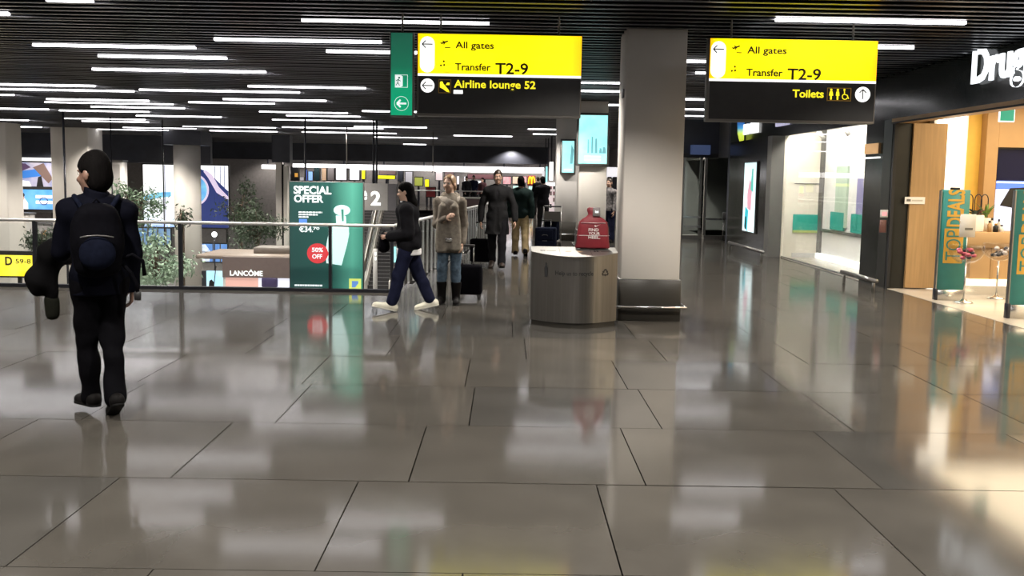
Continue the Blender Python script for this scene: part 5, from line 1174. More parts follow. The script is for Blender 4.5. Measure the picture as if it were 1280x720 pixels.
for k, (x, y) in enumerate(((6.6, 15.7), (6.6, 14.6), (6.6, 13.4))):
    s_ = thing('spot_lamp', ['small round ceiling lamp nearest the wooden panel inside the pharmacy', 'small round ceiling lamp above the first teal gate', 'small round ceiling lamp above the second teal gate'][k], 'lamp', (x, y, 2.86))
    MB().lathe((x, y, 2.86), [(0.05, 0), (0.06, 0.06)], 14).build('ring', M['whitewall'], s_)
    MB().lathe((x, y, 2.852), [(0.04, 0), (0.042, 0.01)], 14).build('lens', E_('warm spot %d' % k, (1, 0.85, 0.6), 12.0), s_)
es = thing('exit_sign', 'small green exit plate hanging inside the pharmacy front', 'sign', (6.5, 13.2, 2.4))
c0, c1 = P(1251, 140, 13.3), P(1268, 140, 13.3); z0_, z1_ = P(1258, 151, 13.3).z, P(1258, 122, 13.3).z
MB().box(c0.x, c1.x, 13.3, 13.34, z0_, (z0_ + z1_) / 2 + 0.02).build('green_plate', E_('lit teal green', (0.0, 0.32, 0.2), 0.9), es)
MB().box(c0.x, c1.x, 13.3, 13.34, (z0_ + z1_) / 2 + 0.02, z1_).build('upper_plate', E_('lit pale green', (0.16, 0.3, 0.22), 0.9), es)
MB().box(c0.x - 0.012, c1.x + 0.012, 13.305, 13.335, z0_ - 0.015, z1_).build('edge', M['signwhite'], es)
MB().tube([((c0.x + c1.x) / 2, 13.32, z1_), ((c0.x + c1.x) / 2, 13.32, 2.93)], 0.008, 6).build('rod', M['chrome'], es)

# shop name
v, f = text_geo('Drugstore', 1.0, 0.02, 0.1)
xs_ = [p[0] for p in v]; ys_ = [p[1] for p in v]; cap = max(ys_)
sc = 0.43 / (cap); dz0 = 2.965
def dmap(p): return (WALLX - 0.06 + -p[2] * 0.3, 13.34 - (p[0] - min(xs_)) * sc * 1.08, dz0 + p[1] * sc)
nm_ = thing('shop_name', 'large white lit letters beginning Drug on the dark fascia', 'sign', (WALLX, 12, 2.9))
for i, chx in enumerate('Drugstore'):
    v1, f1 = text_geo('Drugstore'[:i + 1], 1.0, 0.02, 0.1)
    v2, f2 = text_geo(chx, 1.0, 0.02, 0.1)
    dx = max(p[0] for p in v1) - max(p[0] for p in v2)
    make('letter', [dmap((p[0] + dx, p[1], p[2])) for p in v2], f2, M['nameface'], nm_)

# teal gates
M['gateteal'] = mat('teal gate board', (0.025, 0.2, 0.19), 0.45, noise=0.05)
def gate(label, px_, Yg, zt, zb_):
    x0 = px_; w = 0.41
    t = thing('security_gate', label, 'gate', (x0 + w / 2, Yg, 0), 'teal security gates at the pharmacy front')
    MB().bbox(x0, x0 + w, Yg, Yg + 0.05, zb_, zt, 0.008, 1).build('board', M['gateteal'], t)
    MB().box(x0 - 0.012, x0 + 0.002, Yg - 0.01, Yg + 0.06, 0.0, zt - 0.01).build('edge_strip', M['steel'], t)
    MB().bbox(x0 + 0.02, x0 + w - 0.01, Yg - 0.01, Yg + 0.06, 0.004, zb_ + 0.004, 0.006, 1).build('foot_plate', M['chrome'], t)
    MB().bbox(x0 - 0.02, x0 + 0.02, Yg - 0.02, Yg + 0.07, 0, zb_ + 0.02, 0.005, 1).build('foot_post', M['post'], t)
    MB().bbox(x0 + 0.13, x0 + 0.26, Yg + 0.005, Yg + 0.045, zt, zt + 0.035, 0.005, 1).build('cap', M['post'], t)
    H_ = zt - zb_; oy = Yg - 0.001
    # ochre block carries TOP cut in teal, DEALS is ochre on teal; both read upwards
    zz0 = zb_ + 0.29 * H_; 
    MB().box(x0 + 0.07, x0 + 0.345, Yg - 0.004, Yg, zz0 - 0.03 + 0.0, zz0 + 0.325 * H_).build('ochre_block', M['gold'], t)
    text('TOP', (x0 + 0.315, oy - 0.004, zz0 + 0.012), ZP, -XP, 0.30 * H_, 0.215, M['gateteal'], t, bold=-0.008)
    text('DEALS', (x0 + 0.33, oy, zz0 + 0.345 * H_), ZP, -XP, 0.37 * H_ , 0.24, M['gold'], t, bold=0.03)
    return t
gate('farther teal gate with ochre TOP DEALS lettering, beside the wooden panel', 6.19, 14.5, P(1180, 237, 14.5).z, 0.15)
gate('nearer teal gate with ochre TOP DEALS lettering, cut off by the right edge', 6.30, 12.6, P(1268, 237, 12.6).z, 0.17)

# glass bowls on stands
def bowl_stand(label, x, y, sign):
    t = thing('display_stand', label, 'stand', (x, y, 0), 'glass bowls on stands at the pharmacy front')
    MB().lathe((x, y, 0.004), [(0.13, 0), (0.13, 0.012), (0.05, 0.03), (0.018, 0.06)], 24).build('base', M['chrome'], t)
    MB().tube([(x, y, 0.05), (x, y, 0.56)], 0.014, 10).build('pole', M['chrome'], t)
    prof = [(0.02, 0.56), (0.11, 0.575), (0.19, 0.63), (0.235, 0.71), (0.24, 0.77), (0.225, 0.82), (0.215, 0.82), (0.232, 0.77), (0.227, 0.71), (0.183, 0.638), (0.105, 0.585), (0.02, 0.57)]
    MB().lathe((x, y, 0), prof, 32, False).build('bowl', M['bowlglass'], t)
    g = random.Random(int(x * 100)); 
    if sign:
        MB().tube([(x, y, 0.56), (x - 0.02, y - 0.02, 0.95)], 0.008, 8).build('sign_stem', M['chrome'], t)
        MB().bbox(x - 0.13, x + 0.09, y - 0.03, y - 0.015, 0.93, 1.25, 0.004, 1).build('sign_card', M['pillar_dim'], t)
        MB().box(x - 0.06, x + 0.05, y - 0.034, y - 0.03, 1.03, 1.06).build('card_print', M['signframe'], t)
    return t
M['bowlglass'] = glass('clear bowl glass', (0.93, 0.93, 0.94), 1.0, 1.3)
pkm = [mat('pink sweet wrapper', (0.55, 0.10, 0.16), 0.35), mat('dark wrapper', (0.05, 0.05, 0.06), 0.4), mat('silver wrapper', (0.6, 0.55, 0.55), 0.3)]
bxs = [(6.46, 14.2, True), (7.2, 14.78, False)]
for bi, (x, y, sgn) in enumerate(bxs):
    bowl_stand(['glass bowl of pink wrapped goods on a stand with a card, by the farther gate', 'glass bowl on a stand partly behind the nearer teal gate'][bi], x, y, sgn)
    g = random.Random(bi + 3)
    for k in range(16):
        a = g.random() * 6.28; r = 0.12 * g.random() ** 0.5
        mb = MB().ball((x + r * math.cos(a), y + r * math.sin(a), 0.625 + 0.13 * g.random() + r * 0.1), 0.04, 8, 6, (1, 0.8, 0.7))
        solo(mb, 'wrapped_sweet', pkm[0 if (k % 4) else 1] if bi == 0 else pkm[2 if k % 3 else 1],
             'pink or dark wrapped sweet heaped in the glass bowl with the card' if bi == 0 else 'silver or dark wrapped sweet heaped in the bowl by the nearer gate', 'sweet', group='wrapped goods in glass bowl %s' % ('with the card' if bi == 0 else 'by the nearer gate'))

# counter with plant and bottles
cx0, cx1, cy = 6.98, 9.6, 15.3
t = thing('shop_counter', 'tan pharmacy counter with a lit kick strip between the teal gates', 'counter', ((cx0 + cx1) / 2, cy + 0.25, 0))
MB().bbox(cx0 - 0.05, cx1, cy - 0.04, cy + 0.62, 0.72, 0.955, 0.01, 1).build('top', M['tan'], t)
MB().box(cx0 + 0.06, cx1 - 0.1, cy + 0.02, cy + 0.56, 0.24, 0.72).build('body', M['tan'], t)
MB().box(cx0 + 0.36, cx0 + 0.4, cy + 0.005, cy + 0.03, 0.24, 0.72).build('panel_joint', M['wood'], t)
MB().box(cx0 + 0.03, cx1 - 0.1, cy + 0.0, cy + 0.57, 0.14, 0.24).build('lit_strip', E_('warm kick light', (1.0, 0.88, 0.6), 2.0), t)
MB().box(cx0 - 0.02, cx1 - 0.1, cy - 0.03, cy + 0.58, 0.004, 0.14).build('kick_panel', M['chrome'], t)
tz = 0.955
def put(px_, Y): return P(px_, 280, Y).x
t = thing('potted_plant', 'dark leaved plant in a square white pot on the pharmacy counter', 'plant', (put(1219, 15.45), 15.45, tz))
x = put(1219.5, 15.45); MB().bbox(x - 0.09, x + 0.10, 15.38, 15.55, tz, tz + 0.25, 0.012, 2).build('pot', M['whitewall'], t)
def leaf(mb, o, d, L, w):
    o, d = Vector(o), Vector(d).normalized(); s = d.cross(Vector((0, 0, 1))).normalized(); u = s.cross(d)
    pts = [o, o + d * L * .35 + s * w + u * .01, o + d * L * .7 + s * w * .7 - u * .005, o + d * L - u * .04, o + d * L * .7 - s * w * .7 - u * .005, o + d * L * .35 - s * w + u * .01, o + d * L * .35 - u * .01, o + d * L * .7 - u * .015]
    mb.add(pts, [(0, 1, 6), (1, 2, 7, 6), (2, 3, 7), (0, 6, 5), (6, 7, 4, 5), (7, 3, 4)], True); return mb
g = random.Random(5)
for k in range(15):
    a = k * 2.4; el = 0.25 + 0.75 * g.random()
    leaf(MB(), (x, 15.46, tz + 0.25), (math.cos(a), math.sin(a), el), 0.14 + 0.09 * g.random(), 0.025).build('leaf', LV[1] if k % 5 else mat('deep red leaf', (0.12, 0.02, 0.02), 0.5), t)
t = thing('potted_plant', 'bright green plant in a white pot, right of the dark leaved one', 'plant', (put(1231, 15.6), 15.65, tz))
x = put(1231.5, 15.65); MB().lathe((x, 15.65, tz), [(0.06, 0), (0.075, 0.2), (0.068, 0.2), (0.06, 0.18)], 18).build('pot', M['whitewall'], t)
for k in range(10):
    a = k * 2.4; leaf(MB(), (x, 15.65, tz + 0.2), (math.cos(a) * .5, math.sin(a) * .5, 1.0), 0.16 + 0.12 * g.random(), 0.022).build('leaf', mat('fresh green leaf %d' % k, (0.12, 0.25, 0.05), 0.5) if k == 0 else bpy.data.materials['fresh green leaf 0'], t)
bots = [(1237, 0.17, 0.035, 'tan', 'amber capped bottle left in the bottle row on the pharmacy counter'), (1240, 0.21, 0.03, 'whitewall', 'slim tall white bottle in the row on the pharmacy counter'), (1245, 0.13, 0.045, 'rubber', 'squat black jar in the bottle row on the pharmacy counter'),
        (1248.5, 0.19, 0.03, 'pillar_dim', 'grey white bottle right of the squat black jar'), (1252.5, 0.11, 0.04, 'whitewall', 'low white jar at the right end of the visible bottle row')]
for (p, h, r, m, lb) in bots:
    yv = 15.36 if r > 0.032 else 15.52; r *= 0.85; x = put(p, yv); t = thing('bottle', lb, 'bottle', (x, yv, tz), 'bottles on the pharmacy counter')
    MB().lathe((x, yv, tz), [(r, 0), (r, h * .65), (r * .5, h * .78), (r * .45, h * .82)], 16).build('body', M[m], t)
    MB().lathe((x, yv, tz + h * .82), [(r * .55, 0), (r * .55, h * .18)], 14).build('cap', M['rubber'] if m != 'rubber' else M['gold'], t)
t = thing('wire_rack', 'wire rack of three tall loops standing behind the dark leaved plant', 'rack', (put(1225, 15.8), 15.8, tz))
for k, p in enumerate((1210, 1221, 1229)):
    x = put(p, 15.8); MB().tube([(x - 0.055, 15.8, tz)] + [(x - 0.055 * math.cos(q * math.pi / 8), 15.8, tz + 0.47 + 0.09 * math.sin(q * math.pi / 8)) for q in range(9)] + [(x + 0.055, 15.8, tz)], 0.008, 6).build('loop', M['post'], t)
MB().box(put(1205, 15.8), put(1234, 15.8), 15.75, 15.85, tz, tz + 0.015).build('base', M['post'], t)

# ================================================================== PEOPLE
class Field:
    """a distance grid into which tapered limbs and ovals are blended; meshed as one continuous surface"""
    def __init__(self, lo, hi, h):
        self.lo = np.array(lo, float); self.h = h
        self.n = np.ceil((np.array(hi) - self.lo) / h).astype(int) + 1
        self.D = np.full(self.n, 0.06, np.float32)
    def _sub(self, lo, hi):
        a = np.clip(np.floor((np.array(lo) - self.lo) / self.h).astype(int), 0, self.n - 1)
        b = np.clip(np.ceil((np.array(hi) - self.lo) / self.h).astype(int) + 1, 1, self.n)
        if np.any(b <= a): return None
        s = tuple(slice(i, j) for i, j in zip(a, b))
        ax = [self.lo[d] + self.h * np.arange(a[d], b[d]) for d in range(3)]
        return s, ax[0][:, None, None], ax[1][None, :, None], ax[2][None, None, :]
    def _mix(self, s, d, k, op):
        o = self.D[s]
        if op == 'add':
            hh = np.clip(0.5 + 0.5 * (o - d) / k, 0, 1); self.D[s] = o * (1 - hh) + d * hh - k * hh * (1 - hh)
        else:
            d = -d; hh = np.clip(0.5 - 0.5 * (o - d) / k, 0, 1); self.D[s] = o * (1 - hh) + d * hh + k * hh * (1 - hh)
    def cap(self, a, b, ra, rb, k=0.02, op='add', sq=None):
        """tapered limb from a to b; sq = (axis, factor) flattens it across a direction"""
        a, b = np.array(a, float), np.array(b, float); r = max(ra, rb) + 0.05 + k
        if sq is not None: r *= max(1, sq[1])
        S = self._sub(np.minimum(a, b) - r, np.maximum(a, b) + r)
        if S is None: return
        s, x, y, z = S; ab = b - a; L2 = max(ab @ ab, 1e-9)
        px, py, pz = x - a[0], y - a[1], z - a[2]
        t = np.clip((px * ab[0] + py * ab[1] + pz * ab[2]) / L2, 0, 1)
        qx, qy, qz = px - t * ab[0], py - t * ab[1], pz - t * ab[2]
        if sq is not None:
            ax, f = np.array(sq[0], float), sq[1]; ax /= np.linalg.norm(ax); dd = qx * ax[0] + qy * ax[1] + qz * ax[2]; m = dd * (1 / f - 1)
            qx, qy, qz = qx + m * ax[0], qy + m * ax[1], qz + m * ax[2]
        self._mix(s, np.sqrt(qx * qx + qy * qy + qz * qz) - (ra + (rb - ra) * t), k, op)
    def ell(self, c, r, axes=None, k=0.02, op='add'):
        c = np.array(c, float); r = np.array(r, float); R = r.max() + 0.05 + k
        S = self._sub(c - R, c + R)
        if S is None: return
        s, x, y, z = S; px, py, pz = x - c[0], y - c[1], z - c[2]
        A = np.eye(3) if axes is None else np.array(axes, float)
        u = [(px * A[i][0] + py * A[i][1] + pz * A[i][2]) / r[i] for i in range(3)]
        q = np.sqrt(u[0] ** 2 + u[1] ** 2 + u[2] ** 2) + 1e-6
        g = np.sqrt(sum((u[i] / r[i]) ** 2 for i in range(3))) + 1e-6
        self._mix(s, q * (q - 1) / g, k, op)
    def cut(self, p, nrm, k=0.004):
        """keeps the side against nrm of the plane through p"""
        p, nrm = np.array(p, float), np.array(nrm, float); nrm /= np.linalg.norm(nrm)
        ax = [self.lo[d] + self.h * np.arange(self.n[d]) for d in range(3)]
        d = (ax[0][:, None, None] - p[0]) * nrm[0] + (ax[1][None, :, None] - p[1]) * nrm[1] + (ax[2][None, None, :] - p[2]) * nrm[2]
        self.D = np.maximum(self.D, d.astype(np.float32))
    def folds(self, amp, fx=16, fz=22, seed=0, vertical=False):
        g = np.random.default_rng(seed); ax = [self.lo[d] + self.h * np.arange(self.n[d]) for d in range(3)]
        x, y, z = ax[0][:, None, None], ax[1][None, :, None], ax[2][None, None, :]
        p = g.random(8) * 6.28
        if vertical: n = np.sin(x * 42 + p[0] + 1.5 * np.sin(z * 5 + p[1])) + np.sin(y * 45 + p[2] + 1.2 * np.sin(z * 7 + p[3]))
        else: n = np.sin(z * 34 + 9 * x + p[0] + 2 * np.sin(x * 15 + p[1])) * 0.6 + np.sin(z * 21 - 12 * y + 7 * x + p[2]) + 0.6 * np.sin(x * 30 + z * 13 + p[3]) * np.sin(y * 27 + p[4])
        self.D = self.D + (amp * n).astype(np.float32)
    def mesh(self):
        D = self.D.copy()
        D[0], D[-1], D[:, 0], D[:, -1], D[:, :, 0], D[:, :, -1] = (0.05,) * 6
        ins = D < 0; nx, ny, nz = D.shape
        cnt = np.zeros((nx - 1, ny - 1, nz - 1), np.float32); pos = np.zeros((nx - 1, ny - 1, nz - 1, 3), np.float32)
        I = np.indices((nx - 1, ny - 1, nz - 1)).astype(np.float32)
        sl = lambda o, n: slice(o, o + n - 1)
        for ax in range(3):
            oth = [d for d in range(3) if d != ax]
            for u in (0, 1):
                for w in (0, 1):
                    o0 = [0, 0, 0]; o0[oth[0]] = u; o0[oth[1]] = w; o1 = list(o0); o1[ax] = 1
                    a = D[sl(o0[0], nx), sl(o0[1], ny), sl(o0[2], nz)]; b = D[sl(o1[0], nx), sl(o1[1], ny), sl(o1[2], nz)]
                    m = (a < 0) != (b < 0); t = np.where(m, a / np.where(m, a - b, 1), 0)
                    cnt += m
                    for d in range(3): pos[..., d] += np.where(m, (t if d == ax else o0[d]), 0)
        act = cnt > 0; idx = np.full(act.shape, -1, np.int64); idx[act] = np.arange(act.sum())
        v = (np.stack([I[d][act] for d in range(3)], 1) + pos[act] / cnt[act][:, None]) * self.h + self.lo
        quads = []
        for ax in range(3):
            a = [slice(1, -1)] * 3; a[ax] = slice(0, -1); b = [slice(1, -1)] * 3; b[ax] = slice(1, None)
            A, B = ins[tuple(a)], ins[tuple(b)]
            e1, e2 = (ax + 1) % 3, (ax + 2) % 3
            c = np.argwhere(A != B)
            if len(c) == 0: continue
            flip = B[tuple(c.T)]
            base = c.copy(); base[:, e1] += 1; base[:, e2] += 1
            def cell(d1, d2):
                q = base.copy(); q[:, e1] += d1; q[:, e2] += d2; return idx[q[:, 0], q[:, 1], q[:, 2]]
            q = np.stack([cell(-1, -1), cell(0, -1), cell(0, 0), cell(-1, 0)], 1)
            q[flip] = q[flip][:, ::-1]; quads.append(q)
        return v, np.concatenate(quads)
    def build(self, name, m, parent, smooth_it=2):
        v, q = self.mesh()
        for _ in range(smooth_it):      # gentle relaxation
            acc = np.zeros_like(v); n = np.zeros(len(v))
            for i in range(4):
                a, b = q[:, i], q[:, (i + 1) % 4]; np.add.at(acc, a, v[b]); np.add.at(acc, b, v[a]); np.add.at(n, a, 1); np.add.at(n, b, 1)
            v = v * 0.5 + 0.5 * acc / np.maximum(n, 1)[:, None]
        v = v - np.array(ORG[parent.name])
        me = bpy.data.meshes.new(name); me.vertices.add(len(v)); me.vertices.foreach_set('co', v.astype(np.float32).ravel())
        me.loops.add(len(q) * 4); me.loops.foreach_set('vertex_index', q.astype(np.int32).ravel())
        me.polygons.add(len(q)); me.polygons.foreach_set('loop_start', np.arange(0, len(q) * 4, 4, dtype=np.int32)); me.polygons.foreach_set('loop_total', np.full(len(q), 4, np.int32))
        me.polygons.foreach_set('use_smooth', np.ones(len(q), bool)); me.update(); me.validate(); me.materials.append(m)
        o = bpy.data.objects.new(name, me); COL.objects.link(o); o.parent = parent; ORG[o.name] = ORG[parent.name]; return o

class Pose:
    """joints of a standing or walking figure; heading 0 looks away from the viewer (+y), 90 to the left (-x), 180 at the viewer"""
    def __init__(self, x, y, heading, h, legs, arms, lean=0.0, head_yaw=0.0, head_pitch=0.0, wide=1.0, twist=0.0, hs=1.0):
        self.hs = hs
        a = math.radians(heading); self.F = np.array([-math.sin(a), math.cos(a), 0.0]); self.R = np.array([math.cos(a), math.sin(a), 0.0]); self.U = np.array([0, 0, 1.0])
        self.h, self.wide = h, wide; F, R, U = self.F, self.R, self.U; b = np.array([x, y, 0.0]); self.J = J = {}
        th, sh, ak = 0.245 * h, 0.235 * h, 0.042 * h; fl = 0.15 * h
        rel = {}
        for sgn, nm, (sw, kb, fp, ab) in ((-1, 'L', legs[0]), (1, 'R', legs[1])):
            sw, kb, fp, ab = (math.radians(q) for q in (sw, kb, fp, ab))
            hip = R * sgn * 0.052 * h * wide
            d1 = F * math.sin(sw) + R * sgn * math.sin(ab) - U * math.cos(sw); d1 /= np.linalg.norm(d1)
            s2 = sw - kb; d2 = F * math.sin(s2) + R * sgn * math.sin(ab) - U * math.cos(s2); d2 /= np.linalg.norm(d2)
            knee = hip + d1 * th; ank = knee + d2 * sh
            fd = F * math.cos(fp) - U * math.sin(fp); fu = F * math.sin(fp) + U * math.cos(fp)
            fd = fd + R * sgn * 0.12
            heel = ank - fd * 0.03 * h - fu * ak; toe = ank + fd * 0.108 * h - fu * ak
            rel[nm] = (hip, knee, ank, heel, toe, fd / np.linalg.norm(fd), fu)
        low = min(min(r[3][2], r[4][2]) for r in rel.values())
        pel = b - U * low
        for nm, r in rel.items():
            for k, p in zip(('hip', 'knee', 'ankle', 'heel', 'toe'), r[:5]): J[k + nm] = pel + p
            J['fd' + nm], J['fu' + nm] = r[5], r[6]
        ln = math.radians(lean); up = U * math.cos(ln) + F * math.sin(ln); self.up = up
        tw = math.radians(twist); Rs = R * math.cos(tw) + F * math.sin(tw); Fs = F * math.cos(tw) - R * math.sin(tw); self.Rs, self.Fs = Rs, Fs
        J['pelvis'] = pel + U * 0.012 * h; J['waist'] = pel + up * 0.105 * h; J['chest'] = pel + up * 0.225 * h; J['neck'] = pel + up * 0.308 * h
        for sgn, nm, (fw_, ab, eb, inw) in ((-1, 'L', arms[0]), (1, 'R', arms[1])):
            s = pel + up * 0.27 * h + Rs * sgn * 0.103 * h * wide
            fw_, ab, eb, inw = (math.radians(q) for q in (fw_, ab, eb, inw))
            d1 = Fs * math.sin(fw_) * math.cos(ab) + Rs * sgn * math.sin(ab) - U * math.cos(fw_) * math.cos(ab); d1 /= np.linalg.norm(d1)
            e = s + d1 * 0.172 * h; f2 = fw_ + eb
            d2 = Fs * math.sin(f2) * math.cos(inw) - Rs * sgn * math.sin(inw) - U * math.cos(f2) * math.cos(inw); d2 /= np.linalg.norm(d2)
            w = e + d2 * 0.146 * h
            J['sh' + nm], J['el' + nm], J['wr' + nm], J['hd' + nm] = s, e, w, d2
        hy, hp = math.radians(head_yaw), math.radians(head_pitch)
        hf = Fs * math.cos(hy) - Rs * math.sin(hy); hr = Rs * math.cos(hy) + Fs * math.sin(hy)
        hF = hf * math.cos(hp) - U * math.sin(hp); hU = U * math.cos(hp) + hf * math.sin(hp)
        self.hF, self.hR, self.hU = hF, hr, hU
        J['head'] = J['neck'] + up * 0.055 * h + U * 0.052 * h + hF * 0.012 * h
    def bounds(self, pad=0.24):
        p = np.array([v for k, v in self.J.items() if k[:2] not in ('fd', 'fu', 'hd')]); lo, hi = p.min(0) - pad, p.max(0) + pad
        lo[2] = -0.03; return lo, hi

def hand(f, P_, s, curl=0.5, thumb=None):
    """palm, four unequal curled fingers with two bends, thumb off the side of the palm"""
    J, h = P_.J, P_.h; d = J['hd' + s] / np.linalg.norm(J['hd' + s]); w = J['wr' + s]
    sgn = 1 if s == 'R' else -1
    pn = -P_.Rs * sgn; pn = pn - d * (pn @ d); pn /= np.linalg.norm(pn)          # palm looks at the body
    sd = np.cross(d, pn); sd /= np.linalg.norm(sd)
    if sd @ P_.Fs < 0: sd = -sd                                                  # thumb side forward
    k = h / 1.75; pc = w + d * 0.05 * k
    f.cap(w, w + d * 0.085 * k, 0.026 * k, 0.030 * k, 0.012, sq=(pn, 0.5))
    for i, (off, ln) in enumerate(((0.027, 0.9), (0.009, 1.0), (-0.010, 0.94), (-0.027, 0.74))):
        b = w + d * 0.085 * k + sd * off * k; L = 0.036 * k * ln; r = 0.0088 * k
        for j, (m, rr) in enumerate(((0.55, 1.0), (1.25, 0.93), (1.7, 0.82))):
            a = curl * m; dd = d * math.cos(a) + pn * math.sin(a); e = b + dd * L * (1.0, 0.75, 0.6)[j]
            f.cap(b, e, r * rr, r * rr * 0.92, 0.003); b = e
    tb = w + d * 0.025 * k + sd * 0.024 * k; td = d * 0.62 + sd * 0.62 + pn * 0.45; td /= np.linalg.norm(td)
    t2 = tb + td * 0.04 * k; f.cap(tb, t2, 0.0125 * k, 0.0105 * k, 0.006)
    td2 = d * 0.85 + sd * 0.15 + pn * 0.5; td2 /= np.linalg.norm(td2); f.cap(t2, t2 + td2 * 0.032 * k, 0.0105 * k, 0.0085 * k, 0.004)

def head_shape(f, P_, k_nose=1.0):
    J, s = P_.J, P_.h / 1.75 * P_.hs; c = J['head']; F, R, U = P_.hF, P_.hR, P_.hU; ax = (R, F, U)
    pt = lambda r, fw_, u: c + (R * r + F * fw_ + U * u) * s
    f.ell(pt(0, -0.012, 0.028), np.array((0.074, 0.094, 0.092)) * s, ax, 0.02)
    f.ell(pt(0, 0.028, -0.038), np.array((0.056, 0.062, 0.075)) * s, ax, 0.03)
    f.ell(pt(0, 0.062, -0.092), np.array((0.026, 0.024, 0.022)) * s, ax, 0.025)          # chin
    f.cap(pt(0, 0.084, 0.012), pt(0, 0.104 * k_nose, -0.026), 0.009 * s, 0.014 * s, 0.012)   # nose
    for q in (-1, 1):
        f.ell(pt(q * 0.034, 0.092, 0.008), np.array((0.018, 0.014, 0.013)) * s, ax, 0.01, 'sub')   # eye socket
        f.ell(pt(q * 0.033, 0.078, -0.03), np.array((0.022, 0.018, 0.018)) * s, ax, 0.02)         # cheek
        f.cap(pt(q * 0.016, 0.088, 0.026), pt(q * 0.048, 0.076, 0.026), 0.008 * s, 0.007 * s, 0.012) # brow
        f.ell(pt(q * 0.077, -0.005, -0.006), np.array((0.011, 0.022, 0.034)) * s, ax, 0.006)      # ear
    f.cap(pt(-0.018, 0.086, -0.058), pt(0.018, 0.086, -0.058), 0.009 * s, 0.009 * s, 0.008)
    f.ell(pt(0, 0.098, -0.059), np.array((0.024, 0.008, 0.0035)) * s, ax, 0.004, 'sub')

def torso(f, P_, g=0.0, hips=1.0, belly=1.0, k=0.05):
    J, h, w = P_.J, P_.h, P_.wide; s = h / 1.75; ax = (P_.R, P_.F, P_.U); axs = (P_.Rs, P_.Fs, P_.up)
    E = lambda c, r, a: f.ell(c, np.array(r) * s + g, a, k)
    E(J['pelvis'] + P_.U * 0.01, (0.150 * w * hips, 0.108 * hips, 0.11), ax)
    E(J['waist'], (0.138 * w * belly, 0.10 * belly, 0.14), axs)
    E(J['chest'], (0.155 * w, 0.112, 0.17), axs)
    E(J['chest'] + P_.up * 0.06 * s, (0.158 * w, 0.10, 0.085), axs)
    for q in 'LR':
        f.cap(J['chest'] + P_.up * 0.075 * s, J['sh' + q], 0.07 * s + g, 0.040 * s + g, k)
        f.cap(J['neck'] + P_.up * 0.01 * s, J['sh' + q] + P_.up * 0.012 * s, 0.045 * s + g, 0.034 * s + g, 0.03)
    f.cap(J['neck'] - P_.up * 0.02 * s, J['neck'] + P_.up * 0.03 * s, 0.075 * s + g, 0.052 * s + g * 0.6, 0.03)

def arm(f, P_, s, g=0.0, upto=1.0, k=0.03, r=1.0):
    J, q = P_.J, P_.h / 1.75 * r; w = J['el' + s] + (J['wr' + s] - J['el' + s]) * upto
    f.cap(J['sh' + s], J['el' + s], 0.045 * q + g, 0.038 * q + g, k); f.cap(J['el' + s], w, 0.040 * q + g, 0.028 * q + g, 0.02)

def leg(f, P_, s, g=0.0, upto=1.0, k=0.04, r=1.0, cuff=None):
    J, q = P_.J, P_.h / 1.75 * r; a = J['knee' + s] + (J['ankle' + s] - J['knee' + s]) * upto
    f.cap(J['hip' + s], J['knee' + s], 0.086 * q + g, 0.057 * q + g, k); mid = J['knee' + s] * 0.68 + J['ankle' + s] * 0.32 - P_.F * 0.012
    f.cap(J['knee' + s], mid, 0.055 * q + g, 0.053 * q + g, 0.03); f.cap(mid, a, 0.053 * q + g, (cuff or 0.038) * q + g, 0.03)

def body(P_, t, skin, h_=0.0085):
    f = Field(*P_.bounds(), h_); torso(f, P_); J, s = P_.J, P_.h / 1.75
    f.cap(J['neck'], J['head'] - P_.hU * 0.04 * s - P_.hF * 0.01, 0.054 * s, 0.050 * s, 0.03)
    head_shape(f, P_)
    for q in 'LR':
        arm(f, P_, q); hand(f, P_, q, 0.55); leg(f, P_, q)
        f.cap(J['ankle' + q], J['heel' + q] + J['fu' + q] * 0.035, 0.036 * s, 0.03 * s, 0.02); f.cap(J['ankle' + q], J['toe' + q] + J['fu' + q] * 0.03, 0.034 * s, 0.024 * s, 0.02)
    b = f.build('body', skin, t, 1)
    s *= P_.hs
    for q in (-1, 1):
        c = J['head'] + (P_.hR * q * 0.033 + P_.hF * 0.076 + P_.hU * 0.008) * s
        MB().ball(c, 0.0125 * s, 12, 8).build('eye', M['eye'], t)
        MB().ball(c + P_.hF * 0.0085 * s, 0.0062 * s, 10, 6).build('iris', M['rubber'], t)
    return b

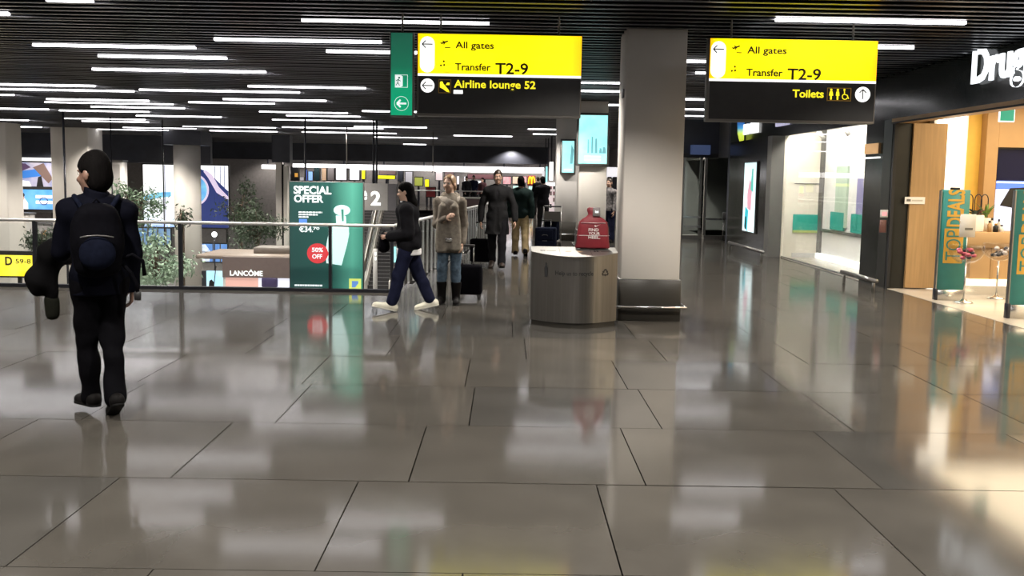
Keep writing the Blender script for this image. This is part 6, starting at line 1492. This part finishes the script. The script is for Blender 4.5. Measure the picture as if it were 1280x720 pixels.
def shoes(P_, t, m, sole, boot=0.0, chunky=1.0):
    J, s = P_.J, P_.h / 1.75
    for q in 'LR':
        pts = [J['heel' + q], J['toe' + q], J['ankle' + q]]; lo, hi = np.min(pts, 0) - 0.12, np.max(pts, 0) + 0.12 + np.array([0, 0, boot])
        u, d = J['fu' + q], J['fd' + q]; r = np.cross(d, u)
        f = Field(lo, hi, 0.007)
        he, to = J['heel' + q] + u * 0.035 * s, J['toe' + q] + u * 0.03 * s
        f.cap(he, to, 0.042 * s * chunky, 0.036 * s * chunky, 0.02, sq=(r, 1.05)); f.ell(to + u * 0.004, (0.05 * s * chunky, 0.042 * s * chunky, 0.034 * s), (d, r, u), 0.02)
        f.cap(J['ankle' + q] + u * (0.01 + boot), he + u * 0.02, (0.066 if boot else 0.046) * s, 0.046 * s, 0.03); f.cap(J['ankle' + q] - u * 0.005, to, 0.045 * s, 0.03 * s, 0.03)
        f.cut(J['heel' + q] + u * 0.012, -u)
        if boot:
            f.cap(J['ankle' + q] + P_.U * boot, J['ankle' + q] + P_.U * 0.0, 0.068 * s, 0.056 * s, 0.02); f.cut(J['ankle' + q] + P_.U * (boot + 0.02), P_.U); f.folds(0.0015, seed=3)
        sh = f.build('shoe', m, t, 1)
        fs = Field(lo, hi, 0.007)
        fs.cap(J['heel' + q] + u * 0.014, J['toe' + q] + u * 0.014, 0.045 * s * chunky, 0.042 * s * chunky, 0.02, sq=(u, 3.0)); fs.ell(J['toe' + q] + u * 0.01, (0.056 * s * chunky, 0.046 * s * chunky, 0.05), (d, r, u), 0.02)
        fs.cut(J['heel' + q] + u * 0.02 * chunky, u); fs.cut(J['heel' + q] + u * 0.0, -u)
        fs.build('sole', sole, sh, 1)

def trousers(P_, t, m, g=0.016, cuff=0.046, seed=0, upto=0.97, amp=0.0035, hips=1.0, r=1.0):
    f = Field(*P_.bounds(), 0.0095); J, s = P_.J, P_.h / 1.75; ax = (P_.R, P_.F, P_.U)
    f.ell(J['pelvis'] + P_.U * 0.02, np.array((0.15 * P_.wide * hips, 0.108 * hips, 0.11)) * s + g, ax, 0.05)
    for q in 'LR': leg(f, P_, q, g, upto, 0.045, r, cuff)
    f.folds(amp, seed=seed); f.cut(J['pelvis'] + P_.U * 0.13 * s, P_.U)
    return f.build('trousers', m, t)

def jacket(P_, t, m, g=0.022, hem=0.0, name='jacket', seed=1, amp=0.003, cuff=0.94, hips=1.05, flare=0.0, belly=1.05, collar=True, open_front=0.0, arms='LR', armr=1.0):
    """upper garment; hem = metres below the hip joint, flare widens the skirt"""
    f = Field(*P_.bounds(), 0.0095); J, s = P_.J, P_.h / 1.75; ax = (P_.R, P_.F, P_.U)
    torso(f, P_, g, hips, belly)
    for q in arms: arm(f, P_, q, g, cuff, 0.035, armr)
    z0 = min(J['hipL'][2], J['hipR'][2])
    if hem > 0:
        c = (J['hipL'] + J['hipR']) / 2; e = (J['kneeL'] + J['kneeR']) / 2; lo_ = c + (e - c) * min(1.2, (hem + 0.05) / (0.245 * P_.h))
        f.cap(c + P_.U * 0.05, lo_, (0.108 * s + g), (0.11 * s + g + flare), 0.04, sq=(P_.R, 1.38))
    if collar: f.cap(J['neck'] + P_.up * 0.0, J['neck'] + P_.up * 0.045 * s - P_.F * 0.01, 0.066 * s + g * 0.5, 0.06 * s + g * 0.4, 0.02)
    f.folds(amp, seed=seed)
    f.cut((0, 0, z0 - hem), (0, 0, -1)); f.cut(J['neck'] + P_.up * 0.062 * s, P_.up + P_.F * -0.25)
    if open_front > 0:   # an open front: a wedge left out from the neck down
        a = J['neck'] + P_.Fs * 0.16 * s; b_ = J['pelvis'] + P_.F * 0.2 * s - P_.U * 0.25
        f.cap(a, b_, 0.05 * open_front, 0.09 * open_front, 0.01, 'sub')
    return f.build(name, m, t)

def short_hair(P_, t, m, top=0.02, back=0.0, name='hair', thick=1.0):
    J, s = P_.J, P_.h / 1.75 * P_.hs; c = J['head']; F, R, U = P_.hF, P_.hR, P_.hU; ax = (R, F, U)
    f = Field(c - 0.2, c + 0.2, 0.006); pt = lambda r, fw_, u: c + (R * r + F * fw_ + U * u) * s
    f.ell(pt(0, -0.016, 0.036), np.array((0.083, 0.102, 0.098 + top * 0.4)) * s * thick, ax, 0.01); f.ell(pt(0, -0.045, -0.03 - back), np.array((0.076, 0.066, 0.082)) * s * thick, ax, 0.03)
    f.ell(pt(0, 0.075, -0.045), np.array((0.085, 0.075, 0.105)) * s, ax, 0.012, 'sub')      # face left free
    for q in (-1, 1): f.ell(pt(q * 0.082, 0.0, -0.02), np.array((0.022, 0.034, 0.042)) * s, ax, 0.01, 'sub')   # ears
    f.folds(0.0026, seed=9); f.folds(0.0022, seed=10, vertical=True); return f.build(name, m, t, 1)

def person(label, x, y, heading, h, legs, arms, **kw):
    t = thing('person', label, 'person', (x, y, 0)); return t, Pose(x, y, heading, h, legs, arms, **kw)

skin_a = mat('light skin', (0.55, 0.36, 0.27), 0.5, noise=0.05, scale=20); skin_c = mat('brown skin', (0.2, 0.115, 0.085), 0.5, noise=0.05, scale=20); skin_b = mat('tan skin', (0.40, 0.24, 0.17), 0.5, noise=0.05, scale=20)
M['eye'] = mat('eye white', (0.6, 0.58, 0.55), 0.25)
hair_black = mat('black hair', (0.004, 0.0035, 0.0035), 0.75, spec=0.04, bump=0.5, bscale=120, noise=0.3, scale=60, stretch=(1, 1, 0.1)); hair_brown = mat('dark brown hair', (0.03, 0.02, 0.014), 0.45, noise=0.3, scale=60); hair_blond = mat('dark blonde hair', (0.24, 0.15, 0.08), 0.45, noise=0.3, scale=50, stretch=(1, 1, 0.15))
cl = lambda n, c, nz=0.15: mat(n, c, 0.8, spec=0.03, noise=nz, scale=25, bump=0.15, bscale=220)
c_black, c_navy, c_jean, c_suit, c_khaki, c_white = cl('black jersey', (0.010, 0.010, 0.012)), cl('navy cloth', (0.011, 0.013, 0.03)), cl('faded blue denim', (0.075, 0.11, 0.15), 0.3), cl('charcoal suit cloth', (0.016, 0.016, 0.017)), cl('khaki cotton', (0.26, 0.2, 0.11)), cl('white cotton', (0.75, 0.75, 0.76), 0.05)
c_scarf = cl('grey beige knit', (0.24, 0.215, 0.18), 0.2); c_cardi = cl('taupe cardigan', (0.2, 0.175, 0.145), 0.2)
sole_dark = mat('black sole', (0.006, 0.006, 0.006), 0.7, spec=0.1); sole_white = mat('off white sole', (0.62, 0.6, 0.52), 0.6); shoe_black = mat('black leather', (0.005, 0.0045, 0.0045), 0.6, spec=0.08, noise=0.1); shoe_cream = mat('cream trainers', (0.55, 0.53, 0.42), 0.55, color2=(0.72, 0.7, 0.6), scale=14)
shoe_brown = mat('dark brown leather', (0.03, 0.018, 0.012), 0.4, noise=0.15)

# ---- the man in the left foreground, seen from behind, head turned to the left
t, p = person('man in dark clothes walking away, with a backpack and a coat over his arm', -2.73, 6.80, 37, 1.69,
              ((10, 8, 4, -3), (-7, 12, 24, -4)), ((14, 10, 62, 6), (4, 7, 10, 2)), head_yaw=52, head_pitch=3, wide=1.04, lean=1, twist=-16, hs=1.1)
body(p, t, skin_c); J = p.J; s = p.h / 1.75
man_j = cl('black navy jacket', (0.0032, 0.0036, 0.007))
jacket(p, t, man_j, 0.024, 0.10, amp=0.004, seed=4); trousers(p, t, cl('black trousers', (0.003, 0.003, 0.004)), 0.015, 0.054, seed=2, amp=0.005, upto=1.0); shoes(p, t, shoe_black, sole_dark)
short_hair(p, t, hair_black, 0.03, thick=1.08)
f = Field(J['neck'] - 0.25, J['neck'] + 0.25, 0.008); f.cap(J['neck'] - p.up * 0.02, J['neck'] + p.up * 0.075 - p.Fs * 0.005, 0.095, 0.078, 0.02); f.folds(0.003, seed=2); f.cut(J['neck'] + p.up * 0.085, p.up - p.hF * 0.35); f.build('collar', man_j, t)
# backpack: body, pocket, straps, buckles
bk = thing('backpack', 'black backpack on the back of the man at the left, straps dangling', 'backpack', tuple(J['chest'] - p.Fs * 0.2))
f = Field(J['waist'] - 0.4, J['chest'] + 0.4, 0.009); B_ = -p.Fs; c0 = (J['waist'] + J['chest']) / 2 + B_ * 0.205 * s + p.U * 0.0
for u in (-1, 1):
    f.cap(c0 + p.Rs * u * 0.07 - p.U * 0.15, c0 + p.Rs * u * 0.06 + p.U * 0.16, 0.078, 0.07, 0.06)
f.ell(c0, (0.155, 0.085, 0.23), (p.Rs, B_, p.U), 0.06); f.folds(0.004, seed=12); f.build('bag_body', M['casecloth'], bk)
f = Field(c0 - 0.35, c0 + 0.35, 0.009); f.ell(c0 + B_ * 0.085 - p.U * 0.08, (0.115, 0.05, 0.11), (p.Rs, B_, p.U), 0.03); f.folds(0.003, seed=13); f.build('front_pocket', M['navycloth'], bk)
MB().tube([c0 + B_ * 0.122 + p.Rs * u + p.U * (0.035 - 1.2 * u * u) for u in (-0.1, -0.05, 0, 0.05, 0.1)], 0.004, 6).build('zip', M['signframe'], bk)
for u in (-1, 1):
    sh_ = J['shR'] if u > 0 else J['shL']
    MB().tube([c0 + p.Rs * u * 0.08 + p.U * 0.19, sh_ * 0.75 + J['neck'] * 0.25 + p.U * 0.085 - p.Fs * 0.05, sh_ * 0.75 + J['neck'] * 0.25 + p.U * 0.075 + p.Fs * 0.07, J['chest'] + p.Rs * u * 0.12 + p.Fs * 0.15], 0.017, 8).build('shoulder_strap', M['navycloth'], bk)
MB().tube([c0 + p.Rs * 0.13 - p.U * 0.13, c0 + p.Rs * 0.21 - p.U * 0.10, c0 + p.Rs * 0.275 - p.U * 0.14, c0 + p.Rs * 0.285 - p.U * 0.24], [0.012, 0.012, 0.011, 0.014], 8).build('dangling_strap', M['casecloth'], bk)
MB().tube([c0 + p.Rs * 0.15 - p.U * 0.16, c0 + p.Rs * 0.2 - p.U * 0.22, c0 + p.Rs * 0.235 - p.U * 0.30, c0 + p.Rs * 0.238 - p.U * 0.36], [0.012, 0.012, 0.012, 0.012], 8).build('dangling_strap', M['casecloth'], bk)
q_ = c0 + p.Rs * 0.238 - p.U * 0.37; MB().bbox(q_[0] - 0.022, q_[0] + 0.022, q_[1] - 0.012, q_[1] + 0.012, q_[2] - 0.035, q_[2] + 0.025, 0.006, 1).build('buckle', M['rubber'], bk)
MB().tube([c0 + p.U * 0.225 - p.Rs * 0.03, c0 + p.U * 0.265 + B_ * 0.01, c0 + p.U * 0.225 + p.Rs * 0.03], 0.008, 8).build('grab_handle', M['casecloth'], bk)
# coat over the left forearm
ct = thing('coat', 'black coat hanging folded over the left arm of the man at the left', 'coat', tuple(J['wrL'] - np.array([0, 0, 0.3])))
e_, w_ = J['elL'], J['wrL']; f = Field(np.minimum(e_, w_) - 0.5, np.maximum(e_, w_) + 0.3, 0.009)
out = -p.Rs
m0 = e_ * 0.45 + w_ * 0.55 + out * 0.05
f.cap(e_ * 0.7 + w_ * 0.3 + out * 0.05 + p.U * 0.02, w_ + out * 0.07 + p.U * 0.015, 0.085, 0.075, 0.05)
f.cap(m0 + out * 0.03, m0 + out * 0.10 - p.U * 0.16, 0.085, 0.085, 0.05, sq=(p.Fs, 1.25)); f.cap(m0 + out * 0.10 - p.U * 0.14, m0 + out * 0.11 - p.U * 0.22 - p.Fs * 0.02, 0.08, 0.055, 0.04)
f.cap(m0 + out * 0.04 - p.U * 0.1 - p.Fs * 0.03, m0 + out * 0.035 - p.U * 0.345 - p.Fs * 0.03, 0.05, 0.036, 0.03)
f.folds(0.0055, seed=6); f.build('folded_cloth', cl('black wool', (0.0045, 0.0045, 0.005)), ct)
f = Field(m0 - 0.55, m0 + 0.3, 0.009); f.cap(m0 + out * 0.035 - p.U * 0.3 - p.Fs * 0.03, m0 + out * 0.033 - p.U * 0.40 - p.Fs * 0.03, 0.042, 0.038, 0.02, sq=(p.Rs, 1.15)); f.folds(0.002, seed=7); f.build('sleeve_end', cl('dark olive lining', (0.011, 0.012, 0.009)), ct)

# ---- dark haired woman walking to the left
t, p = person('dark haired woman in a black jacket and cream trainers walking to the left', -1.19, 12.40, 92, 1.57,
              ((18, 4, -12, 0), (-17, 8, 14, 0)), ((-4, 6, 84, 16), (2, 6, 70, 12)), head_pitch=8, lean=3, wide=1.16)
body(p, t, skin_a); J = p.J; s = p.h / 1.75
jacket(p, t, c_black, 0.034, 0.07, amp=0.004, seed=21, hips=1.22, belly=1.34, armr=1.2)
f = Field(*p.bounds(), 0.0095); z0 = min(J['hipL'][2], J['hipR'][2]); torso(f, p, 0.03, 1.2, 1.1); f.cap(J['pelvis'], J['pelvis'] - p.U * 0.14, 0.15, 0.155, 0.04, sq=(p.R, 1.2)); f.folds(0.002, seed=5); f.cut((0, 0, z0 - 0.115), (0, 0, -1)); f.cut((0, 0, z0 - 0.03), (0, 0, 1)); f.build('shirt_hem', c_white, t)
trousers(p, t, c_navy, 0.022, 0.048, seed=22, upto=0.9, r=1.08, hips=1.08); shoes(p, t, shoe_cream, sole_white, chunky=1.12)
c = J['head']; f = Field(c - 0.45, c + 0.25, 0.007); ax = (p.hR, p.hF, p.hU); pt = lambda r, a_, u: c + (p.hR * r + p.hF * a_ + p.hU * u) * s
f.ell(pt(0, -0.014, 0.036), np.array((0.086, 0.105, 0.102)) * s, ax, 0.01); f.cap(pt(0, -0.05, 0.02), pt(0, -0.075, -0.16), 0.075 * s, 0.07 * s, 0.03, sq=(p.hR, 1.15)); f.cap(pt(0, -0.075, -0.16), pt(0, -0.085, -0.29), 0.068 * s, 0.04 * s, 0.03, sq=(p.hR, 1.4))
f.ell(pt(0, 0.085, -0.045), np.array((0.1, 0.082, 0.105)) * s, ax, 0.012, 'sub')
for q in (-1, 1): f.ell(pt(q * 0.09, 0.012, -0.015), np.array((0.03, 0.03, 0.035)) * s, ax, 0.01, 'sub')
f.folds(0.002, seed=8, vertical=True); f.build('hair', hair_black, t, 1)
MB().tube([J['neck'] + p.Fs * 0.085 * s + p.Rs * u * 0.05 + p.U * (0.045 - abs(u) * 0.0) - p.Fs * abs(u) * 0.02 for u in (-1, -0.5, 0, 0.5, 1)], 0.011, 8).build('shirt_collar', c_white, t)
hb_ = (J['wrL'] + J['wrR']) / 2 + p.Fs * 0.07
bg = thing('handbag', 'small black bag held in front by the woman walking left', 'bag', tuple(hb_ - np.array([0, 0, .15])))
f = Field(hb_ - 0.25, hb_ + 0.25, 0.008); f.cap(hb_ - p.U * 0.02, hb_ - p.U * 0.12, 0.06, 0.075, 0.04, sq=(p.Rs, 1.4)); f.folds(0.003, seed=3); f.build('pouch', M['casecloth'], bg)
MB().tube([hb_ - p.Fs * 0.05, hb_ + p.U * 0.07, hb_ + p.Fs * 0.05], 0.007, 8).build('strap', M['casecloth'], bg)

# ---- wheeled suitcase
def suitcase(label, c, heading, w, h, d, m, handle_to, group='wheeled cabin cases'):
    a = math.radians(heading); F = np.array([-math.sin(a), math.cos(a), 0]); R = np.array([math.cos(a), math.sin(a), 0]); U = np.array([0, 0, 1.0]); c = np.array(c, float)
    t = thing('suitcase', label, 'suitcase', tuple(c), group)
    def obox(mb, r0, r1, f0, f1, z0, z1, rad=0.02):
        b = MB().bbox(r0, r1, f0, f1, z0, z1, rad, 3); vs = [tuple(c + R * q[0] + F * q[1] + U * q[2]) for q in b.v]; o = len(mb.v); mb.v += vs; mb.f += [tuple(i + o for i in g) for g in b.f]; mb.s += b.s; return mb
    obox(MB(), -w / 2, w / 2, -d / 2, d / 2, 0.065, h, 0.035).build('shell', m, t)
    obox(MB(), -w * 0.4, w * 0.4, -d / 2 - 0.025, -d / 2 + 0.02, 0.11, h * 0.55, 0.015).build('front_pocket', m, t)
    obox(MB(), -w * 0.38, w * 0.38, -d / 2 - 0.018, -d / 2 + 0.02, h * 0.6, h * 0.92, 0.012).build('upper_pocket', m, t)
    MB().tube([tuple(c + R * x - F * (d / 2 + 0.03) + U * (h * 0.73 + (0.02 if abs(x) < .05 else 0))) for x in (-0.06, -0.04, 0, 0.04, 0.06)], 0.008, 6).build('carry_handle', M['rubber'], t)
    MB().tube([tuple(c + R * x - F * (d / 2 + 0.028) + U * h * 0.56) for x in (-0.05, 0.05)], 0.006, 6).build('badge', M['signframe'], t)
    for x in (-1, 1):
        for y_ in (-1, 1):
            q = c + R * x * (w / 2 - 0.04) + F * y_ * (d / 2 - 0.035)
            MB().tube([tuple(q - R * 0.014 + U * 0.033), tuple(q + R * 0.014 + U * 0.033)], 0.033, 14).build('wheel', M['rubber'], t)
            obox(MB(), x * (w / 2 - 0.04) - 0.022, x * (w / 2 - 0.04) + 0.022, y_ * (d / 2 - 0.035) - 0.022, y_ * (d / 2 - 0.035) + 0.022, 0.045, 0.085, 0.006).build('wheel_mount', M['rubber'], t)
    hh = handle_to
    for x in (-1, 1): MB().tube([tuple(c + R * x * w * 0.2 + F * (d / 2 - 0.03) + U * (h - 0.02)), tuple(c + R * x * w * 0.2 + F * (d / 2 - 0.03) + U * hh)], 0.008, 8).build('handle_tube', M['chrome'], t)
    MB().tube([tuple(c + R * x * w * 0.24 + F * (d / 2 - 0.03) + U * hh) for x in (-1, 1)], 0.015, 10).build('handle_grip', M['rubber'], t)
    return t

# ---- blonde woman with scarf
t, p = person('blonde woman in jeans with a long grey beige scarf, facing the viewer', -0.74, 13.2, 176, 1.655,
              ((3, 4, 2, 1), (6, 8, 2, 1)), ((2, 7, 16, 3), (8, 2, 110, 38)), head_yaw=-18, head_pitch=2, lean=0, wide=0.93)
body(p, t, skin_a); J = p.J; s = p.h / 1.75
jacket(p, t, c_cardi, 0.015, 0.2, name='cardigan', amp=0.0022, seed=31, hips=0.98, flare=0.012, open_front=0.9, cuff=0.96)
f = Field(*p.bounds(), 0.0095); torso(f, p, 0.012); f.folds(0.002, seed=30); f.cut(J['neck'] + p.up * 0.02, p.up); f.cut((0, 0, J['pelvis'][2] - 0.08), (0, 0, -1)); f.build('top', cl('pale top', (0.42, 0.38, 0.33)), t)
trousers(p, t, c_jean, 0.010, 0.05, seed=32, upto=0.6, amp=0.0025)
shoes(p, t, shoe_black, sole_dark, boot=0.19)
f = Field(*p.bounds(), 0.0095); nk = J['neck']
for u in (-1, 1):
    f.cap(nk + p.Rs * u * 0.075 * s - p.Fs * 0.03 + p.U * 0.02, nk + p.Rs * u * 0.07 * s + p.Fs * 0.10 - p.U * 0.12, 0.044, 0.045, 0.03); f.cap(nk + p.Rs * u * 0.075 * s + p.Fs * 0.10 - p.U * 0.12, J['pelvis'] + p.Rs * u * 0.095 * s + p.Fs * (0.155 if u > 0 else 0.145) - p.U * (0.22 if u > 0 else 0.16), 0.034, 0.04, 0.03, sq=(p.Rs, 1.9))
f.cap(nk + p.Rs * 0.08 - p.Fs * 0.05 + p.U * 0.01, nk - p.Rs * 0.08 - p.Fs * 0.05 + p.U * 0.01, 0.045, 0.045, 0.04)
f.folds(0.0035, seed=33, vertical=True); f.cut((0, 0, J['pelvis'][2] - 0.2), (0, 0, -1)); f.build('scarf', c_scarf, t)
c = J['head']; f = Field(c - 0.22, c + 0.22, 0.006); ax = (p.hR, p.hF, p.hU); pt = lambda r, a_, u: c + (p.hR * r + p.hF * a_ + p.hU * u) * s
f.ell(pt(0, -0.016, 0.034), np.array((0.083, 0.102, 0.1)) * s, ax, 0.01); f.ell(pt(0, -0.06, -0.045), np.array((0.078, 0.06, 0.075)) * s, ax, 0.03); f.ell(pt(0, -0.115, 0.0), np.array((0.045, 0.04, 0.045)) * s, ax, 0.02)
f.ell(pt(0.0, 0.088, -0.012), np.array((0.07, 0.085, 0.098)) * s, ax, 0.012, 'sub'); f.folds(0.002, seed=8); f.build('hair', hair_blond, t, 1)
MB().bbox(*(J['pelvis'][0] - 0.045, J['pelvis'][0] + 0.045), *(J['pelvis'][1] - 0.19, J['pelvis'][1] - 0.15), J['pelvis'][2] - 0.07, J['pelvis'][2] - 0.02, 0.01, 2).build('belt_buckle', M['chrome'], t)
suitcase('black upright wheeled case beside the blonde woman', (-0.505, 13.72, 0), 176, 0.37, 0.47, 0.22, M['casecloth'], J['wrL'][2] - 0.07)

# ---- tall man in a dark coat, coming closer
t, p = person('tall man in a dark open coat and dark trousers coming this way', -0.17, 18.35, 178, 1.76,
              ((17, 6, -8, 0), (-14, 14, 24, 0)), ((4, 22, 14, -4), (-12, 20, 10, -2)), head_yaw=6, head_pitch=4, wide=1.05, lean=2)
body(p, t, skin_b); J = p.J; s = p.h / 1.75
jacket(p, t, c_suit, 0.024, 0.30, name='coat', amp=0.003, seed=41, flare=0.03, open_front=0.8, armr=1.05)
f = Field(*p.bounds(), 0.0095); torso(f, p, 0.012); f.folds(0.002, seed=42); f.cut(J['neck'] + p.up * 0.035, p.up); f.cut((0, 0, J['pelvis'][2] - 0.05), (0, 0, -1)); f.build('shirt', cl('charcoal shirt', (0.022, 0.021, 0.024)), t)
trousers(p, t, cl('black suit trousers', (0.010, 0.010, 0.012)), 0.018, 0.05, seed=43, upto=1.0); shoes(p, t, shoe_brown, sole_dark); short_hair(p, t, hair_brown, 0.01)
suitcase('black wheeled case pulled behind the tall man in the dark coat', (-0.46, 19.1, 0), 170, 0.42, 0.50, 0.24, M['casecloth'], J['wrR'][2] - 0.06)

# ---- man in khaki trousers walking away
t, p = person('man in a dark green jacket and khaki trousers walking away down the hall', 0.29, 21.6, 4, 1.66,
              ((12, 6, -4, 0), (-14, 12, 22, 0)), ((8, 10, 14, 2), (-14, 10, 8, 2)), head_yaw=-8, wide=1.06)
body(p, t, skin_b); J = p.J
jacket(p, t, cl('dark bottle green jacket', (0.010, 0.018, 0.017)), 0.034, 0.08, amp=0.004, seed=51); trousers(p, t, c_khaki, 0.024, 0.055, seed=52, upto=1.0); shoes(p, t, shoe_black, sole_dark); short_hair(p, t, hair_black, 0.0)
suitcase('navy wheeled case tilted close behind the man in khaki trousers', (0.83, 21.4, 0), 350, 0.44, 0.62, 0.28, M['navycloth'], J['wrR'][2] - 0.05)
# ---- person in dark clothes behind the square column
t, p = person('person in a grey top and dark trousers, half hidden behind the square column', 2.66, 26.6, 150, 1.66, ((3, 3, 0, 2), (-3, 3, 0, 2)), ((5, 8, 15, 3), (12, 6, 60, 20)))
body(p, t, skin_b); J = p.J
jacket(p, t, cl('grey patterned top', (0.16, 0.15, 0.15), 0.6), 0.02, 0.04, amp=0.003, seed=61); trousers(p, t, c_navy, 0.02, 0.05, seed=62, upto=1.0); shoes(p, t, shoe_black, sole_dark); short_hair(p, t, hair_brown, 0.01)
# ---- dark dressed traveller with luggage trolley near the far column
t, p = person('dark haired traveller in black behind the man in khaki, leaning on a luggage trolley', 1.10, 31.0, 20, 1.68, ((6, 4, 0, 0), (-6, 6, 8, 0)), ((35, 6, 30, 4), (35, 6, 30, 4)), lean=6)
body(p, t, skin_a, 0.01); J = p.J
jacket(p, t, c_black, 0.03, 0.06, seed=71); trousers(p, t, c_suit, 0.02, 0.05, seed=72, upto=1.0); shoes(p, t, shoe_black, sole_dark); short_hair(p, t, hair_black, 0.01)
tr = thing('luggage_trolley', 'steel luggage trolley standing beside the far column plinth', 'trolley', (1.12, 24.5, 0))
xa, xb, ya = 0.88, 1.3, 24.4
for x in (xa, xb): MB().tube([(x, ya + 0.1, 0.12), (x, ya, 0.35), (x, ya - 0.05, 0.98)], 0.016, 8).build('side_tube', M['steel'], tr)
MB().tube([(xa, ya - 0.05, 0.98), (xb, ya - 0.05, 0.98)], 0.02, 8).build('handle_bar', M['rubber'], tr)
MB().bbox(xa - 0.02, xb + 0.02, ya + 0.05, ya + 0.75, 0.12, 0.16, 0.01, 1).build('platform', M['steel'], tr)
MB().box(xa, xb, ya - 0.035, ya - 0.02, 0.62, 0.86).build('back_plate', M['plinth'], tr)
for x in (xa, xb):
    for y_ in (ya + 0.15, ya + 0.65): MB().tube([(x - 0.015, y_, 0.06), (x + 0.015, y_, 0.06)], 0.06, 14).build('wheel', M['rubber'], tr)
solo(MB().bbox(xa + 0.03, xb - 0.03, ya + 0.1, ya + 0.45, 0.162, 0.72, 0.04, 2), 'travel_bag', M['navycloth'], 'dark blue travel bag standing on the luggage trolley', 'bag')
# ---- cafe guests far back behind the counter
for k, (px_, Y, hd, hgt, c, lb) in enumerate(((583, 53.0, 200, 1.66, c_black, 'cafe guest in black at the left end of the far counter'), (592, 54.2, 170, 1.72, c_navy, 'cafe guest in navy, middle one behind the far counter'),
        (603, 52.8, 150, 1.6, cl('plum cardigan', (0.12, 0.06, 0.07)), 'cafe guest in plum standing next to the tall man\'s shoulder'), (672, 46.0, 30, 1.7, c_black, 'far visitor in black to the right of the yellow arches'))):
    t, p = person(lb, P(px_, 240, Y).x, Y, hd, hgt, ((3, 3, 0, 2), (-3, 3, 0, 2)), ((10, 8, 50, 10), (10, 8, 30, 10)))
    body(p, t, skin_a, 0.016); jacket(p, t, c, 0.03, 0.06, seed=80 + k); trousers(p, t, c_suit, 0.022, 0.05, seed=90 + k, upto=1.0); shoes(p, t, shoe_black, sole_dark); short_hair(p, t, hair_brown if k % 2 else hair_black, 0.01)

# ================================================================== labels of the setting
SETTING = {'floor': 'grey polished stone floor of large staggered tiles', 'floor_lower': 'floor of the lower hall below the opening', 'ceiling': 'dark ceiling of long narrow slats over the whole hall',
 'wall_back': 'dark end wall of the hall', 'wall_left': 'grey side wall at the far left end of the hall', 'wall_front': 'grey wall behind the viewer', 'wall_left.001': 'grey wall left of the floor in front, out of view',
 'wall_back.001': 'dark bulkhead low under the ceiling over the watch screen', 'wall_right.003': 'dark stone wall on the viewer\'s side of the pharmacy', 'trim_3': 'thin black line along the pharmacy lintel',
 'trim_4': 'thin black upright strip between grey pier and wooden panel', 'wall_right.006': 'dark return wall at the end of the stone wall', 'wall_right.008': 'dark wall far behind the glass partition',
 'wall_right.009': 'outer wall behind all shops on the right', 'wall_right.010': 'white side wall inside the bright window', 'wall_right.011': 'cream end wall inside the bright window behind the teal band',
 'wall_right.012': 'white end wall inside the bright window next to the stone pier', 'floor_window': 'pale floor inside the bright window', 'ceiling_window': 'white ceiling inside the bright window',
 'floor_pharmacy': 'pale floor of the pharmacy beyond the teal gates', 'ceiling_pharmacy': 'white ceiling inside the pharmacy', 'wall_right.013': 'tan back wall of the pharmacy', 'wall_right.014': 'white end wall of the pharmacy nearest the viewer',
 'wall_back.002': 'warm grey wall behind the far shop fronts', 'wall_back.004': 'light wall behind the glass partition', 'wall_back.005': 'dark bulkhead over the glass partition'}
for o in scene.objects:
    if o.parent is None and o.get('kind') == 'structure':
        if 'label' not in o and o.name in SETTING: o['label'] = SETTING[o.name]
        if 'category' not in o: o['category'] = o.name.split('_')[0].split('.')[0]
